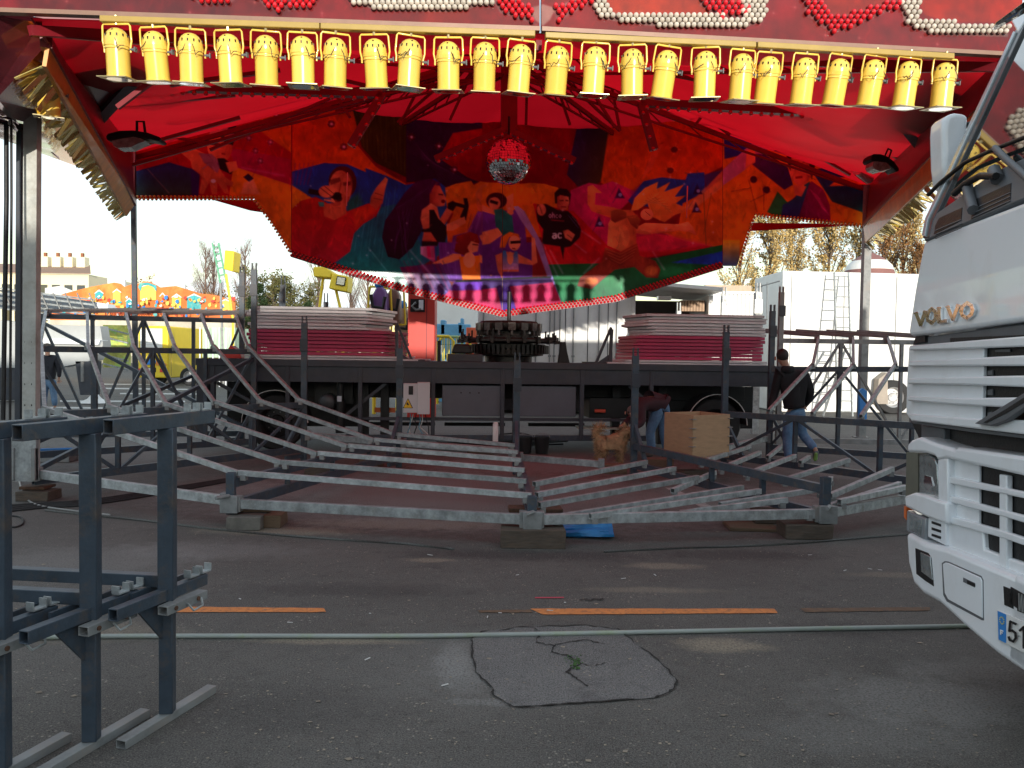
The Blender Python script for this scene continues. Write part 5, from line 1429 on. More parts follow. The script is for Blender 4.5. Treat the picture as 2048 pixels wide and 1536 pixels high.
on_ground([(20, 1277), (180, 1273), (420, 1272), (800, 1272), (1020, 1269), (1300, 1264), (1600, 1258), (1940, 1252), (2080, 1247)], .0135, 'water_hose', hosem, 'long pale grey hose lying right across the asphalt in front', 'hose')
ropem = mat('wire_rope', (.10, .10, .095), .5, .5, .3, 90)
on_ground([(90, 1020), (200, 1032), (300, 1042), (430, 1058), (560, 1070), (700, 1080), (820, 1088), (910, 1098)], .010, 'wire_rope', ropem, 'twisted wire rope lying on the asphalt at the left', 'rope', True)
on_ground([(1208, 1103), (1350, 1096), (1480, 1092), (1600, 1086), (1720, 1076), (1850, 1066)], .009, 'wire_rope', ropem, 'twisted wire rope lying on the asphalt at the right', 'rope', True)
for k in range(4):
    on_ground([(0, 1012 + k * 4), (90, 1006 + k * 3), (180, 1000 + k * 3), (300, 982 + k * 3), (450, 958 + k * 2)], .011, 'power_cable', rubber, '%s black power cable of the bundle left of the front left block' % ORD[k], 'cable', wob=.004)
on_ground([(0, 1052), (30, 1054), (46, 1046), (40, 1034), (5, 1030)], .008, 'power_cable', rubber, 'black cable loop on the asphalt at the left edge', 'cable')
on_ground([(38, 960), (48, 990), (75, 1010), (150, 1022), (220, 1030)], .010, 'air_hose', mat('grey_hose', (.25, .25, .24), .5), 'grey hose curling down beside the thick front left post', 'hose')
o = MB().tube([G(80, 900, .25), G(145, 898, .25)], .02, 8).build('pipe_end', bluep, None, smooth=True); tag(o, 'short blue pipe lying behind the thick front left post', 'pipe')

# ------------------------------------------------------------------ centre trailer
TD = 13.1                                  # distance of its front side at the picture's middle
tx = lambda px: R(px, 800, TD)             # a place along its front side
XL = RD.dot(R(392, 800, TD) - Vector((0, TD, 0))); XR = RD.dot(R(1548, 800, TD) - Vector((0, TD, 0)))
X = lambda px: RD.dot(R(px, 760, TD) - Vector((0, TD, 0)))
tr = thing('ride_trailer', rid((XL + XR) / 2, TD + 1.25, 0), 'long dark grey centre trailer of the ride with two sheet metal lockers', 'trailer')
RM = Matrix.Rotation(YAW, 3, 'Z')
def tb_(nm, x0, x1, d0, d1, z0, z1, m=gdark, bev=.006, parent=None):
    return MB().box(rid((x0 + x1) / 2, (d0 + d1) / 2, (z0 + z1) / 2), (x1 - x0, d1 - d0, z1 - z0), RM).build(nm, m, parent or tr, bevel=bev)
tb_('deck', XL, XR, TD, TD + 2.5, 1.44, 1.48)
tb_('side_beam', XL, XR, TD, TD + .10, 1.13, 1.438)
tb_('side_beam', XL, XR, TD + 2.4, TD + 2.5, 1.13, 1.438)
mid = X(1018)
tb_('lip', XL, XR, TD - .03, TD + .02, 1.38, 1.49)
tb_('bottom_rail', X(690), X(1300), TD + .02, TD + .1, .20, .29, gsteel)
tb_('middle_rail', X(700), X(1320), TD + .06, TD + .12, .52, .57)
for px in (402, 425, 575, 720, 866, 1005, 1030, 1164, 1303, 1452):
    w = .14 if px in (402,) else .065
    tb_('stanchion', X(px) - w / 2, X(px) + w / 2, TD - .015, TD + .08, .22, 1.42)
tb_('end_plate', XL, XL + .16, TD - .03, TD + .4, .45, 1.40)
tb_('locker', X(881), X(1002), TD + .05, TD + .6, .60, 1.10, gpanel, .008)
tb_('locker', X(1036), X(1150), TD + .05, TD + .6, .60, 1.10, gpanel, .008)
lock = MB()
for k in range(3): lock.lathe(rid(X(922 + k * 18), TD + .045, .98), [(0, 0), (.013, 0), (.013, .006)], 10, 'Y')
lock.build('lock_holes', black, [c for c in tr.children if c.name.startswith('locker')][0])
tb_('chassis_beam', XL + .3, XR - .3, TD + .75, TD + .95, .85, 1.10, black)
tb_('chassis_beam', XL + .3, XR - .3, TD + 1.55, TD + 1.75, .85, 1.10, black)
tb_('gear_box', X(610), X(690), TD + .5, TD + 1.1, .75, 1.12, black)
for k, px in enumerate((718, 760, 1240, 1335)):
    tb_('support_leg', X(px) - .07, X(px) + .07, TD + .45, TD + .6, .1, 1.1, black)
tb_('under_plate', XL + .2, XL + 2.4, TD + .8, TD + .82, .35, 1.1, black, 0)
tb_('under_plate', X(1310), X(1535), TD + .8, TD + .82, .35, 1.1, black, 0)
tb_('control_box', X(1180), X(1290), TD + .3, TD + .9, .56, .9, black)
for s, (x0, x1) in enumerate(((X(640), X(860)), (X(880), X(1010)), (X(1060), X(1180)))):
    tb_('cross_member', x0, x1, TD + .9, TD + 1.0, .36, .42, black)
MB().beam(rid(X(690), TD + .1, .6), rid(X(770), TD + .1, 1.12), .05, .05).build('brace', gdark, tr)
MB().beam(rid(X(430), TD + .1, 1.1), rid(X(500), TD + .1, .8), .05, .05).build('brace', gdark, tr)
MB().beam(rid(X(1260), TD + .1, 1.12), rid(X(1320), TD + .1, .7), .05, .05).build('brace', gdark, tr)
# air tank
c = rid(X(648), TD + .22, .80); MB().tube([c - RN * .0, c + RN * .5], .14, 18).build('air_tank', mat('tank_grey', (.06, .065, .07), .4, .3), tr, smooth=True)
MB().ball(c, .14, 16, 10, (1, .45, 1)).build('tank_end', mat('tank_grey', (.06, .065, .07), .4, .3), tr, smooth=True)
# landing leg cylinder
c = rid(X(676), TD + .2, 0)
MB().lathe(c, [(0, .3), (.08, .3), (.08, .82), (.055, .84), (.055, 1.15), (0, 1.15)], 14).build('jack', black, tr, smooth=True)
MB().box(c + Vector((0, -.085, .86)), (.07, .01, .09)).build('jack_sticker', mat('pale_sticker', (.5, .55, .6), .5), tr)
# wheels
def wheel(parent, c, r, w, mfr=None, face=-1, Mx=None):
    Mx = Mx or Matrix.Identity(3)
    t = MB().lathe(c, [(r * .60, -w / 2), (r * .93, -w / 2), (r, -w * .34), (r, w * .34), (r * .93, w / 2), (r * .60, w / 2)], 32, 'Y', Mx).build('wheel', rubber, parent, smooth=True)
    MB().lathe(c, [(0, -w * .15), (r * .22, -w * .2), (r * .26, -w * .08), (r * .48, -w * .02), (r * .54, -w * .40), (r * .60, -w * .46), (r * .60, w * .3)], 28, 'Y', Mx).build('rim', mfr or galvd, t, smooth=True)
    mb = MB()
    for k in range(10):
        a = 2 * pi * k / 10; q = Mx @ Vector((cos(a) * r * .36, -w * .12, sin(a) * r * .36)); mb.ball(Vector(c) + q, r * .028, 6, 4)
    o = mb.build('wheel_nuts', galvd, t); o['kind'] = 'stuff'
    return t
MY = Matrix.Rotation(YAW, 3, 'Z')
for px in (540, 1440):
    c = rid(X(px), TD + .42, .46)
    wheel(tr, c, .46, .30, black, Mx=MY)
    mb = MB(); n = 14
    for k in range(n):
        a0 = pi * (k / n) ; a1 = pi * ((k + 1) / n)
        q = [c + MY @ Vector((cos(a) * rr_, dy, sin(a) * rr_)) for a, rr_, dy in ((a0, .53, -.22), (a1, .53, -.22), (a1, .53, .2), (a0, .53, .2))]
        mb.prism(q, (c - q[0]).normalized() * .012)
    mg = mb.build('mudguard', rubber, tr)
    mb = MB(); mb.tube([c + MY @ Vector((cos(pi * k / 20) * .525, -.232, sin(pi * k / 20) * .525)) for k in range(21)], .008, 6)
    mb.build('white_edge', mat('white_edge', (.6, .6, .58), .5), mg)
# switch cabinet
sb = tb_('switch_cabinet', X(808), X(836), TD - .16, TD + .1, .66, 1.13, mat('cabinet_white', (.58, .59, .60), .4, 0, .03, 3), .006)
tb_('cabinet_door', X(836), X(861), TD - .20, TD + .06, .64, 1.15, mat('cabinet_white', (.58, .59, .60), .4), .006, parent=sb)
tb_('cabinet_window', X(820), X(829), TD - .165, TD - .158, .95, 1.09, black, 0, parent=sb)
wy = mat('warning_yellow', (.85, .55, .02), .5)
cx = X(819); MB().prism([rid(cx - .082, TD - .163, .735), rid(cx + .082, TD - .163, .735), rid(cx, TD - .163, .895)], RN * .003).build('warning_triangle', [black], sb)
MB().prism([rid(cx - .066, TD - .168, .744), rid(cx + .066, TD - .168, .744), rid(cx, TD - .168, .876)], RN * .004).build('warning_sign', wy, sb)
MB().prism([rid(cx + a, TD - .172, .76 + b) for a, b in ((-.022, .055), (.006, .075), (.0, .045), (.026, .048), (-.012, -.006), (.004, .026), (-.022, .03))], RN * .003).build('flash_symbol', black, sb)
for k in range(6):
    mm = [mat('blue_wire', (.1, .25, .32), .5), mat('pale_wire', (.5, .5, .48), .5), rubber][k % 3]
    a = rid(X(822 + k * 6), TD - .05, .64); pts = [a + Vector((random.uniform(-.03, .03) * j + .02 * j * (k - 2) * .3, -.01 * j, -.11 * j)) for j in range(4)]
    MB().tube(pts, .009, 6).build('wire', mm, sb)

# things under the trailer
def pail(px, py, D, r, h, label, m=black):
    c = R(px, py, D); c.z = 0
    t = thing('bucket', c, label, 'bucket', 'black buckets under the trailer')
    MB().lathe(c, [(0, .005), (r * .78, .005), (r, h), (r * .93, h), (r * .75, .02), (0, .02)], 22).build('shell', m, t, smooth=True)
    MB().tube([c + Vector((r * cos(a), -r * .2 * sin(a), h + r * .5 * sin(a))) for a in np.linspace(0, pi, 9)], .005, 6).build('bail', galvd, t)
pail(1050, 860, TD - .1, .13, .27, 'black bucket under the trailer, left of the two'); pail(1084, 860, TD - .1, .13, .27, 'black bucket under the trailer, right of the two')
o = MB().lathe(R(991, 868, TD - .3) * 1.0, [(0, -.18), (.045, -.18), (.045, .1), (.03, .13), (0, .13)], 14).build('spray_bottle', whitec, None, smooth=True); o.location.z = 0.22; tag(o, 'white bottle standing on the trailer rail under the left locker', 'bottle')
c = G(925, 886, .02)
t = thing('metal_tray', c, 'shallow round black dish with shiny metal on the ground before the trailer', 'tray')
MB().lathe(c, [(0, 0), (.42, 0), (.5, .05), (.48, .05), (.4, .02), (0, .02)], 32).build('dish', rubber, t, smooth=True)
MB().box(c + Vector((-.05, -.1, .07)), (.5, .26, .02)).build('shiny_plate', chrome, t)
for k in range(7):
    x0 = random.uniform(860, 990); on_ground([(x0, 872 + k * 3), (x0 + 60, 866 + k * 4), (x0 + 130, 878 + k * 2), (x0 + 210, 870 + k * 3)], .012, 'power_cable', rubber, '%s black cable strewn on the ground under the trailer' % ORD[k], 'cable')
o = MB().box(R(1205, 855, TD + .5) , (.9, .5, .02)).build('board', mat('pale_buff_board', (.5, .48, .4), .7), None); tag(o, 'pale board lying under the right half of the trailer', 'board')  # board has one even pale buff base colour
o = MB().lathe(R(1200, 822, TD + .25), [(0, -.09), (.03, -.09), (.03, .09), (0, .09)], 10, 'X').build('red_canister', mat('red_plastic', (.6, .08, .04), .4), None); tag(o, 'small red canister lying in the open bay of the trailer', 'canister')
o = MB().box(R(770, 820, TD + .6), (.35, .05, .08)).build('orange_bar', mat('orange_plastic', (.8, .16, .04), .4), None); tag(o, 'orange bar visible under the trailer left of the switch cabinet', 'bar')

# ------------------------------------------------------------------ turntable
tc0 = rid(RD.dot(R(1017, 700, TD + 1.2) - Vector((0, TD + 1.2, 0))), TD + 1.2, 1.482)
tt_ = thing('turntable', tc0, 'greasy black slewing turntable of the ride on the middle of the trailer', 'turntable')
Z = lambda z: tc0 + Vector((0, 0, z))
MB().lathe(tc0, [(0, 0), (.42, 0), (.42, .10), (.62, .12), (.62, .22), (.66, .24), (.66, .32), (0, .32)], 40).build('base_drum', greasy, tt_, smooth=True)
mb = MB(); mb.lathe(tc0, [(0, .32), (.80, .34), (.86, .36), (.86, .40), (.8, .42), (0, .42)], 48); mb.build('slewing_ring', greasy, tt_, smooth=True)
gt = None
for k in range(52):
    a = 2 * pi * k / 52; c = tc0 + Vector((cos(a) * .70, sin(a) * .70, .225))
    if gt is None: gt = MB().box(c, (.04, .05, .15), Matrix.Rotation(a, 3, 'Z')).build('gear_tooth', greasy, tt_); g0 = c; ga = a
    else:
        o = clone_part(gt, tt_); o.matrix_local = Matrix.Rotation(a, 4, 'Z')
for k in range(20):
    a = 2 * pi * k / 20; c = tc0 + Vector((cos(a) * .84, sin(a) * .84, .42))
    mb = MB(); mb.box(c, (.10, .07, .05), Matrix.Rotation(a, 3, 'Z')); mb.tube([c, c + Vector((0, 0, .07 + .04 * (k % 3)))], .018, 6); mb.box(c + Vector((cos(a) * .05, sin(a) * .05, -.06)), (.05, .05, .06)); mb.build('lug', greasy, tt_)
MB().lathe(tc0, [(0, .42), (.50, .42), (.50, .50), (.36, .50), (.36, .55), (.52, .56), (.55, .60), (.55, .68), (.5, .72), (0, .73)], 40).build('hub', greasy, tt_, smooth=True)
for k in range(16):
    a = 2 * pi * k / 16 + .1
    c = tc0 + Vector((cos(a) * .54, sin(a) * .54, .62)); mb = MB(); mb.box(c, (.10, .13, .13), Matrix.Rotation(a, 3, 'Z')); mb.box(c + Vector((0, 0, -.10)), (.07, .04, .1), Matrix.Rotation(a, 3, 'Z'))
    mb.build('clamp', mat('worn_iron', (.10, .095, .09), .45, .6, .5, 10, .4, 40, (.22, .2, .18), .6, 8), tt_)
MB().tube([Z(.7), Z(1.25)], .035, 12).build('centre_pin', black, tt_, smooth=True)
tb2 = lambda nm, px0, px1, z0, z1, d0, d1, m, lab, cat: tag(MB().box(rid((X(px0) + X(px1)) / 2, TD + (d0 + d1) / 2, (z0 + z1) / 2), (X(px1) - X(px0), d1 - d0, z1 - z0), RM).build(nm, m, None, bevel=.02), lab, cat)
t = thing('motor_cover', rid(X(925), TD + .5, 1.482), 'black motor cover on a box left of the turntable', 'motor cover')
MB().box(rid(X(925), TD + .5, 1.55), (.58, .5, .13), RM).build('box', gdark, t, bevel=.01)
a0, a1 = X(902), X(940)
MB().prism([rid(a0 - .02, TD + .3, 1.617), rid(a1 + .03, TD + .3, 1.617), rid(a1 - .03, TD + .3, 1.78), rid(a0 + .03, TD + .3, 1.78)], RN * .35).build('hood', black, t, bevel=.03)
MB().tube([rid(X(874), TD + .3, 1.48), rid(X(874), TD + .3, 1.83)], .03, 8).build('stub', black, t)
t = thing('seat_bracket', rid(X(1130), TD + .4, 1.482), 'small black tapered bracket standing right of the turntable', 'bracket')
MB().prism([rid(X(1118), TD + .3, 1.482), rid(X(1142), TD + .3, 1.482), rid(X(1136), TD + .3, 1.68), rid(X(1133), TD + .3, 1.84), rid(X(1123), TD + .3, 1.84), rid(X(1121), TD + .3, 1.66)], RN * .12).build('bracket_plate', black, t, bevel=.01)
for px, s, lab in ((1215, 1, 'dark triangular strut on a foot plate right of the turntable'), (798, -1, 'dark triangular strut on a foot plate at the end of the left stack')):
    t = thing('strut_stand', rid(X(px), TD + .3, 1.482), lab, 'strut')
    MB().beam(rid(X(px) + s * .08, TD + .35, 1.50), rid(X(px) + s * .10, TD + .35, 2.07), .05, .06).build('upright', gdark, t)
    MB().beam(rid(X(px) - s * .16, TD + .35, 1.50), rid(X(px) + s * .09, TD + .35, 2.10), .04, .06).build('leaning_bar', gdark, t)
    MB().box(rid(X(px) - s * .0, TD + .35, 1.50), (.75, .3, .025), RM).build('foot_plate', gdark, t)
    MB().prism([rid(X(px) - s * .12, TD + .34, 1.513), rid(X(px) + s * .12, TD + .34, 1.513), rid(X(px) + s * .12, TD + .34, 1.68)], RN * .02).build('gusset', gdark, t)

# ------------------------------------------------------------------ stacked floor panels
def panel_thing(x0, x1, z, th, m, side, label, grp, d0=.35, d1=2.2, taper=.3, first=[None]):
    c = rid((x0 + x1) / 2, TD + (d0 + d1) / 2, z)
    t = thing('floor_panel', c, label, 'floor panel', grp)
    xa, xb = x0, x1
    if side > 0: pts = [(xa, d0), (xb - taper, d0), (xb, (d0 + d1) / 2), (xb - taper, d1), (xa, d1)]
    else: pts = [(xa + taper, d0), (xb, d0), (xb, d1), (xa + taper, d1), (xa, (d0 + d1) / 2)]
    MB().prism([rid(x, TD + d, z) for x, d in pts], (0, 0, th)).build('board', m, t, bevel=.004)
    e = MB(); e.box(rid((xa + xb) / 2, TD + d0 - .004, z + th * .28), (xb - xa - abs(taper) * 1.4, .012, th * .4), RM); e.build('edge_lip', m, t)
    return t
random.seed(21)
zz = 1.49
def stack(side, x0, x1, name):
    global zz
    zz = 1.484
    for k, (th, m, w, tp) in enumerate([(.03, palep, 0, .05), (.034, palep, -.25, .1)]):
        panel_thing(x0 - (.35 if side < 0 else 0) - (w if side < 0 else 0), x1 + (.35 if side > 0 else 0) + (w if side > 0 else 0), zz, th, m, side, '%s pale panel from the bottom of the %s' % (ORD[k], name), 'floor panels stacked on the trailer', .1, 2.3, tp)
        zz += th + .007
    for k in range(7):
        th = .052; j = random.uniform(-.03, .03)
        panel_thing(x0 + j, x1 + j, zz, th, pinkp, side, '%s crimson edged panel from the bottom of the %s' % (ORD[k], name), 'floor panels stacked on the trailer', .30 + random.uniform(-.015, .015), 2.2, .25)
        zz += th + .008
    for k in range(7):
        th = .045; j = random.uniform(-.04, .04); sh = .08 if k < 3 else 0.0
        panel_thing(x0 + (.02 if side > 0 else .1 + sh) + j, x1 - (.22 + sh if side > 0 else 0) + j, zz, th, palep, side, '%s pale edged panel from the bottom of the %s' % (ORD[k], 'upper half of the ' + name), 'floor panels stacked on the trailer',
                    .28 + random.uniform(-.02, .02), 2.15, .28 + .06 * (k % 2))
        zz += th + .008
stack(1, X(484), X(795), 'left stack')
stack(-1, X(1252), X(1537), 'right stack')
t = thing('red_case', rid(X(447), TD + .6, 1.482), 'red pointed metal piece lying on the left end of the trailer', 'metal piece')
MB().prism([rid(X(424), TD + .3, 1.49), rid(X(470), TD + .3, 1.49), rid(X(466), TD + .3, 1.60), rid(X(447), TD + .3, 1.70), rid(X(440), TD + .3, 1.62)], RN * .3).build('body', mat('red_case_paint', (.6, .04, .03), .4), t, bevel=.01)
for px, h, lab in ((1556, .7, ''),):
    pass

# ------------------------------------------------------------------ steel trestles standing at the near left
fdir = (G(420, 1385) - G(235, 1500)).normalized()
def trestle(base, label, first, zt=1.30, zm=.555, rails=()):
    t = thing('steel_trestle', base, label, 'trestle', 'dark steel trestles at the near left')
    n = Vector((-fdir.y, fdir.x, 0))
    up = lambda p, z: Vector((p.x, p.y, z))
    MB().beam(up(base - fdir * .27, .018), up(base + fdir * .30, .018), .05, .035, hollow=True).build('foot', galvd, t, bevel=.003)
    MB().beam(up(base, .036), up(base, zm - .03), .058, .052).build('lower_post', gsteel, t, bevel=.004)
    MB().beam(up(base, zm - .03), up(base, zt - .03), .066, .058).build('upper_post', gsteel, t, bevel=.004)
    MB().beam(up(base - fdir * .33, zt), up(base + fdir * .29, zt), .05, .06, hollow=True).build('top_rail', gsteel, t, bevel=.003)
    MB().beam(up(base - fdir * .31, zm), up(base + fdir * .24, zm), .045, .05, hollow=True).build('middle_rail', gsteel, t, bevel=.003)
    MB().beam(up(base - fdir * .12 - n * .08 * -1, zm + .01), up(base + fdir * .24 + n * .08, zm + .01), .014, .03).build('flat_rail', gsteel, t)
    MB().prism([up(base - fdir * .03, zm - .03), up(base - fdir * .17, zm - .03), up(base - fdir * .03, zm - .19)], n * .012).build('gusset', gsteel, t)
    for a, b in ((.0, .11),):
        q0, q1 = up(base + fdir * (a - .09) - n * .05, zm - .045), up(base + fdir * (b + .06) - n * .05, zm - .045)
        MB().beam(q0, q1, .05, .038, hollow=True).build('clamp_channel', galvd, t, bevel=.002)
        MB().tube([q0 + Vector((0, 0, .0)) + fdir * .12 - n * .03, q0 + fdir * .14 - n * .045 - Vector((0, 0, .035)), q0 + fdir * .2 - n * .045 - Vector((0, 0, .03)), q0 + fdir * .21 - n * .03], .005, 6).build('spring_clip', galv, t)
        for u in (.2, .75):
            MB().tube([q0.lerp(q1, u) - n * .03, q0.lerp(q1, u) + n * .03], .010, 8).build('bolt', rust, t)
    for k, s in enumerate((.16, .24)):
        for zz_ in (zt + .03, zm + .03):
            c = up(base + fdir * s + n * .0, zz_)
            mb = MB(); mb.box(c - fdir * .03 + Vector((0, 0, .022)), (.006, .036, .03), Matrix.Rotation(atan2(fdir.y, fdir.x), 3, 'Z')); mb.box(c + fdir * .03 + Vector((0, 0, .022)), (.006, .036, .03), Matrix.Rotation(atan2(fdir.y, fdir.x), 3, 'Z'))
            mb.box(c + Vector((0, 0, .004)), (.062, .036, .006), Matrix.Rotation(atan2(fdir.y, fdir.x), 3, 'Z')); mb.build('channel_bracket', galv, t)
    for z0, off in ((zm + .05, .02), ):
        a = up(base + fdir * off, z0)
        MB().beam(a, a + Vector((-1.05, .12, 0)), .05, .052, hollow=True).build('side_rail', gsteel, t, bevel=.003)
    return t
trestle(G(335, 1440), 'dark grey steel trestle at the near left, farthest to the right', True)
trestle(G(183, 1497), 'dark grey steel trestle at the near left, second from its right end', False)
trestle(Vector((-1.885, 2.93, 0)), 'dark grey steel trestle cut off by the left edge of the picture', False)
for k, (a, b, z) in enumerate((((7, 1154), (316, 1178), .62), ((7, 1206), (165, 1222), .60))):
    pass

# ------------------------------------------------------------------ white lorry at the right
TU = Vector((.049, 1, 0)).normalized(); TN = Vector((1, -.049, 0)).normalized(); TP = Vector((2.2, 4.44, 0))
def T(px, py, o=0.0): return PL(px, py, TP - TN * o, TN)
lor = thing('white_lorry', Vector((3.4, 3.35, 0)), 'white lorry cab with chrome lettering, its front filling the right edge', 'lorry')
def tp(nm, pts, o, depth, m=whitep, bev=.006, parent=None, segs=2):
    return MB().prism([T(x, y, o) for x, y in pts], TN * depth).build(nm, m, parent or lor, bevel=bev, segs=segs)
def tbar(nm, top, bot, o, depth, m=whitep, bev=.006, parent=None):
    return tp(nm, list(top) + list(bot)[::-1], o, depth, m, bev, parent)
fp = tp('front_panel', [(1848, 481), (1840, 520), (1829, 580), (1820, 640), (1816, 668), (1822, 673), (2090, 637), (2090, 388)], .0, .28, whitep, .022, None, 4)
tp('hinge_strip', [(1830, 676), (2090, 642), (2090, 690), (1822, 700)], -.035, .1, greyplastic)
tp('hinge_shadow_gap', [(1832, 672), (1850, 671), (1850, 684), (1826, 688)], -.02, .02, black, 0)
gr = tp('grille_panel', [(1818, 694), (1814, 760), (1812, 826), (1820, 838), (1964, 850), (1968, 682)], -.004, .018, whitep, .004, None, 3)
tp('grille_cavity', [(1900, 676), (2090, 668), (2090, 872), (1900, 846)], -.024, .1, black, 0)
for top, bot in ((((1818, 691), (2090, 669)), ((1818, 701), (2090, 692))), (((1816, 722), (1940, 716), (2090, 708)), ((1816, 733), (1940, 732), (2090, 732))),
                 (((1815, 757), (1940, 753), (2090, 750)), ((1815, 768), (1940, 770), (2090, 776))), (((1815, 792), (1930, 796), (2090, 794)), ((1815, 802), (1940, 811), (2090, 820))),
                 (((1814, 827), (1930, 836), (2090, 842)), ((1822, 842), (1940, 856), (2090, 874)))):
    tbar('grille_bar', top, bot, .022, .03, whitep, .008, gr)
for x0, x1, y0, y1 in ((1990, 2020, 700, 704), (1975, 1985, 742, 750), (1975, 1985, 780, 790), (1975, 1985, 825, 836)):
    tp('grille_fin', [(x0, y0), (x1, y0 - 2), (x1, y1), (x0, y1)], -.016, .006, greyplastic, 0, gr)
tbar('grille_stay', ((1948, 847), (2000, 815), (2060, 778)), ((1982, 852), (2010, 842), (2070, 800)), .05, .03, greyplastic, .004)
tbar('stay_slot', ((1966, 845), (2010, 819), (2060, 787)), ((1972, 846), (2012, 826), (2064, 795)), .053, .01, black, 0)
tp('under_gap', [(1822, 842), (2090, 872), (2090, 930), (1950, 905), (1842, 885)], -.10, .1, black, 0)
tp('gap_panel', [(1842, 849), (1888, 856), (1888, 892), (1842, 880)], -.07, .05, greyplastic)
tbar('lower_trim', ((1818, 840), (1940, 856), (2090, 874)), ((1826, 847), (1940, 864), (2090, 882)), -.01, .06, greyplastic, .004)
bu = tp('bumper_top', [(1814, 888), (1822, 880), (1838, 874), (1870, 887), (1902, 896), (1909, 899), (1914, 894), (2090, 919), (2090, 962), (1893, 917), (1875, 921), (1868, 912), (1850, 906), (1836, 905), (1814, 905)], .035, .25, whitep, .016, None, 3)
tp('lamp_side', [(1813, 904), (1836, 906), (1836, 988), (1811, 992)], -.06, .05, mat('olive_lamp_side', (.14, .14, .11), .4), 0)
hl = tp('headlight', [(1838, 908), (1858, 910), (1869, 918), (1874, 930), (1876, 1002), (1838, 988)], .0, .05, lampglass, .006)
tp('lamp_bulb', [(1850, 950), (1862, 954), (1866, 972), (1856, 980), (1846, 968)], .004, .003, chrome, 0, hl)
tp('lamp_pillar', [(1875, 918), (1895, 917), (1896, 1048), (1876, 1040)], .03, .2, whitep, .008)
tp('bumper_band', [(1808, 992), (1828, 985), (1850, 990), (1877, 1001), (1892, 1004), (1893, 1048), (1852, 1034), (1810, 1014)], .045, .2, whitep, .014, None, 3)
lg = tp('lower_grille', [(1895, 916), (1958, 930), (1958, 1084), (1896, 1076)], -.003, .012, whitep, .002)
tp('lower_grille_cavity', [(1900, 920), (2090, 960), (2090, 1150), (1900, 1085)], -.018, .1, black, 0)
for top, bot in ((((1892, 951), (2000, 974), (2090, 992)), ((1892, 966), (2000, 987), (2090, 1006))), (((1892, 989), (2000, 1019), (2090, 1042)), ((1892, 1003), (2000, 1032), (2090, 1058))),
                 (((1893, 1030), (2000, 1060), (2090, 1090)), ((1893, 1046), (2000, 1075), (2090, 1106)))):
    tbar('grille_bar', top, bot, .018, .028, whitep, .007, lg)
tp('grille_post', [(1998, 948), (2013, 951), (2013, 1140), (1998, 1130)], .012, .028, whitep, .005, lg)
tp('lower_front', [(1893, 1040), (1966, 1062), (1968, 1098), (2005, 1112), (2090, 1140), (2090, 1172), (1893, 1094)], .004, .12, whitep, .008)
tp('louvre_panel', [(1856, 1034), (1891, 1045), (1892, 1092), (1855, 1074)], .018, .1, whitep, .006)
for k in range(3):
    y = 1042 + k * 12.5; tp('louvre_slot', [(1863, y), (1881, y + 6), (1881, y + 11), (1863, y + 5)], .021, .004, black, 0)
ind = tp('indicator_lamp', [(1813, 1020), (1852, 1036), (1849, 1083), (1812, 1062)], .03, .15, mat('indicator_grey', (.22, .24, .26), .3, 0, .1, 10, coat=1), .008)
tp('indicator_glass', [(1819, 1028), (1843, 1039), (1841, 1072), (1818, 1060)], .034, .006, lampglass, .002, ind)
tp('side_reflector', [(1808, 1012), (1813, 1013), (1812, 1040), (1808, 1034)], .0, .05, mat('orange_reflector', (.7, .15, .03), .3), 0)
lo = tp('bumper', [(1811, 1064), (1850, 1085), (1893, 1096), (2090, 1176), (2090, 1375), (1992, 1308), (1930, 1255), (1880, 1208), (1845, 1188), (1826, 1168), (1815, 1125)], .055, .30, whitep, .026, None, 4)
fo = tp('fog_lamp_recess', [(1830, 1096), (1856, 1106), (1862, 1116), (1867, 1173), (1850, 1162), (1832, 1148)], .058, .01, black, .003, lo)
tp('fog_lamp', [(1840, 1104), (1860, 1113), (1864, 1160), (1842, 1144)], .062, .006, lampglass, .003, lo)
tp('hatch_groove', [(1883, 1126), (1889, 1122), (1896, 1123), (1962, 1152), (1966, 1160), (1967, 1241), (1962, 1240), (1893, 1203), (1886, 1190)], .0575, .01, greyplastic, .002, lo)
tp('tow_hatch', [(1885, 1128), (1890, 1125), (1896, 1126), (1960, 1155), (1963, 1162), (1964, 1236), (1896, 1199), (1889, 1186)], .062, .012, whitep, .003, lo)
tp('hatch_grip', [(1926, 1155), (1949, 1166), (1949, 1175), (1926, 1164)], .0645, .006, greyplastic, .001, lo)
tp('hatch_grip', [(1934, 1160), (1949, 1167), (1949, 1173), (1934, 1168)], .0655, .004, black, 0, lo)
tp('bumper_opening', [(2006, 1172), (2026, 1180), (2026, 1218), (2008, 1210)], .058, .01, black, .002, lo)
tp('bumper_opening', [(2032, 1182), (2090, 1208), (2090, 1245), (2034, 1222)], .058, .01, black, .002, lo)
for k in range(5): tp('radiator_fin', [(2036 + k * 6, 1186 + k * 3), (2038 + k * 6, 1187 + k * 3), (2039 + k * 6, 1222 + k * 3), (2037 + k * 6, 1221 + k * 3)], .062, .004, galvd, 0, lo)
plt_ = tp('number_plate', [(1993, 1219), (2140, 1285), (2140, 1352), (1995, 1280)], .064, .008, mat('plate_white', (.7, .7, .68), .35), .002)
tp('plate_band', [(1995, 1222), (2011, 1229), (2011, 1286), (1997, 1279)], .067, .003, bluep, 0, plt_)
fs = lambda nm, pts, m, o=.069: tp(nm, pts, o, .0015, m, 0, plt_)
whl = mat('plate_letter_white', (.8, .8, .8), .4)
for q in ([(2000, 1259), (2002, 1260), (2002, 1270), (2000, 1269)], [(2002, 1259.5), (2006, 1261.5), (2006, 1264), (2002, 1262)], [(2002, 1264), (2005, 1265.5), (2005, 1267.5), (2002, 1266)]): fs('letter_f', q, whl, .0705)
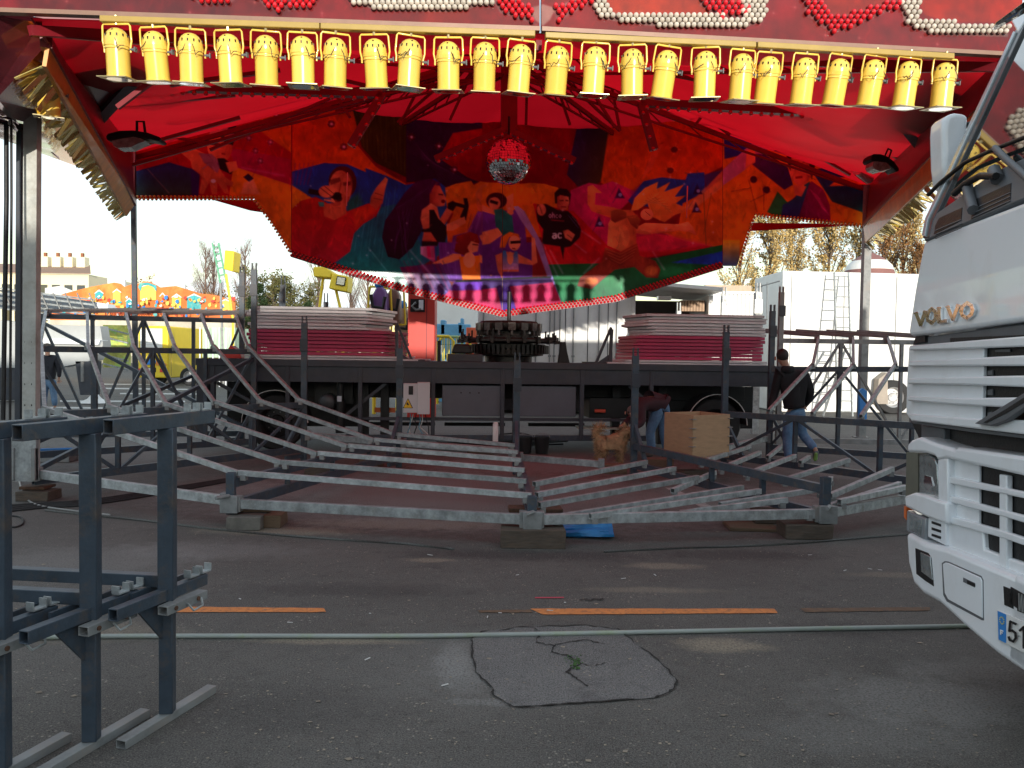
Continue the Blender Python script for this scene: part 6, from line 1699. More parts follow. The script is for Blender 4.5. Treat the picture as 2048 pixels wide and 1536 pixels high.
for i in range(12):
    a = 2 * pi * i / 12; cx_, cy_ = 2003.3 + 4.2 * cos(a), 1241 + 4.2 * sin(a) * 1.6 + 2 * cos(a)
    fs('star', [(cx_ - .7, cy_ - .9), (cx_ + .7, cy_ - .6), (cx_ + .7, cy_ + .9), (cx_ - .7, cy_ + .6)], mat('star_yellow', (.8, .65, .05), .4), .0705)
def stroke(pts, w, o, m, nm, parent):
    mb = MB()
    for (a, b) in zip(pts, pts[1:]):
        L = math.hypot(b[0] - a[0], b[1] - a[1]); nx, ny = -(b[1] - a[1]) / L * w / 2, (b[0] - a[0]) / L * w / 2
        ex, ey = (b[0] - a[0]) / L * w * .3, (b[1] - a[1]) / L * w * .3
        mb.prism([T(a[0] + nx - ex, a[1] + ny - ey, o), T(b[0] + nx + ex, b[1] + ny + ey, o), T(b[0] - nx + ex, b[1] - ny + ey, o), T(a[0] - nx - ex, a[1] - ny - ey, o)], TN * .0015)
    return mb.build(nm, m, parent)
stroke([(2031, 1248), (2020, 1243), (2018, 1262), (2024, 1261), (2030, 1266), (2031, 1276), (2026, 1283), (2019, 1280), (2017, 1274)], 4.2, .0715, black, 'figure_five', plt_)
stroke([(2039, 1261), (2047, 1254), (2047, 1296)], 4.4, .0715, black, 'figure_one', plt_)
stroke([(2057, 1262), (2072, 1268), (2062, 1300)], 4.4, .0715, black, 'figure_seven', plt_)
mb = MB(); mb.ball(T(2037, 1272, .072), .004, 8, 4); mb.build('plate_rivet', galvd, plt_)
# chrome letters
letts = {'V': [[(0, 0), (.5, 1), (1, 0)]], 'O': [[(.5, 0), (.12, .2), (0, .5), (.12, .8), (.5, 1), (.88, .8), (1, .5), (.88, .2), (.5, 0)]], 'L': [[(0.05, 0), (.05, 1), (1, 1)]]}
lx = [(1832, 1850, 625, 650, 'V'), (1854, 1872, 618, 646, 'O'), (1877, 1892, 615, 643, 'L'), (1895, 1916, 612, 639, 'V'), (1922, 1945, 606, 636, 'O')]
for x0, x1, y0, y1, ch in lx:
    mb = MB()
    for st in letts[ch]:
        px_ = [(x0 + u * (x1 - x0), y0 + v * (y1 - y0) - (u - .5) * 2.5) for u, v in st]
        for a, b in zip(px_, px_[1:]):
            L = math.hypot(b[0] - a[0], b[1] - a[1]); w = 7.6
            nx, ny = -(b[1] - a[1]) / L * w / 2, (b[0] - a[0]) / L * w / 2; ex, ey = (b[0] - a[0]) / L * w * .3, (b[1] - a[1]) / L * w * .3
            mb.prism([T(a[0] + nx - ex, a[1] + ny - ey, .014), T(b[0] + nx + ex, b[1] + ny + ey, .014), T(b[0] - nx + ex, b[1] - ny + ey, .014), T(a[0] - nx - ex, a[1] - ny - ey, .014)], TN * .013)
    if ch == 'L' or ch == 'V':
        for sx in ((0, 1) if ch == 'V' else (.05,)):
            xx = x0 + sx * (x1 - x0); yy = y0 - (sx - .5) * 2.5
            mb.prism([T(xx - 5, yy - 1, .0145), T(xx + 5, yy - 2, .0145), T(xx + 5, yy + 1.5, .0145), T(xx - 5, yy + 2.5, .0145)], TN * .013)
    mb.build('letter_' + ch.lower(), mat('chrome_letters', (.82, .83, .84), .1, 1.0), fp, bevel=.0012)
# windscreen: raked plane
WA = T(1849, 480); WB_ = P(2030, 62, 4.40); WBx = WA + (WB_ - WA)
wnrm = (WB_ - WA).cross(TU).normalized()
if wnrm.x < 0: wnrm = -wnrm
def W(px, py, o=0.0): return PL(px, py, WA - wnrm * o, wnrm)
def wp(nm, pts, o, depth, m, bev=.004, parent=None): return MB().prism([W(x, y, o) for x, y in pts], wnrm * depth).build(nm, m, parent or lor, bevel=bev)
ws = wp('windscreen', [(1866, 440), (1892, 380), (1950, 255), (2036, 76), (2120, -110), (2120, 290), (1990, 350)], .0, .012, glassd, 0)
wp('cowl', [(1848, 481), (1851, 452), (1868, 430), (1990, 343), (2120, 282), (2120, 366), (1925, 448)], .010, .06, greyplastic, .006)
wp('window_rubber', [(1845, 476), (1852, 440), (1885, 370), (1945, 240), (2030, 62), (2115, -115), (2120, -105), (2040, 70), (1956, 250), (1896, 378), (1866, 440), (1858, 474)], .014, .04, mat('screen_rubber', (.03, .03, .032), .4, 0, .1, 4, coat=.5), .004)
wp('a_pillar_trim', [(1843, 470), (1850, 436), (1882, 368), (1941, 240), (2020, 76), (2026, 62), (2030, 64), (1947, 242), (1888, 370), (1855, 438), (1849, 472)], .024, .03, mat('pillar_trim', (.45, .5, .52), .25, .4), .003)
for q in ([(1870, 452), (1878, 436), (1924, 415), (1922, 438), (1914, 445), (1868, 468)], [(1945, 410), (1948, 400), (2022, 366), (2020, 398), (2010, 408), (1942, 438)]):
    vg = wp('vent_grille', q, .013, .006, black, 0)
    xs = [p[0] for p in q]; x0, x1 = min(xs), max(xs)
    for k in range(1, 4):
        wp('vent_bar', [(x0 + 2, q[0][1] - 6 + k * 8 + 6), (x1 - 2, q[0][1] - 30 + k * 8 - (4 if x0 > 1900 else -8)), (x1 - 2, q[0][1] - 28.5 + k * 8 - (4 if x0 > 1900 else -8)), (x0 + 2, q[0][1] - 4.5 + k * 8 + 6)], .016, .004, greyplastic, 0, vg)
rb = lambda nm, pts, w, o, m: MB().tube([W(x, y, o) for x, y in pts], w, 8).build(nm, m, lor, smooth=True)
rb('wiper_blade', [(1856, 390), (1880, 366), (1930, 325), (1985, 300), (2100, 255)], .011, .035, black)
rb('wiper_arm', [(1908, 388), (1930, 368), (1960, 352), (1992, 352)], .017, .05, black)
rb('wiper_arm', [(1990, 296), (2012, 318), (2048, 350), (2100, 395)], .016, .055, greyplastic)
rb('wiper_pivot', [(1934, 368), (1938, 392), (1946, 420)], .026, .03, greyplastic)
rb('wiper_pivot', [(1988, 340), (1994, 358)], .030, .03, greyplastic)
MB().prism([W(2020, 40, .02), W(2046, 10, .02), W(2120, -130, .02), W(2120, -70, .02), W(2050, 40, .02), W(2034, 66, .02)], wnrm * .2).build('roof_edge', whitep, lor, bevel=.01)
MB().prism([W(1982, 58, .16), W(1992, 44, .2), W(2120, -50, .25), W(2120, -20, .2), W(2046, 18, .16)], wnrm * .02).build('sun_visor', glassd, lor, bevel=.003)
# inside of the cab: dash, wheel rim, seats faintly behind the glass
cabint = mat('cab_interior', (.05, .05, .055), .7)
# mirror pod, seen beyond the pillar
c = P(1912, 300, 4.62)
mp_ = MB().prism([P(x, y, 4.5) for x, y in ((1886, 262), (1888, 240), (1896, 228), (1912, 224), (1938, 228), (1936, 330), (1926, 372), (1906, 380), (1892, 362), (1888, 330))], Vector((0, .16, 0))).build('mirror_housing', whitep, lor, bevel=.028, segs=4)
MB().tube([P(1932, 250, 4.56), P(1960, 246, 4.50)], .016).build('mirror_arm', black, lor); MB().tube([P(1930, 360, 4.56), P(1950, 350, 4.50)], .016).build('mirror_arm', black, lor)
# bodywork behind the front
def lbox(nm, x0, x1, y0, y1, z0, z1, m, bev=.03): return MB().box(((x0 + x1) / 2, (y0 + y1) / 2, (z0 + z1) / 2), (x1 - x0, y1 - y0, z1 - z0)).build(nm, m, lor, bevel=bev)
YC = T(2091, 1000).y
lbox('cab_body', 2.50, 4.3, 2 * YC - 4.36, 4.36, .95, 2.22, whitep); lbox('cab_roof', 3.0, 4.3, 2 * YC - 4.34, 4.34, 2.22, 3.5, whitep)
for yy in (4.33, 2 * YC - 4.36):
    MB().prism([(2.28, yy, 2.22), (2.84, yy, 3.34), (3.3, yy, 3.42), (3.3, yy, 2.22)], (0, .03, 0)).build('side_window', glassd, lor)
    MB().prism([(2.26, yy - .35, .62), (2.26, yy + .03, .62), (2.26, yy + .03, 1.0), (2.26, yy - .35, 1.0)] if yy > 3 else [(2.26, yy, .62), (2.26, yy + .38, .62), (2.26, yy + .38, 1.0), (2.26, yy, 1.0)], (.8, 0, 0)).build('step_well', greyplastic, lor)
# the near half of the front, the same pieces the other way round
cen = T(2091, 1000) - lor.location
RFL = Matrix.Identity(3)
for i in range(3):
    for j in range(3): RFL[i][j] -= 2 * TU[i] * TU[j]
RF4 = Matrix.Translation(cen) @ RFL.to_4x4() @ Matrix.Translation(-cen)
def mirror_piece(o, parent):
    c = o.copy(); c.data = o.data.copy(); c.data.transform(RF4); c.data.flip_normals(); COL.objects.link(c); c.parent = parent
    for ch in list(o.children):
        if not ch.name.startswith('letter_'): mirror_piece(ch, c)
for o in list(lor.children):
    if o.name.split('.')[0] in ('front_panel', 'hinge_strip', 'grille_panel', 'grille_cavity', 'under_gap', 'gap_panel', 'lower_trim', 'bumper_top', 'lamp_side', 'headlight', 'lamp_pillar', 'bumper_band', 'lower_grille',
                                'lower_grille_cavity', 'lower_front', 'louvre_panel', 'louvre_slot', 'indicator_lamp', 'side_reflector', 'bumper', 'windscreen', 'cowl', 'window_rubber', 'a_pillar_trim', 'mirror_housing', 'mirror_arm', 'roof_edge', 'sun_visor'):
        mirror_piece(o, lor)
lbox('chassis', 2.6, 8.0, 2.8, 3.7, .6, .95, black, .01)
for yy in (2 * YC - 4.1, 4.1):
    wheel(lor, (3.5, yy, .5), .5, .3, galvd)
lbox('cargo_box', 4.5, 9.5, 2 * YC - 4.35, 4.35, 1.15, 3.8, whitec, .02)

# ------------------------------------------------------------------ people and dog
def skinned(name, nodes, edges, m, parent, sub=2, root=0, fac=1.0):
    """nodes: list of (Vector, radius)"""
    me = bpy.data.meshes.new(name)
    r0 = parent
    while r0.parent is not None: r0 = r0.parent
    org = r0.location
    me.from_pydata([tuple(n[0] - org) for n in nodes], edges, [])
    o = bpy.data.objects.new(name, me); COL.objects.link(o); o.parent = parent
    me.materials.append(m)
    sk = o.modifiers.new('skin', 'SKIN')
    if not me.skin_vertices: 
        bpy.context.view_layer.objects.active = o
    for i, sv in enumerate(me.skin_vertices[0].data):
        r = nodes[i][1]
        sv.radius = (r, r) if not isinstance(r, tuple) else r
        sv.use_root = (i == root)
    sk.use_smooth_shade = True
    sb_ = o.modifiers.new('sub', 'SUBSURF'); sb_.levels = sub; sb_.render_levels = sub
    return o
def person(label, J, D, mats, hair_r=.105, cap=None, group=None):
    """J: joint pixel positions with distance offsets -> world"""
    W3 = {k: (P(v[0], v[1], D + (v[2] if len(v) > 2 else 0)) if not isinstance(v, Vector) else v) for k, v in J.items()}
    for k in ('fl', 'fr'):
        pass
    loc = (W3['al'] + W3['ar']) / 2; loc.z = 0
    t = thing('person', loc, label, 'person', group)
    top, legs, shoe = mats
    order = ['pelvis', 'waist', 'chest', 'neck', 'head0', 'head1', 'sl', 'el', 'hl', 'hl2', 'sr', 'er', 'hr', 'hr2', 'kl0', 'kl', 'al', 'tl', 'kr0', 'kr', 'ar', 'tr']
    W3['kl0'] = W3['pelvis'].lerp(W3['hipl'], 1); W3['kr0'] = W3['hipr']
    hd = (W3['head'] - W3['neck']).normalized()
    W3['head0'] = W3['head'] - hd * .04; W3['head1'] = W3['head'] + hd * .05
    W3['hl2'] = W3['hl'] + (W3['hl'] - W3['el']).normalized() * .07; W3['hr2'] = W3['hr'] + (W3['hr'] - W3['er']).normalized() * .07
    rad = dict(pelvis=.12, waist=.115, chest=.135, neck=.055, head0=.085, head1=.085, sl=.06, el=.04, hl=.028, hl2=.03, sr=.06, er=.04, hr=.028, hr2=.03, kl0=.085, kl=.055, al=.038, tl=.035, kr0=.085, kr=.055, ar=.038, tr=.035)
    ix = {k: i for i, k in enumerate(order)}
    E = [('pelvis', 'waist'), ('waist', 'chest'), ('chest', 'neck'), ('neck', 'head0'), ('head0', 'head1'), ('chest', 'sl'), ('sl', 'el'), ('el', 'hl'), ('hl', 'hl2'), ('chest', 'sr'), ('sr', 'er'), ('er', 'hr'), ('hr', 'hr2'),
         ('pelvis', 'kl0'), ('kl0', 'kl'), ('kl', 'al'), ('al', 'tl'), ('pelvis', 'kr0'), ('kr0', 'kr'), ('kr', 'ar'), ('ar', 'tr')]
    skinned('body', [(W3[k], rad[k] * (.93 if k not in ('pelvis', 'waist', 'chest', 'sl', 'sr', 'kl0', 'kr0', 'kl', 'kr') else .55)) for k in order], [(ix[a], ix[b]) for a, b in E], skin, t)
    # top
    def sub(name, keys, rmap, edges, m, root=0):
        kx = {k: i for i, k in enumerate(keys)}
        return skinned(name, [(W3[k] if not isinstance(k, tuple) else W3[k[0]].lerp(W3[k[1]], k[2]), rmap[i]) for i, k in enumerate(keys)], [(a, b) for a, b in edges], m, t, root=root)
    wr_l, wr_r = ('el', 'hl', .92), ('er', 'hr', .92)
    sub('jacket', [('pelvis', 'waist', .35), 'waist', 'chest', ('chest', 'neck', .62), 'sl', 'el', wr_l, 'sr', 'er', wr_r], [.155, .160, .180, .095, .095, .066, .046, .095, .066, .046],
        [(0, 1), (1, 2), (2, 3), (2, 4), (4, 5), (5, 6), (2, 7), (7, 8), (8, 9)], top, 1)
    al2, ar2 = ('kl', 'al', .95), ('kr', 'ar', .95)
    sub('jeans', ['pelvis', 'kl0', 'kl', al2, 'kr0', 'kr', ar2, ('pelvis', 'waist', .4)], [.135, .105, .078, .066, .105, .078, .066, .13], [(0, 1), (1, 2), (2, 3), (0, 4), (4, 5), (5, 6), (0, 7)], legs)
    for s in ('l', 'r'):
        a, b = W3['a' + s], W3['t' + s]
        d = (b - a)
        sh = skinned('shoe', [(a + Vector((0, 0, -.02)) - d * .15, .048), (a.lerp(b, .45), .05), (b, .04)], [(0, 1), (1, 2)], shoe[0], t)
        if shoe[1] is not None:
            skinned('shoe_sole', [(a - Vector((0, 0, .045)) - d * .2, .035), (b - Vector((0, 0, .03)), .034)], [(0, 1)], shoe[1], t)
    # hands with fingers
    for s in ('l', 'r'):
        h = W3['h' + s]; dd = (W3['h' + s] - W3['e' + s]).normalized(); side = dd.cross(Vector((0, 1, .2))).normalized()
        palm = h + dd * .07
        for f in range(4):
            b0 = palm + side * (.022 * (f - 1.5)) - dd * .005; L = (.062, .075, .07, .055)[f]
            skinned('finger', [(b0, .0095), (b0 + dd * L * .5, .009), (b0 + dd * L * .85 + Vector((0, -.018, 0)), .0075)], [(0, 1), (1, 2)], skin, t, 1)
        b0 = h + dd * .03 + side * .03
        skinned('thumb', [(b0, .011), (b0 + side * .03 + dd * .025, .010), (b0 + side * .035 + dd * .055, .008)], [(0, 1), (1, 2)], skin, t, 1)
    return t, W3
# walking man seen from behind
t, Wm = person('young man in black hooded top and pale jeans walking away past the frames',
           dict(pelvis=(1589, 822), waist=(1586, 795), chest=(1582, 758), neck=(1572, 733), head=(1563, 714), sl=(1558, 748), el=(1549, 788, .05), hl=(1538, 822, -.05), sr=(1610, 752), er=(1622, 786), hr=(1608, 812, .18),
                hipl=(1578, 830), kl=(1574, 872, .05), al=(1577, 920, .0), tl=(1562, 925, .1), hipr=(1599, 830), kr=(1604, 868, .12), ar=(1632, 900, -.1), tr=(1630, 918, -.02)), 12.2, (hoodie, denim, (mat('trainer', (.12, .13, .14), .7), mat('green_sole', (.25, .45, .12), .6))))
hd = Wm['head']; up_ = (Wm['head'] - Wm['neck']).normalized()
mb = MB(); mb.ball(hd + Vector((.012, -.006, .028)), .094, 16, 12, (.96, 1.05, 1.08)); o = mb.build('hair', hairm, t, smooth=True)
for s in (-1, 1): MB().ball(hd + Vector((s * .093, -.0, -.02)), .024, 8, 6, (.5, .9, 1.3)).build('ear', skin, t, smooth=True)
MB().ball(hd + Vector((-.075, .055, -.03)), .016, 8, 6, (1, 1, 1.6)).build('nose', skin, t, smooth=True)
skinned('hood', [(Wm['neck'] + Vector((-.09, -.04, -.03)), .05), (Wm['neck'] + Vector((0, -.11, -.05)), .065), (Wm['neck'] + Vector((.10, -.04, -.03)), .05)], [(0, 1), (1, 2)], hoodie, t)
# bending man
t, Wb = person('man in dark maroon sweater and jeans bending down to stroke the dog',
           dict(pelvis=(1328, 808), waist=(1314, 800, .0), chest=(1292, 799, -.1), neck=(1272, 808, -.15), head=(1262, 826, -.18), sl=(1281, 812, -.28), el=(1284, 846, -.38), hl=(1258, 858, -.5), sr=(1283, 806, .10), er=(1262, 838, .0), hr=(1244, 852, -.35),
                hipl=(1318, 818, -.09), kl=(1300, 862, -.1), al=(1304, 906, -.05), tl=(1290, 912, -.1), hipr=(1330, 818, .1), kr=(1326, 860, .1), ar=(1334, 904, .15), tr=(1320, 911, .1)), 12.5, (maroon, denim, (mat('brown_shoe', (.08, .06, .05), .7), None)))
hd = Wb['head']
MB().ball(hd + Vector((.02, .0, .035)), .086, 16, 12, (1, 1, .95)).build('hair', mat('grey_hair', (.12, .10, .09), .8, 0, .3, 60), t, smooth=True)
MB().ball(hd + Vector((-.02, -.095, -.01)), .016, 8, 6, (1, 1, 1.4)).build('nose', skin, t, smooth=True)
for s in (-1, 1):
    MB().ball(hd + Vector((s * .034 - .02, -.083, .02)), .009, 8, 6).build('eye', black, t, smooth=True)
    MB().ball(hd + Vector((s * .09, -.01, .0)), .022, 8, 6, (.5, .9, 1.3)).build('ear', skin, t, smooth=True)
MB().box(hd + Vector((-.02, -.088, -.045)), (.045, .008, .008)).build('mouth', mat('lips', (.3, .1, .09), .5), t)
# far person at the left
t, Wf = person('person in a dark coat and blue jeans far behind the left frames, seen from behind',
           dict(pelvis=(98, 762), waist=(98, 745), chest=(97, 722), neck=(95, 706), head=(95, 696), sl=(82, 716), el=(76, 738), hl=(76, 756), sr=(112, 716), er=(119, 738), hr=(118, 757), hipl=(91, 768), kl=(88, 794), al=(88, 815), tl=(86, 819),
                hipr=(105, 768), kr=(108, 792), ar=(110, 814), tr=(110, 818)), 20.3, (mat('dark_coat', (.02, .022, .03), .9), denim, (rubber, None)))
MB().ball(Wf['head'] + Vector((0, -.01, .02)), .105, 14, 10).build('hair', hairm, t, smooth=True)

# dog
dg0 = P(1222, 930, 11.8); dg0.z = 0
dog = thing('dog', dg0, 'fluffy tan and brown dog with curled tail being stroked behind the loose bars', 'dog')
furd = mat('tan_fur', (.44, .28, .15), .9, 0, .45, 7, .5, 90, (.05, .03, .018), .8, 5)
dl = lambda x, y, z: dg0 + Vector((x, y, z))
nodes = [(dl(-.12, 0, .33), .10), (dl(.02, 0, .34), .10), (dl(.13, .0, .36), .12), (dl(.18, .0, .46), .075), (dl(.21, 0, .53), .07), (dl(.28, -.01, .50), .04), (dl(.315, -.01, .49), .026),
         (dl(-.16, .07, .24), .065), (dl(-.11, .07, .165), .035), (dl(-.18, .07, .13), .026), (dl(-.165, .07, .03), .022), (dl(-.13, .07, .015), .022),
         (dl(-.15, -.07, .24), .065), (dl(-.10, -.07, .165), .035), (dl(-.17, -.07, .13), .026), (dl(-.155, -.07, .03), .022), (dl(-.12, -.07, .015), .022),
         (dl(.14, .065, .25), .05), (dl(.13, .065, .13), .03), (dl(.14, .065, .03), .022), (dl(.17, .065, .015), .022), (dl(.14, -.065, .25), .05), (dl(.15, -.065, .13), .03), (dl(.15, -.065, .03), .022), (dl(.18, -.065, .015), .022),
         (dl(-.21, 0, .42), .035), (dl(-.25, 0, .50), .05), (dl(-.20, 0, .56), .05), (dl(-.13, 0, .53), .04)]
edges = [(0, 1), (1, 2), (2, 3), (3, 4), (4, 5), (5, 6), (0, 7), (7, 8), (8, 9), (9, 10), (10, 11), (0, 12), (12, 13), (13, 14), (14, 15), (15, 16), (2, 17), (17, 18), (18, 19), (19, 20), (2, 21), (21, 22), (22, 23), (23, 24), (0, 25), (25, 26), (26, 27), (27, 28)]
skinned('body', nodes, edges, furd, dog, 2, 1)
for s in (-1, 1):
    MB().prism([dl(.17, s * .05 - .01, .57), dl(.215, s * .05 - .01, .58), dl(.19, s * .055 - .01, .645)], Vector((0, .018, 0))).build('ear', furd, dog, bevel=.004)
    MB().ball(dl(.27, s * .028 - .01, .535), .009, 6, 4).build('eye', black, dog)
MB().ball(dl(.34, -.01, .495), .014, 8, 6).build('nose', black, dog)
mb = MB(); rr = random.Random(5)
for a, b in edges:
    if nodes[a][1] < .025 and nodes[b][1] < .03: continue
    for k in range(int(150 * (nodes[a][1] + nodes[b][1]) * 7)):
        u = rr.random(); c = nodes[a][0].lerp(nodes[b][0], u); r = nodes[a][1] * (1 - u) + nodes[b][1] * u
        d = Vector((rr.gauss(0, 1), rr.gauss(0, 1), rr.gauss(0, 1))).normalized(); p = c + d * r * .8
        d2 = (d + Vector((-.5, 0, -.5)) * (1 if a < 24 else -.3)).normalized(); L = rr.uniform(.05, .11); n = d2.cross(Vector((rr.random(), rr.random(), rr.random()))).normalized() * .006
        mb.face([p - n, p + n, p + d2 * L])
o = mb.build('fur', furd, dog, recalc=False); o['kind'] = 'stuff'

# ------------------------------------------------------------------ far things: containers and lorries behind
def bx(nm, a, b, m, parent, bev=.0):
    c = [(a[i] + b[i]) / 2 for i in range(3)]; s = [abs(b[i] - a[i]) for i in range(3)]
    return MB().box(c, s).build(nm, m, parent, bevel=bev)
# white panelled container behind the turntable
D1 = 22.0
px2x = lambda px, D: P(px, 700, D).x
py2z = lambda px, py, D: P(px, py, D).z
def zc(py, D, px=1200): return P(px, py, D).z
x0, x1 = px2x(955, D1), px2x(1262, D1)
con = thing('white_container', Vector(((x0 + x1) / 2, D1 + 1.2, 0)), 'white box container with vertical locking bars behind the turntable', 'container')
bx('box', (x0, D1, .55), (x1, D1 + 2.4, 3.25), whitec, con, .02)
for px in (966, 1071, 1099, 1108, 1119, 1146, 1197, 1232):
    x = px2x(px, D1); MB().tube([(x, D1 - .03, .6), (x, D1 - .03, 3.2)], .018, 8).build('locking_bar', galvd, con)
    MB().box((x, D1 - .04, 1.6), (.08, .03, .05)).build('bar_clamp', galvd, con)
for px in (1130, 1175, 1215):
    x = px2x(px, D1); MB().box((x, D1 - .006, 1.9), (.02, .01, 2.6)).build('seam', gdark, con)
bx('hazard_sticker', (px2x(1181, D1), D1 - .012, .62), (px2x(1189, D1), D1 - .006, 1.35), yellowb, con)
bx('skirt', (x0, D1 + .1, .1), (x1, D1 + 2.2, .52), black, con)
bx('lower_sill', (x0, D1 - .02, .5), (x1, D1 + .02, .6), redp, con)
# open container
x0, x1 = px2x(1262, D1), px2x(1424, D1)
oc = thing('open_container', Vector(((x0 + x1) / 2, D1 + 1.2, 0)), 'open white container with shelves and stored ride parts inside', 'container')
zt = zc(590, D1, 1340)
bx('floor', (x0, D1, .6), (x1, D1 + 2.4, .75), whitec, oc); bx('back_wall', (x0, D1 + 2.36, .75), (x1, D1 + 2.4, zt), mat('inner_wall', (.06, .05, .045), .8), oc)
bx('side_wall', (x0, D1, .75), (x0 + .1, D1 + 2.35, zt), whitec, oc); bx('side_wall', (x1 - .12, D1 - .01, .75), (x1, D1 + 2.35, zt), whitec, oc)
MB().prism([(x0 - .25, D1 - .9, zt + .22), (x1 + .05, D1 - .9, zt + .05), (x1 + .05, D1 + 2.4, zt + .02), (x0 - .25, D1 + 2.4, zt + .20)], (0, 0, .10)).build('raised_flap', whitec, oc, bevel=.01)
bx('fluorescent_lamp', (px2x(1316, D1), D1 + .1, zt - .12), (px2x(1342, D1), D1 + .4, zt - .02), whitep, oc)
rr = random.Random(8)
brownm = mat('stored_brown', (.25, .09, .04), .7); tanm = mat('stored_tan', (.45, .3, .2), .7)
for k in range(4):
    z = 1.0 + k * .32
    bx('shelf', (px2x(1360, D1), D1 + .3, z), (x1 - .14, D1 + 1.2, z + .03), brownm, oc)
    for j in range(4):
        xx = rr.uniform(px2x(1362, D1), x1 - .35); bx('stored_part', (xx, D1 + .4, z + .035), (xx + rr.uniform(.1, .25), D1 + .8, z + rr.uniform(.1, .26)), rr.choice((brownm, tanm, whitec, redp, galvd)), oc)
for k in range(14):
    xx = px2x(1275, D1) + k * .09; MB().beam((xx, D1 + .8, .76), (xx + rr.uniform(-.1, .1), D1 + 1.0, rr.uniform(1.4, 2.3)), .03).build('stored_bar', rr.choice((brownm, rust, gdark)), oc)
for k in range(8):
    bx('rolled_cloth', (px2x(1365 + k * 6, D1), D1 + .25, zt - .42), (px2x(1370 + k * 6, D1), D1 + .7, zt - .12), tanm, oc)
# corrugated container
D2 = 23.0
x0, x1 = px2x(1424, D2), px2x(1515, D2)
cc = thing('corrugated_container', Vector(((x0 + x1) / 2, D2 + 1.2, 0)), 'white corrugated steel container between the open one and the big lorry box', 'container')
mb = MB(); n = 44; pts = []
for k in range(n + 1):
    pts.append((x0 + (x1 - x0) * k / n, D2 + (.0 if (k % 4) in (0, 1) else .035)))
zt2 = zc(588, D2, 1460)
mb.prism([(x, y, .4) for x, y in pts] + [(x1, D2 + 2.3, .4), (x0, D2 + 2.3, .4)], (0, 0, zt2 - .4)); mb.build('corrugated_box', whitec, cc)
bx('corner_post', (x0 - .02, D2 - .03, .3), (x0 + .12, D2 + .1, zt2 + .02), whitec, cc, .01)
bx('top_rail', (x0, D2 - .02, zt2), (x1, D2 + .08, zt2 + .08), whitec, cc, .01)
# tan building part behind
tag(bx('shed', (px2x(1408, 30), 30, 0), (px2x(1500, 30), 34, zc(570, 30, 1420)), mat('tan_render', (.5, .38, .28), .8), None), 'low tan shed just showing above the open container', 'shed')
# great white lorry box
D3 = 24.0
xa, xb, xc = px2x(1506, 26.6), px2x(1562, D3), px2x(1900, D3)
zt3 = zc(541, D3, 1562); zb = zc(826, D3, 1700)
lb = thing('white_trailer_box', Vector(((xb + xc) / 2, D3 + 1.3, 0)), 'huge sunlit white trailer box with two ladders leaning on it', 'trailer')
MB().prism([(xb, D3, zb), (xc, D3 + .5, zb), (xc, D3 + 3, zb), (xa, 26.6, zb)], (0, 0, zt3 - zb)).build('box', whitec, lb, bevel=.03)
for px in (1580, 1690, 1800):
    x = px2x(px, D3); bx('seam', (x, D3 - .02 + .5 * (x - xb) / (xc - xb), zb + .1), (x + .015, D3 + .02 + .5 * (x - xb) / (xc - xb), zt3 - .1), galvd, lb)
q = lambda px, py: P(px, py, 25.2)
for a, b in (((1512, 575), (1560, 562)), ((1523, 568), (1523, 660)), ((1534, 566), (1534, 640))):
    MB().tube([P(*a, 24.9 if a[0] < 1540 else 24.2) , P(*b, 23.9)], .02).build('door_bar', galvd, lb)
bx('rear_frame', (xb, D3 + .4, zb - .25), (xc, D3 + .6, zb - .04), galvd, lb)
bx('underbody', (xb + .3, D3 + .7, .35), (xc, D3 + 2.2, zb - .05), black, lb)
wheel(lb, (px2x(1797, D3 - .1), D3 + .25, .50), .52, .3, mat('white_rim', (.45, .45, .45), .4, .4))
wheel(lb, (px2x(1797, D3 - .1) + 1.35, D3 + .25, .50), .52, .3, mat('white_rim', (.45, .45, .45), .4, .4))
MB().prism([(px2x(1755, D3), D3 - .05, .3), (px2x(1758, D3), D3 - .05, 1.05), (px2x(1775, D3), D3 - .05, 1.25), (px2x(1778, D3), D3 - .05, .3)], (0, .5, 0)).build('mudflap', mat('beige_flap', (.35, .3, .25), .7), lb)
for i, (px0, px1, y0, D) in enumerate(((1664, 1698, 560, 23.4), (1640, 1690, 700, 23.2))):
    pass
def ladder(pa, pb, w, lab, m=galv, n=14):
    t = thing('ladder', Vector((pa.x, pa.y, 0)), lab, 'ladder')
    for s in (-1, 1): MB().beam(pa + Vector((s * w / 2, 0, 0)), pb + Vector((s * w / 2, 0, 0)), .035, .07).build('rail', m, t)
    for k in range(n):
        c = pa.lerp(pb, (k + .6) / n); MB().tube([c - Vector((w / 2, 0, 0)), c + Vector((w / 2, 0, 0))], .018, 6).build('rung', m, t)
    return t
ladder(P(1690, 836, 22.8) * 1.0, P(1683, 545, 23.7), .42, 'aluminium ladder leaning against the big white trailer box')
g1 = G(1662, 838); ladder(Vector((g1.x, 22.6, 0)), P(1680, 700, 23.6), .3, 'short ladder standing askew below the tall one', galvd, 8)
c = P(1727, 810, 16.6)
t = thing('blue_lifting_bracket', c, 'blue plastic bracket hanging low on the back right post', 'bracket')
MB().prism([P(x, y, 15.8) for x, y in ((1718, 782), (1726, 776), (1734, 782), (1734, 838), (1728, 846), (1719, 842))], (0, .08, 0)).build('plate', bluep, t, bevel=.01)
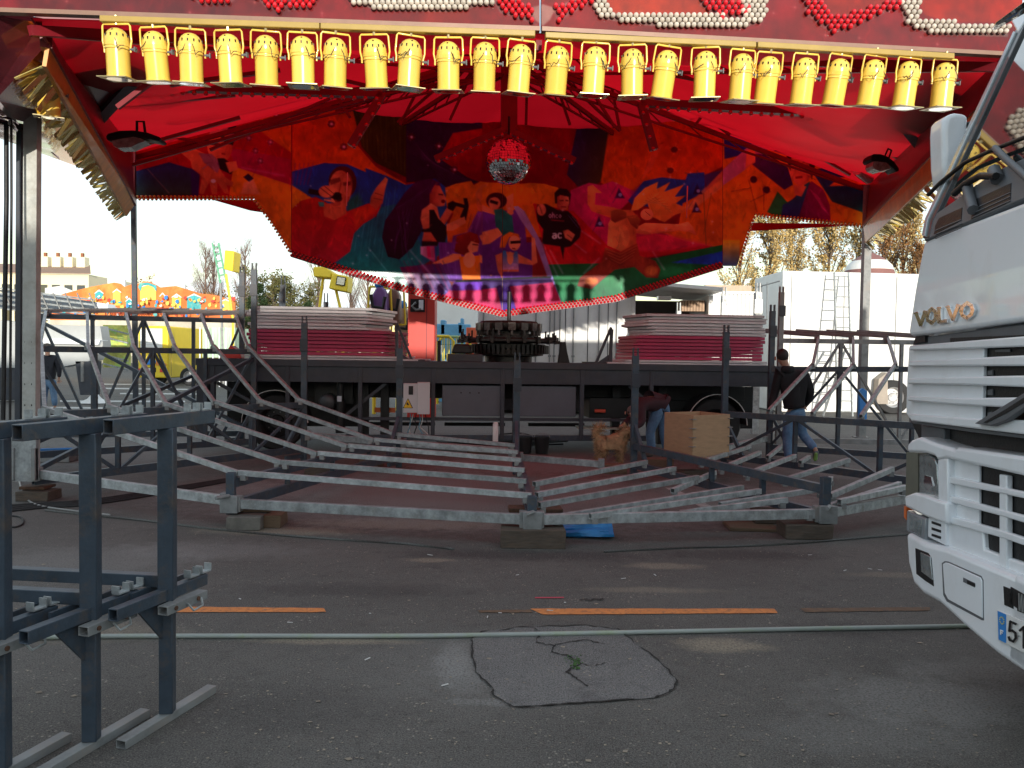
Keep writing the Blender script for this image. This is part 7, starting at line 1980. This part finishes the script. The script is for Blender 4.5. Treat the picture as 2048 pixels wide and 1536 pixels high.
# dome tent top behind the lorry box
cD = P(1738, 545, 60)
t = thing('striped_dome', Vector((cD.x, 60, 0)), 'brown and white striped cone roof peeping over the big trailer box', 'tent roof')
for k, (z0, z1, r0, r1, m) in enumerate(((5.0, 8.3, 2.6, 1.7, brownm), (8.3, 9.0, 1.7, 1.25, whitec), (9.0, 9.7, 1.25, .05, brownm))):
    MB().lathe((cD.x, 60, 0), [(r0, z0), ((r0 + r1) / 2 + .12, (z0 + z1) / 2), (r1, z1)], 28).build('roof_band', mat('maroon_canvas', (.22, .10, .09), .7) if m is brownm else m, t, smooth=True)
# red column and ride cars behind the left stack
D4 = 20.0
x0, x1 = px2x(815, D4), px2x(869, D4)
t = thing('red_column', Vector(((x0 + x1) / 2, D4 + .3, 0)), 'square bright red column standing behind the trailer, left of the turntable', 'column')
bx('shaft', (x0, D4, 0), (x1, D4 + .6, zc(560, D4, 840)), redpill, t, .02)
bx('opening', (px2x(820, D4), D4 - .012, zc(624, D4, 840)), (px2x(849, D4), D4 - .004, zc(598, D4, 840)), black, t)
MB().tube([P(832, 605, D4 - .05), P(824, 612, D4 - .05), P(832, 620, D4 - .05), P(842, 618, D4 - .05)], .03).build('hook', galvd, t, smooth=True)
bx('white_plate', (px2x(837, D4), D4 - .03, zc(620, D4, 840)), (px2x(846, D4), D4 - .016, zc(600, D4, 840)), whitep, t)
bx('door_line', (px2x(852, D4), D4 - .006, .2), (px2x(853.5, D4), D4 + .01, 3.2), redp, t)
purp = mat('purple_seat', (.18, .08, .26), .4)
def gondola(px, py, D, lab, m, fr=yellowb):
    c = P(px, py, D); s = D / 1600
    t = thing('ride_gondola', Vector((c.x, D, 0)), lab, 'ride seat')
    MB().prism([c + Vector((x * s, 0, z * s)) for x, z in ((-12, 20), (-4, 34), (8, 34), (14, 22), (16, -28), (8, -38), (-10, -34), (-16, -8))], (0, .5, 0)).build('seat_shell', m, t, bevel=.04)
    MB().tube([c + Vector((x * s, -.1, z * s)) for x, z in ((-14, 18), (-10, -6), (10, -8), (14, 14))], .05, 8).build('lap_bar', black, t, smooth=True)
    MB().ball(c + Vector((0, .1, 40 * s)), .13, 10, 8).build('headrest', bluep, t, smooth=True)
    MB().tube([c + Vector((-10 * s, .2, -30 * s)), Vector((c.x - 10 * s, D + .2, 0))], .05).build('stand', fr, t)
    for a, b in (((-22, 36), (-26, -36)), ((20, 36), (24, -36)), ((-22, 36), (20, 36)), ((-26, -36), (24, -36))):
        MB().tube([c + Vector((a[0] * s, .3, a[1] * s)), c + Vector((b[0] * s, .3, b[1] * s))], .03, 6).build('cage_tube', fr, t)
    return t
gondola(757, 608, 21, 'purple ride seat in a yellow cage behind the left stack', purp); gondola(784, 612, 21.6, 'brown ride seat in a yellow cage beside the red column', mat('brown_seat', (.22, .12, .09), .5)); gondola(804, 650, 22.4, 'cream ride seat low beside the red column', tanm)
# crowd barriers and blue machine
for k, (px, m, lab) in enumerate(((874, yellowb, 'yellow crowd barrier right of the red column'), (892, mat('pale_green_paint', (.3, .45, .2), .5), 'pale green crowd barrier between the yellow ones'), (908, yellowb, 'yellow crowd barrier behind the motor cover'))):
    D = 24 + k * .5; xx = px2x(px, D); t = thing('crowd_barrier', Vector((xx, D, 0)), lab, 'barrier', 'crowd barriers behind the trailer')
    MB().tube([(xx - .5, D, .05), (xx - .5, D, 2.0), (xx - .35, D, 2.15), (xx + .35, D, 2.15), (xx + .5, D, 2.0), (xx + .5, D, .05)], .04, 8).build('frame', m, t, smooth=True)
    for j in range(6): MB().tube([(xx - .36 + j * .145, D, .3), (xx - .36 + j * .145, D, 2.12)], .012, 6).build('bar', m, t)
    MB().tube([(xx - .5, D, .3), (xx + .5, D, .3)], .02, 6).build('bar', m, t)
D5 = 27; t = thing('blue_machine', Vector((px2x(905, D5), D5, 0)), 'pale blue steel machine base behind the crowd barriers', 'machine')
lbm = mat('pale_blue_paint', (.12, .35, .55), .5)
for a, b in (((870, 648), (940, 672)), ((880, 640), (890, 670)), ((915, 645), (925, 668)), ((872, 672), (940, 690)), ((920, 636), (926, 648)), ((888, 690), (935, 712))):
    x0, x1 = px2x(a[0], D5), px2x(b[0], D5); bx('block', (x0, D5, zc(b[1], D5, 900)), (x1, D5 + .6, zc(a[1], D5, 900)), lbm, t, .03)
bx('base', (px2x(872, D5), D5 + .1, 0), (px2x(940, D5), D5 + .5, 1.6), lbm, t)
tag(bx('orange_stand', (px2x(932, 25), 25, .3), (px2x(958, 25), 25.5, zc(655, 25, 940)), mat('orange_red_paint', (.7, .12, .05), .5), None, .02), 'orange red block just left of the turntable, far behind', 'block')
tag(bx('white_hall', (px2x(840, 34), 34, 0), (px2x(1075, 34), 40, zc(585, 34, 950)), whitec, None, .02), 'plain white hall far behind the turntable', 'hall')

# yellow lamp masts
def mast(px, y_top, base_px, D, boxes, lab):
    t = thing('lamp_mast', Vector((px2x(base_px, D), D, 0)), lab, 'lamp mast')
    for (a, b) in zip(*[iter(boxes['poles'])] * 2):
        MB().tube([P(*a, D), P(*b, D)], .055, 8).build('pole', yellowb, t)
    for q, m in boxes['heads']:
        MB().prism([P(x, y, D - .4) for x, y in q], (0, .9, 0)).build('lamp_box', yellowb, t, bevel=.04)
    for q in boxes.get('glass', []):
        MB().prism([P(x, y, D - .46) for x, y in q], (0, .05, 0)).build('lamp_rim', black, t)
        cx_, cy_ = sum(p[0] for p in q) / len(q), sum(p[1] for p in q) / len(q)
        MB().prism([P(cx_ + (x - cx_) * .82, cy_ + (y - cy_) * .82, D - .49) for x, y in q], (0, .05, 0)).build('lamp_glass', lampglass, t)
    return t
mast(0, 0, 470, 34, dict(poles=[(452, 548), (466, 640), (466, 640), (466, 705)], heads=[([(449, 500), (468, 502), (465, 543), (447, 538)], 0)]), 'thin yellow mast with one lamp box, left of the dark posts')
tt2 = mast(0, 0, 640, 30, dict(poles=[(648, 540), (636, 640), (672, 580), (686, 640), (636, 640), (636, 705), (686, 640), (686, 705)], heads=[([(626, 534), (648, 533), (664, 543), (661, 556), (627, 553)], 0), ([(664, 546), (697, 553), (694, 584), (657, 577)], 0)],
                     glass=[[(674, 552), (692, 555), (689, 572), (671, 569)]]), 'two legged yellow mast with two lamp boxes and a square floodlight')
t = thing('lattice_arm', Vector((px2x(436, 36), 36, 0)), 'tilted green and white lattice arm beside the thin yellow mast', 'lattice arm')
for k in range(11):
    a = P(425 + k * 1.4, 488 + k * 7, 36); b = P(437 + k * 1.4, 486 + k * 7, 36)
    MB().beam(a, b, .05, .05).build('rung', [whitep, mat('green_paint', (.1, .35, .2), .5)][k % 2], t)
for dx in (0, 12): MB().beam(P(425 + dx, 486, 36), P(441 + dx, 566, 36), .07, .07).build('rail', mat('green_paint', (.1, .35, .2), .5), t)
MB().beam(P(441, 566, 36), Vector((px2x(448, 36), 36, 0)), .09, .09).build('leg', galvd, t)

# yellow kiosk trailer
DK = 37; x0, x1, xm = px2x(276, DK), px2x(388, DK + 3), px2x(330, DK)
kt = thing('yellow_kiosk_trailer', Vector(((x0 + x1) / 2, DK + 1.5, 0)), 'yellow kiosk trailer with white roller shutter behind the left frames', 'kiosk trailer')
zk0, zk1 = zc(756, DK, 330), zc(652, DK, 330)
bx('body', (x0, DK, zk0), (x1, DK + 5, zk1), yellowb, kt, .05); bx('roller_shutter', (px2x(281, DK), DK - .03, zc(702, DK, 300)), (px2x(325, DK), DK - .005, zc(657, DK, 300)), whitep, kt)
for k in range(9): bx('shutter_slat', (px2x(282, DK), DK - .045, zc(700 - k * 5, DK, 300)), (px2x(324, DK), DK - .031, zc(697.5 - k * 5, DK, 300)), whitec, kt)
bx('licence_plate', (px2x(288, DK), DK - .03, zc(742, DK, 300)), (px2x(310, DK), DK - .005, zc(736, DK, 300)), whitec, kt); bx('plate_rim', (px2x(286, DK), DK - .015, zc(744, DK, 300)), (px2x(312, DK), DK - .001, zc(735, DK, 300)), black, kt)
bx('tail_lamp', (px2x(320, DK), DK - .03, zc(744, DK, 300)), (px2x(330, DK), DK - .005, zc(737, DK, 300)), redpill, kt)
bx('tail_lamp', (px2x(277, DK), DK - .03, zc(744, DK, 300)), (px2x(281, DK), DK - .005, zc(737, DK, 300)), redpill, kt)
bx('seam', (px2x(342, DK), DK - .012, zk0 + .1), (px2x(343, DK), DK - .002, zk1 - .1), yellowbar, kt)
MB().prism([P(x, y, DK - .05) for x, y in ((291, 720), (298, 716), (306, 716), (312, 722), (310, 728), (292, 730))], (0, .03, 0)).build('painted_badge', bluep, kt)
MB().prism([P(x, y, DK - .05) for x, y in ((312, 722), (326, 724), (334, 730), (312, 731))], (0, .03, 0)).build('painted_badge', mat('orange_badge', (.7, .25, .05), .5), kt)
wheel(kt, (px2x(374, DK - .1), DK + .2, .42), .42, .25, mat('white_rim', (.45, .45, .45), .4, .4)); wheel(kt, (px2x(308, DK - .1), DK + .4, .40), .40, .25, black)

# painted funfair front far left
DF = 46
t = thing('funfair_front', Vector((px2x(300, DF), DF + 1, 0)), 'long orange painted funfair house with turquoise arches far left', 'funfair attraction')
orm = mat('orange_painted_board', (.72, .17, .03), .5, 0, .25, .7, 0, 50, (.8, .45, .1), .6, .6); teal = mat('turquoise_board', (.05, .38, .42), .5, 0, .3, 1.5, 0, 50, (.6, .7, .3), .5, 1.2); yel2 = mat('yellow_board', (.8, .55, .1), .5, 0, .2, 1.5)
def ff(nm, pts, m, o=0.0, th=.12): return MB().prism([P(x, y, DF - o) for x, y in pts], (0, th, 0)).build(nm, m, t)
ff('front_board', [(100, 596), (140, 584), (180, 574), (228, 565), (240, 567), (248, 574), (262, 569), (282, 566), (286, 562), (300, 564), (312, 570), (320, 575), (338, 573), (352, 572), (372, 578), (400, 587), (430, 590), (455, 598), (470, 602), (470, 640), (100, 640)], orm)
ff('lower_wall', [(100, 640), (470, 640), (470, 712), (100, 712)], mat('funfair_base', (.55, .5, .4), .6, 0, .4, .5), .0)
for x0_, x1_, y0_, y1_, m in ((226, 241, 580, 611, yel2), (280, 312, 570, 600, yel2), (344, 362, 590, 618, yel2), (374, 402, 590, 618, teal), (190, 206, 582, 598, teal), (252, 264, 598, 616, teal), (320, 330, 588, 600, orm), (440, 462, 600, 628, yel2)):
    ff('window', [(x0_, y1_), (x0_, y0_ + 5), ((x0_ + x1_) / 2, y0_), (x1_, y0_ + 5), (x1_, y1_)], m, .06, .05)
    ff('window_frame', [(x0_ - 2, y0_ + 5), ((x0_ + x1_) / 2, y0_ - 3), (x1_ + 2, y0_ + 5), (x1_, y0_ + 5), ((x0_ + x1_) / 2, y0_), (x0_, y0_ + 5)], whitep, .08, .03)
ff('scroll', [(276, 574), (280, 566), (296, 565), (312, 571), (312, 582), (306, 574), (296, 570), (284, 571), (281, 582)], teal, .1)
for k in range(170):
    xx = random.uniform(110, 465); yy = random.uniform(592, 630); ww = random.uniform(2, 6); hh = random.uniform(2, 8)
    ff('painted_scroll', [(xx, yy), (xx + ww, yy - 2), (xx + ww * 1.3, yy + hh * .6), (xx + ww * .5, yy + hh), (xx - 1, yy + hh * .5)], random.choice((teal, yel2, whitep, redpill, bluep, orm)), .06 + k * .003, .003)
for k in range(26):
    xx = 210 + k * 5; ff('balustrade_bar', [(xx, 618), (xx + 1.2, 618), (xx + 1.2, 630), (xx, 630)], redp, .3, .05)
ff('balustrade_rail', [(208, 616), (345, 616), (345, 618), (208, 618)], redp, .32, .05)
# pale scroll boards behind it
for (a, b, y0_, y1_) in ((305, 370, 552, 575), (215, 250, 548, 566), (90, 150, 572, 590)):
    o = MB().prism([P(x, y, DF + 5) for x, y in ((a, 640), (a, y0_ + 4), ((a + b) / 2, y0_), (b, y1_ - 6), (b, 640))], (0, .2, 0)).build('pale_board', whitec, None); tag(o, 'pale sunlit board rising behind the orange funfair front, %s' % ('over its middle' if a == 305 else 'by the slim post' if a == 215 else 'at its left end'), 'board')
# block of flats far left
DH = 90
t = thing('apartment_block', Vector((px2x(60, DH), DH + 5, 0)), 'long pale yellow apartment block with brown roof and chimneys far left', 'building')
x0, x1 = px2x(-140, DH), px2x(178, DH); zw = zc(548, DH, 100)
bx('wall', (x0, DH, 0), (x1, DH + 12, zw), mat('cream_render', (.75, .70, .5), .8, 0, .05, .1), t)
MB().prism([(x0, DH - .5, zw), (x1 + .5, DH - .5, zw), (x1 - 3, DH + 6, zw + 1.6), (x0, DH + 6, zw + 1.6)], (0, 0, .1)).build('roof', mat('brown_roof', (.28, .18, .13), .8), t)
for k, px in enumerate((88, 113, 137, 162)):
    c = px2x(px, DH + 4); ch = bx('chimney', (c - .5, DH + 4, zw + .8), (c + .5, DH + 5, zw + 2.4), mat('cream_render', (.75, .70, .5), .8), t); bx('chimney_pot', (c - .15, DH + 4.3, zw + 2.4), (c + .15, DH + 4.6, zw + 2.9), brownm, ch)
for k in range(12):
    for j in range(3):
        xx = px2x(-120 + k * 25, DH); f = bx('window', (xx, DH - .06, 2 + j * 2.7), (xx + .9, DH - .01, 3.4 + j * 2.7), glassd, t)
# grey folding machinery / ramp lorry at the far left
DL = 24
t = thing('grey_machine_lorry', Vector((px2x(120, DL), DL + 1, 0)), 'white and grey folded machinery on a lorry behind the left frames', 'machine lorry')
wg = mat('white_grey_paint', (.42, .44, .44), .5, 0, .1, 1)
def mm_(nm, pts, m=wg, o=0, th=.5): return MB().prism([P(x, y, DL - o) for x, y in pts], (0, th, 0)).build(nm, m, t, bevel=.01)
mm_('hull', [(0, 640), (60, 648), (200, 652), (206, 690), (190, 720), (120, 735), (20, 738), (-40, 730), (-40, 640)])
mm_('upper_deck', [(-40, 590), (60, 582), (130, 595), (214, 608), (216, 618), (130, 622), (-40, 616)], whitep, .1)
mm_('lower_plate', [(40, 675), (200, 680), (196, 690), (40, 686)], whitep, .15)
for k in range(9):
    y = 578 + k * 5; MB().beam(P(-20, y - 4, DL - .3), P(190, y + 22, DL - .3), .05, .05).build('boom_tube', [galv, gsteel][k % 2], t)
for k in range(8): MB().beam(P(10 + k * 24, 586, DL - .35), P(24 + k * 24, 618, DL - .35), .03).build('boom_brace', galvd, t)
for px in (60, 165):
    MB().lathe(P(px, 730, DL) - Vector((0, 0, .5)), [(0, 0), (.05, 0), (.05, .6), (0, .6)], 10).build('outrigger', galvd, t)
MB().lathe(Vector((px2x(196, DL), DL - .2, 0)), [(0, .02), (.45, .02), (.2, .14), (.06, .3), (.06, 1.2), (0, 1.2)], 16).build('outrigger_foot', whitec, t)
mm_('support', [(-30, 735), (60, 735), (50, 800), (-20, 800)], gdark, .0, .4); mm_('support', [(150, 722), (190, 722), (186, 790), (160, 790)], gdark, .0, .4)
o = bx('painted_ramp', (px2x(206, 30), 30, zc(735, 30, 220)), (px2x(254, 30), 30.3, zc(650, 30, 220)), mat('rainbow_board', (.5, .5, .1), .5, 0, .6, 2.2, 0, 50, (.1, .6, .2), .9, 2.5), None); tag(o, 'gaudy green and orange painted board left of the yellow kiosk', 'painted board')
for k in range(5):
    c = MB().beam(P(206, 655 + k * 18, 29.8), P(256, 668 + k * 18, 29.8), .1, .05).build('stair_tread', galv, None); tag(c, '%s grey step of the stair before the gaudy board, counted from above' % ORD[k], 'stair step', 'steps of the small stair')
o = bx('green_booth', (px2x(405, 36), 36, zc(715, 36, 430)), (px2x(470, 36), 38, zc(655, 36, 430)), mat('striped_booth', (.45, .6, .45), .5, 0, .5, 1.4, stretch=(6, 1, .4)), None); tag(o, 'pale green striped booth behind the left end of the trailer', 'booth')
for k in range(6):
    a = P(400 + k * 13, 655, 35.9); o = MB().beam(a, Vector((a.x, a.y, 0)), .05).build('booth_pole', whitep, None); tag(o, '%s thin white pole before the pale green booth, from the left' % ORD[k], 'pole', 'thin poles before the booth')
o = bx('white_lorry_far', (px2x(640, 20), 19.2, .5), (px2x(665, 20), 19.4, 1.2), bluep, None); tag(o, 'bright blue box seen under the trailer behind the air tank', 'box')
o = bx('blue_box', (px2x(686, 20), 19.2, .35), (px2x(705, 20), 19.4, 1.2), bluep, None); tag(o, 'tall blue box seen under the trailer beside the jack', 'box')
bpy.data.objects['white_lorry_far'].name = 'blue_box'
o = bx('white_box_far', (px2x(746, 22), 21.4, .4), (px2x(800, 22), 21.6, 1.3), whitec, None); tag(o, 'white board seen under the trailer left of the switch cabinet', 'board')

# ------------------------------------------------------------------ trees
def leaf_mat(name, c1, c2, c3):
    m = bpy.data.materials.new(name); m.use_nodes = True; nt = m.node_tree; N = nt.nodes; L = nt.links
    b = N['Principled BSDF']; tcn = N.new('ShaderNodeTexCoord'); n = N.new('ShaderNodeTexNoise'); n.inputs['Scale'].default_value = .9; n.inputs['Detail'].default_value = 8; n.inputs['Roughness'].default_value = .8
    L.new(tcn.outputs['Object'], n.inputs['Vector']); r = N.new('ShaderNodeValToRGB'); r.color_ramp.elements[0].position = .35; r.color_ramp.elements[0].color = (*c1, 1); r.color_ramp.elements[1].position = .65; r.color_ramp.elements[1].color = (*c3, 1)
    e = r.color_ramp.elements.new(.5); e.color = (*c2, 1); L.new(n.outputs['Fac'], r.inputs['Fac']); L.new(r.outputs['Color'], b.inputs['Base Color']); b.inputs['Roughness'].default_value = .8; b.inputs['Specular IOR Level'].default_value = .1
    return m
bark = mat('bark', (.13, .10, .075), .9, 0, .3, 3)
gold = leaf_mat('golden_leaves', (.26, .18, .07), (.46, .34, .14), (.6, .47, .22)); russet = leaf_mat('russet_leaves', (.12, .06, .03), (.24, .12, .05), (.30, .18, .06))
olive = leaf_mat('olive_leaves', (.05, .06, .02), (.12, .12, .045), (.2, .16, .06)); darkg = leaf_mat('dark_needles', (.015, .03, .015), (.03, .05, .02), (.05, .08, .03)); twigm = leaf_mat('bare_twigs', (.10, .07, .055), (.17, .12, .10), (.22, .16, .13))
def make_tree(kind, H, Wd, leaf, nleaf, seed, ls=.12):
    rr = random.Random(seed); t = thing('tree', Vector((0, 0, 0)), 'tree', 'tree')
    tk = MB(); pts = [Vector((0.12 * sin(k * .9 + seed) * k / 8, .1 * cos(k * 1.3) * k / 8, H * k / 8)) for k in range(9)]
    tk.tube(pts, [H * .016 * (1 - k / 8.6) + .02 for k in range(9)], 7)
    tips = []
    nb = {'poplar': 46, 'broad': 34, 'conifer': 60, 'bare': 60}[kind]
    for k in range(nb):
        u = rr.uniform(.08, .96) if kind != 'broad' else rr.uniform(.25, .9)
        b = pts[min(7, int(u * 8))].lerp(pts[min(8, int(u * 8) + 1)], (u * 8) % 1); a = rr.uniform(0, 2 * pi)
        prof = {'poplar': sin(pi * min(1, .16 + u * .84)) ** .6, 'bare': sin(pi * min(1, .14 + u * .84)) ** .7, 'broad': sin(pi * min(1, .2 + u * .7)), 'conifer': (1.05 - u)}[kind]
        reach = Wd / 2 * prof * rr.uniform(.7, 1.1)
        rise = {'poplar': rr.uniform(2.0, 3.4), 'bare': rr.uniform(1.8, 3.0), 'broad': rr.uniform(.3, 1.3), 'conifer': rr.uniform(-.25, .15)}[kind] * reach
        e = b + Vector((cos(a) * reach, sin(a) * reach, min(rise, H * 1.03 - b.z)))
        m1 = b.lerp(e, .5) + Vector((cos(a), sin(a), 0)) * reach * .15
        tk.tube([b, m1, e], [H * .004 + .012, H * .0025 + .008, .008], 4, False)
        tips.append((b, m1, e, reach))
        nt_ = 5 if kind in ('bare', 'poplar') else 3
        for j in range(nt_):
            v = rr.uniform(.25, 1); s = b.lerp(m1, v * 2) if v < .5 else m1.lerp(e, v * 2 - 1)
            aa = a + rr.uniform(-1.3, 1.3); l = reach * rr.uniform(.3, .6) + .2
            e2 = s + Vector((cos(aa) * l, sin(aa) * l, l * rr.uniform(.8, 2.2) if kind in ('bare', 'poplar') else l * rr.uniform(-.1, .8))); tk.tube([s, e2], [.014, .006], 3, False); tips.append((s, s.lerp(e2, .5), e2, l))
    tk.build('trunk', bark if kind != 'bare' else twigm, t, recalc=False)
    lf = MB()
    for k in range(nleaf):
        b, m1, e, re = rr.choice(tips); v = rr.random() ** .6; s = b.lerp(m1, v * 2) if v < .5 else m1.lerp(e, v * 2 - 1)
        s = s + Vector((rr.gauss(0, 1), rr.gauss(0, 1), rr.gauss(0, 1))) * (.10 + .09 * re)
        if kind == 'bare':
            d = Vector((rr.gauss(0, .5), rr.gauss(0, .5), 1)).normalized() * rr.uniform(.3, .8); n = Vector((1, .3, 0)) * .011; lf.face([s - n, s + n, s + d])
        else:
            d1 = Vector((rr.gauss(0, 1), rr.gauss(0, 1), rr.gauss(0, 1))).normalized() * ls * rr.uniform(.6, 1.3); d2 = d1.cross(Vector((rr.gauss(0, 1), rr.gauss(0, 1), rr.gauss(0, 1)))).normalized() * ls * rr.uniform(.4, .9)
            lf.face([s - d1, s + d2, s + d1, s - d2])
    lf.build('crown' if kind != 'bare' else 'twigs', leaf, t, recalc=False)
    return t
TR = {}
def plant(key, px, D, scale, rot, label, cat='tree', grp=None, args=None):
    if key not in TR:
        TR[key] = make_tree(*args); t = TR[key]
    else: t = copytree(TR[key])
    t.location = Vector((px2x(px, D), D, 0)); t.scale = (scale, scale, scale); t.rotation_euler = (0, 0, rot); t['label'] = label; t['category'] = cat
    if grp: t['group'] = grp
pop = ('poplar', 20, 4.2, gold, 9000, 3, .15)
plant('pA', 1535, 90, 1.0, 0, 'golden poplar above the left corner of the big trailer box', grp='autumn poplars at the right', args=pop)
plant('pA', 1655, 92, .98, 2, 'golden poplar above the middle of the big trailer box', grp='autumn poplars at the right')
plant('pB', 1476, 85, .92, 0, 'thin half bare poplar at the right tip of the backdrop', grp='autumn poplars at the right', args=('poplar', 19, 3.6, gold, 5000, 5, .13))
plant('pB', 1578, 94, .95, 1, 'thinner poplar leaning on the right side of the left golden one', grp='autumn poplars at the right')
plant('pC', 1762, 88, .95, 0, 'russet poplar right of the striped cone roof', grp='autumn poplars at the right', args=('poplar', 20, 4.8, russet, 6500, 9, .14))
plant('pA', 1800, 92, .97, 4, 'golden brown poplar nearest to the lorry mirror', grp='autumn poplars at the right')
plant('pC', 1832, 84, .66, 3, 'low russet tree beside the lorry cab edge', grp='autumn poplars at the right')
plant('pB', 1712, 99, .95, 2, 'sparse poplar behind the back right post', grp='autumn poplars at the right')
plant('pA', 1100, 97, .7, 1, 'golden poplar hidden behind the white container')
bare = ('bare', 17, 3.0, twigm, 3500, 12, .1)
plant('bA', 412, 95, .82, 0, 'bare pinkish poplar left of the lattice arm', grp='bare poplars at the left', args=bare)
plant('bA', 428, 99, .86, 2, 'bare poplar just behind the lattice arm', grp='bare poplars at the left')
plant('bA', 489, 94, .83, 3, 'bare poplar between the dark forked posts', grp='bare poplars at the left')
plant('bB', 636, 82, .74, 1, 'bare poplar under the left yellow lamp box', grp='bare poplars at the left', args=('bare', 17, 3.6, twigm, 3000, 15, .1))
plant('bB', 700, 80, .72, 4, 'bare poplar right of the yellow floodlight', grp='bare poplars at the left')
plant('bB', 735, 78, .66, 2, 'golden brown bare poplar beside the tip of the backdrop', grp='bare poplars at the left')
plant('bB', 190, 96, .5, 2, 'small bare tree right of the apartment block', grp='bare poplars at the left')
plant('oA', 545, 62, .80, 0, 'broad olive brown tree between two dark forked posts', args=('broad', 9, 6.0, olive, 7000, 21, .11))
plant('oA', 588, 66, .74, 2, 'broad olive tree right of the middle forked post')
plant('oB', 460, 70, .72, 1, 'russet bushy tree behind the thin yellow mast', args=('broad', 9, 7.0, russet, 5000, 25, .12))
plant('oB', 395, 84, .66, 3, 'russet bushy tree behind the right end of the funfair front')
plant('oB', 318, 90, .95, 5, 'orange brown tree top over the middle of the funfair front')
plant('oB', 655, 68, .5, 0, 'low golden bush under the yellow lamp mast')
plant('cA', 515, 56, .72, 0, 'dark green conifer behind the leftmost forked posts', args=('conifer', 9, 4.6, darkg, 7000, 31, .10))
plant('cA', 612, 60, .62, 1, 'pointed conifer right of the olive trees')
hg = MB(); rr = random.Random(77)
for k in range(9000):
    px = rr.uniform(-100, 2100); D = rr.uniform(105, 118); h = 3.4 + 1.2 * sin(px * .02) + 1.0 * sin(px * .057)
    s = Vector((px2x(px, D), D, rr.uniform(0, h))); d1 = Vector((rr.gauss(0, 1), rr.gauss(0, 1), rr.gauss(0, 1))).normalized() * .45; d2 = d1.cross(Vector((rr.random(), rr.random(), rr.random()))).normalized() * .35
    hg.face([s - d1, s + d2, s + d1, s - d2])
o = hg.build('distant_woods', olive, None, recalc=False); o['kind'] = 'stuff'; tag(o, 'low strip of far off trees along the horizon', 'woods')

# ------------------------------------------------------------------ buildings behind the photographer that keep the square in shade
hallm = mat('hall_render', (.42, .40, .37), .8, 0, .06, .3)
t = thing('exhibition_hall', Vector((-10, -26, 0)), 'long rendered hall behind the photographer that shades the square', 'building')
HH = 5.85
bx('wall', (-60, -30, 0), (15.5, -22, HH), hallm, t)
bx('cornice', (-60, -22.0, HH - .35), (15.5, -21.8, HH - .05), whitec, t)
for k in range(16):
    x = -56 + k * 4.6; w = bx('window', (x, -21.99, 1.2), (x + 2.2, -21.94, 3.6), glassd, t); bx('frame', (x - .1, -21.97, 3.6), (x + 2.3, -21.9, 3.75), whitec, w)
bx('low_wing', (15.5, -30, 0), (60, -22, 4.4), hallm, t)
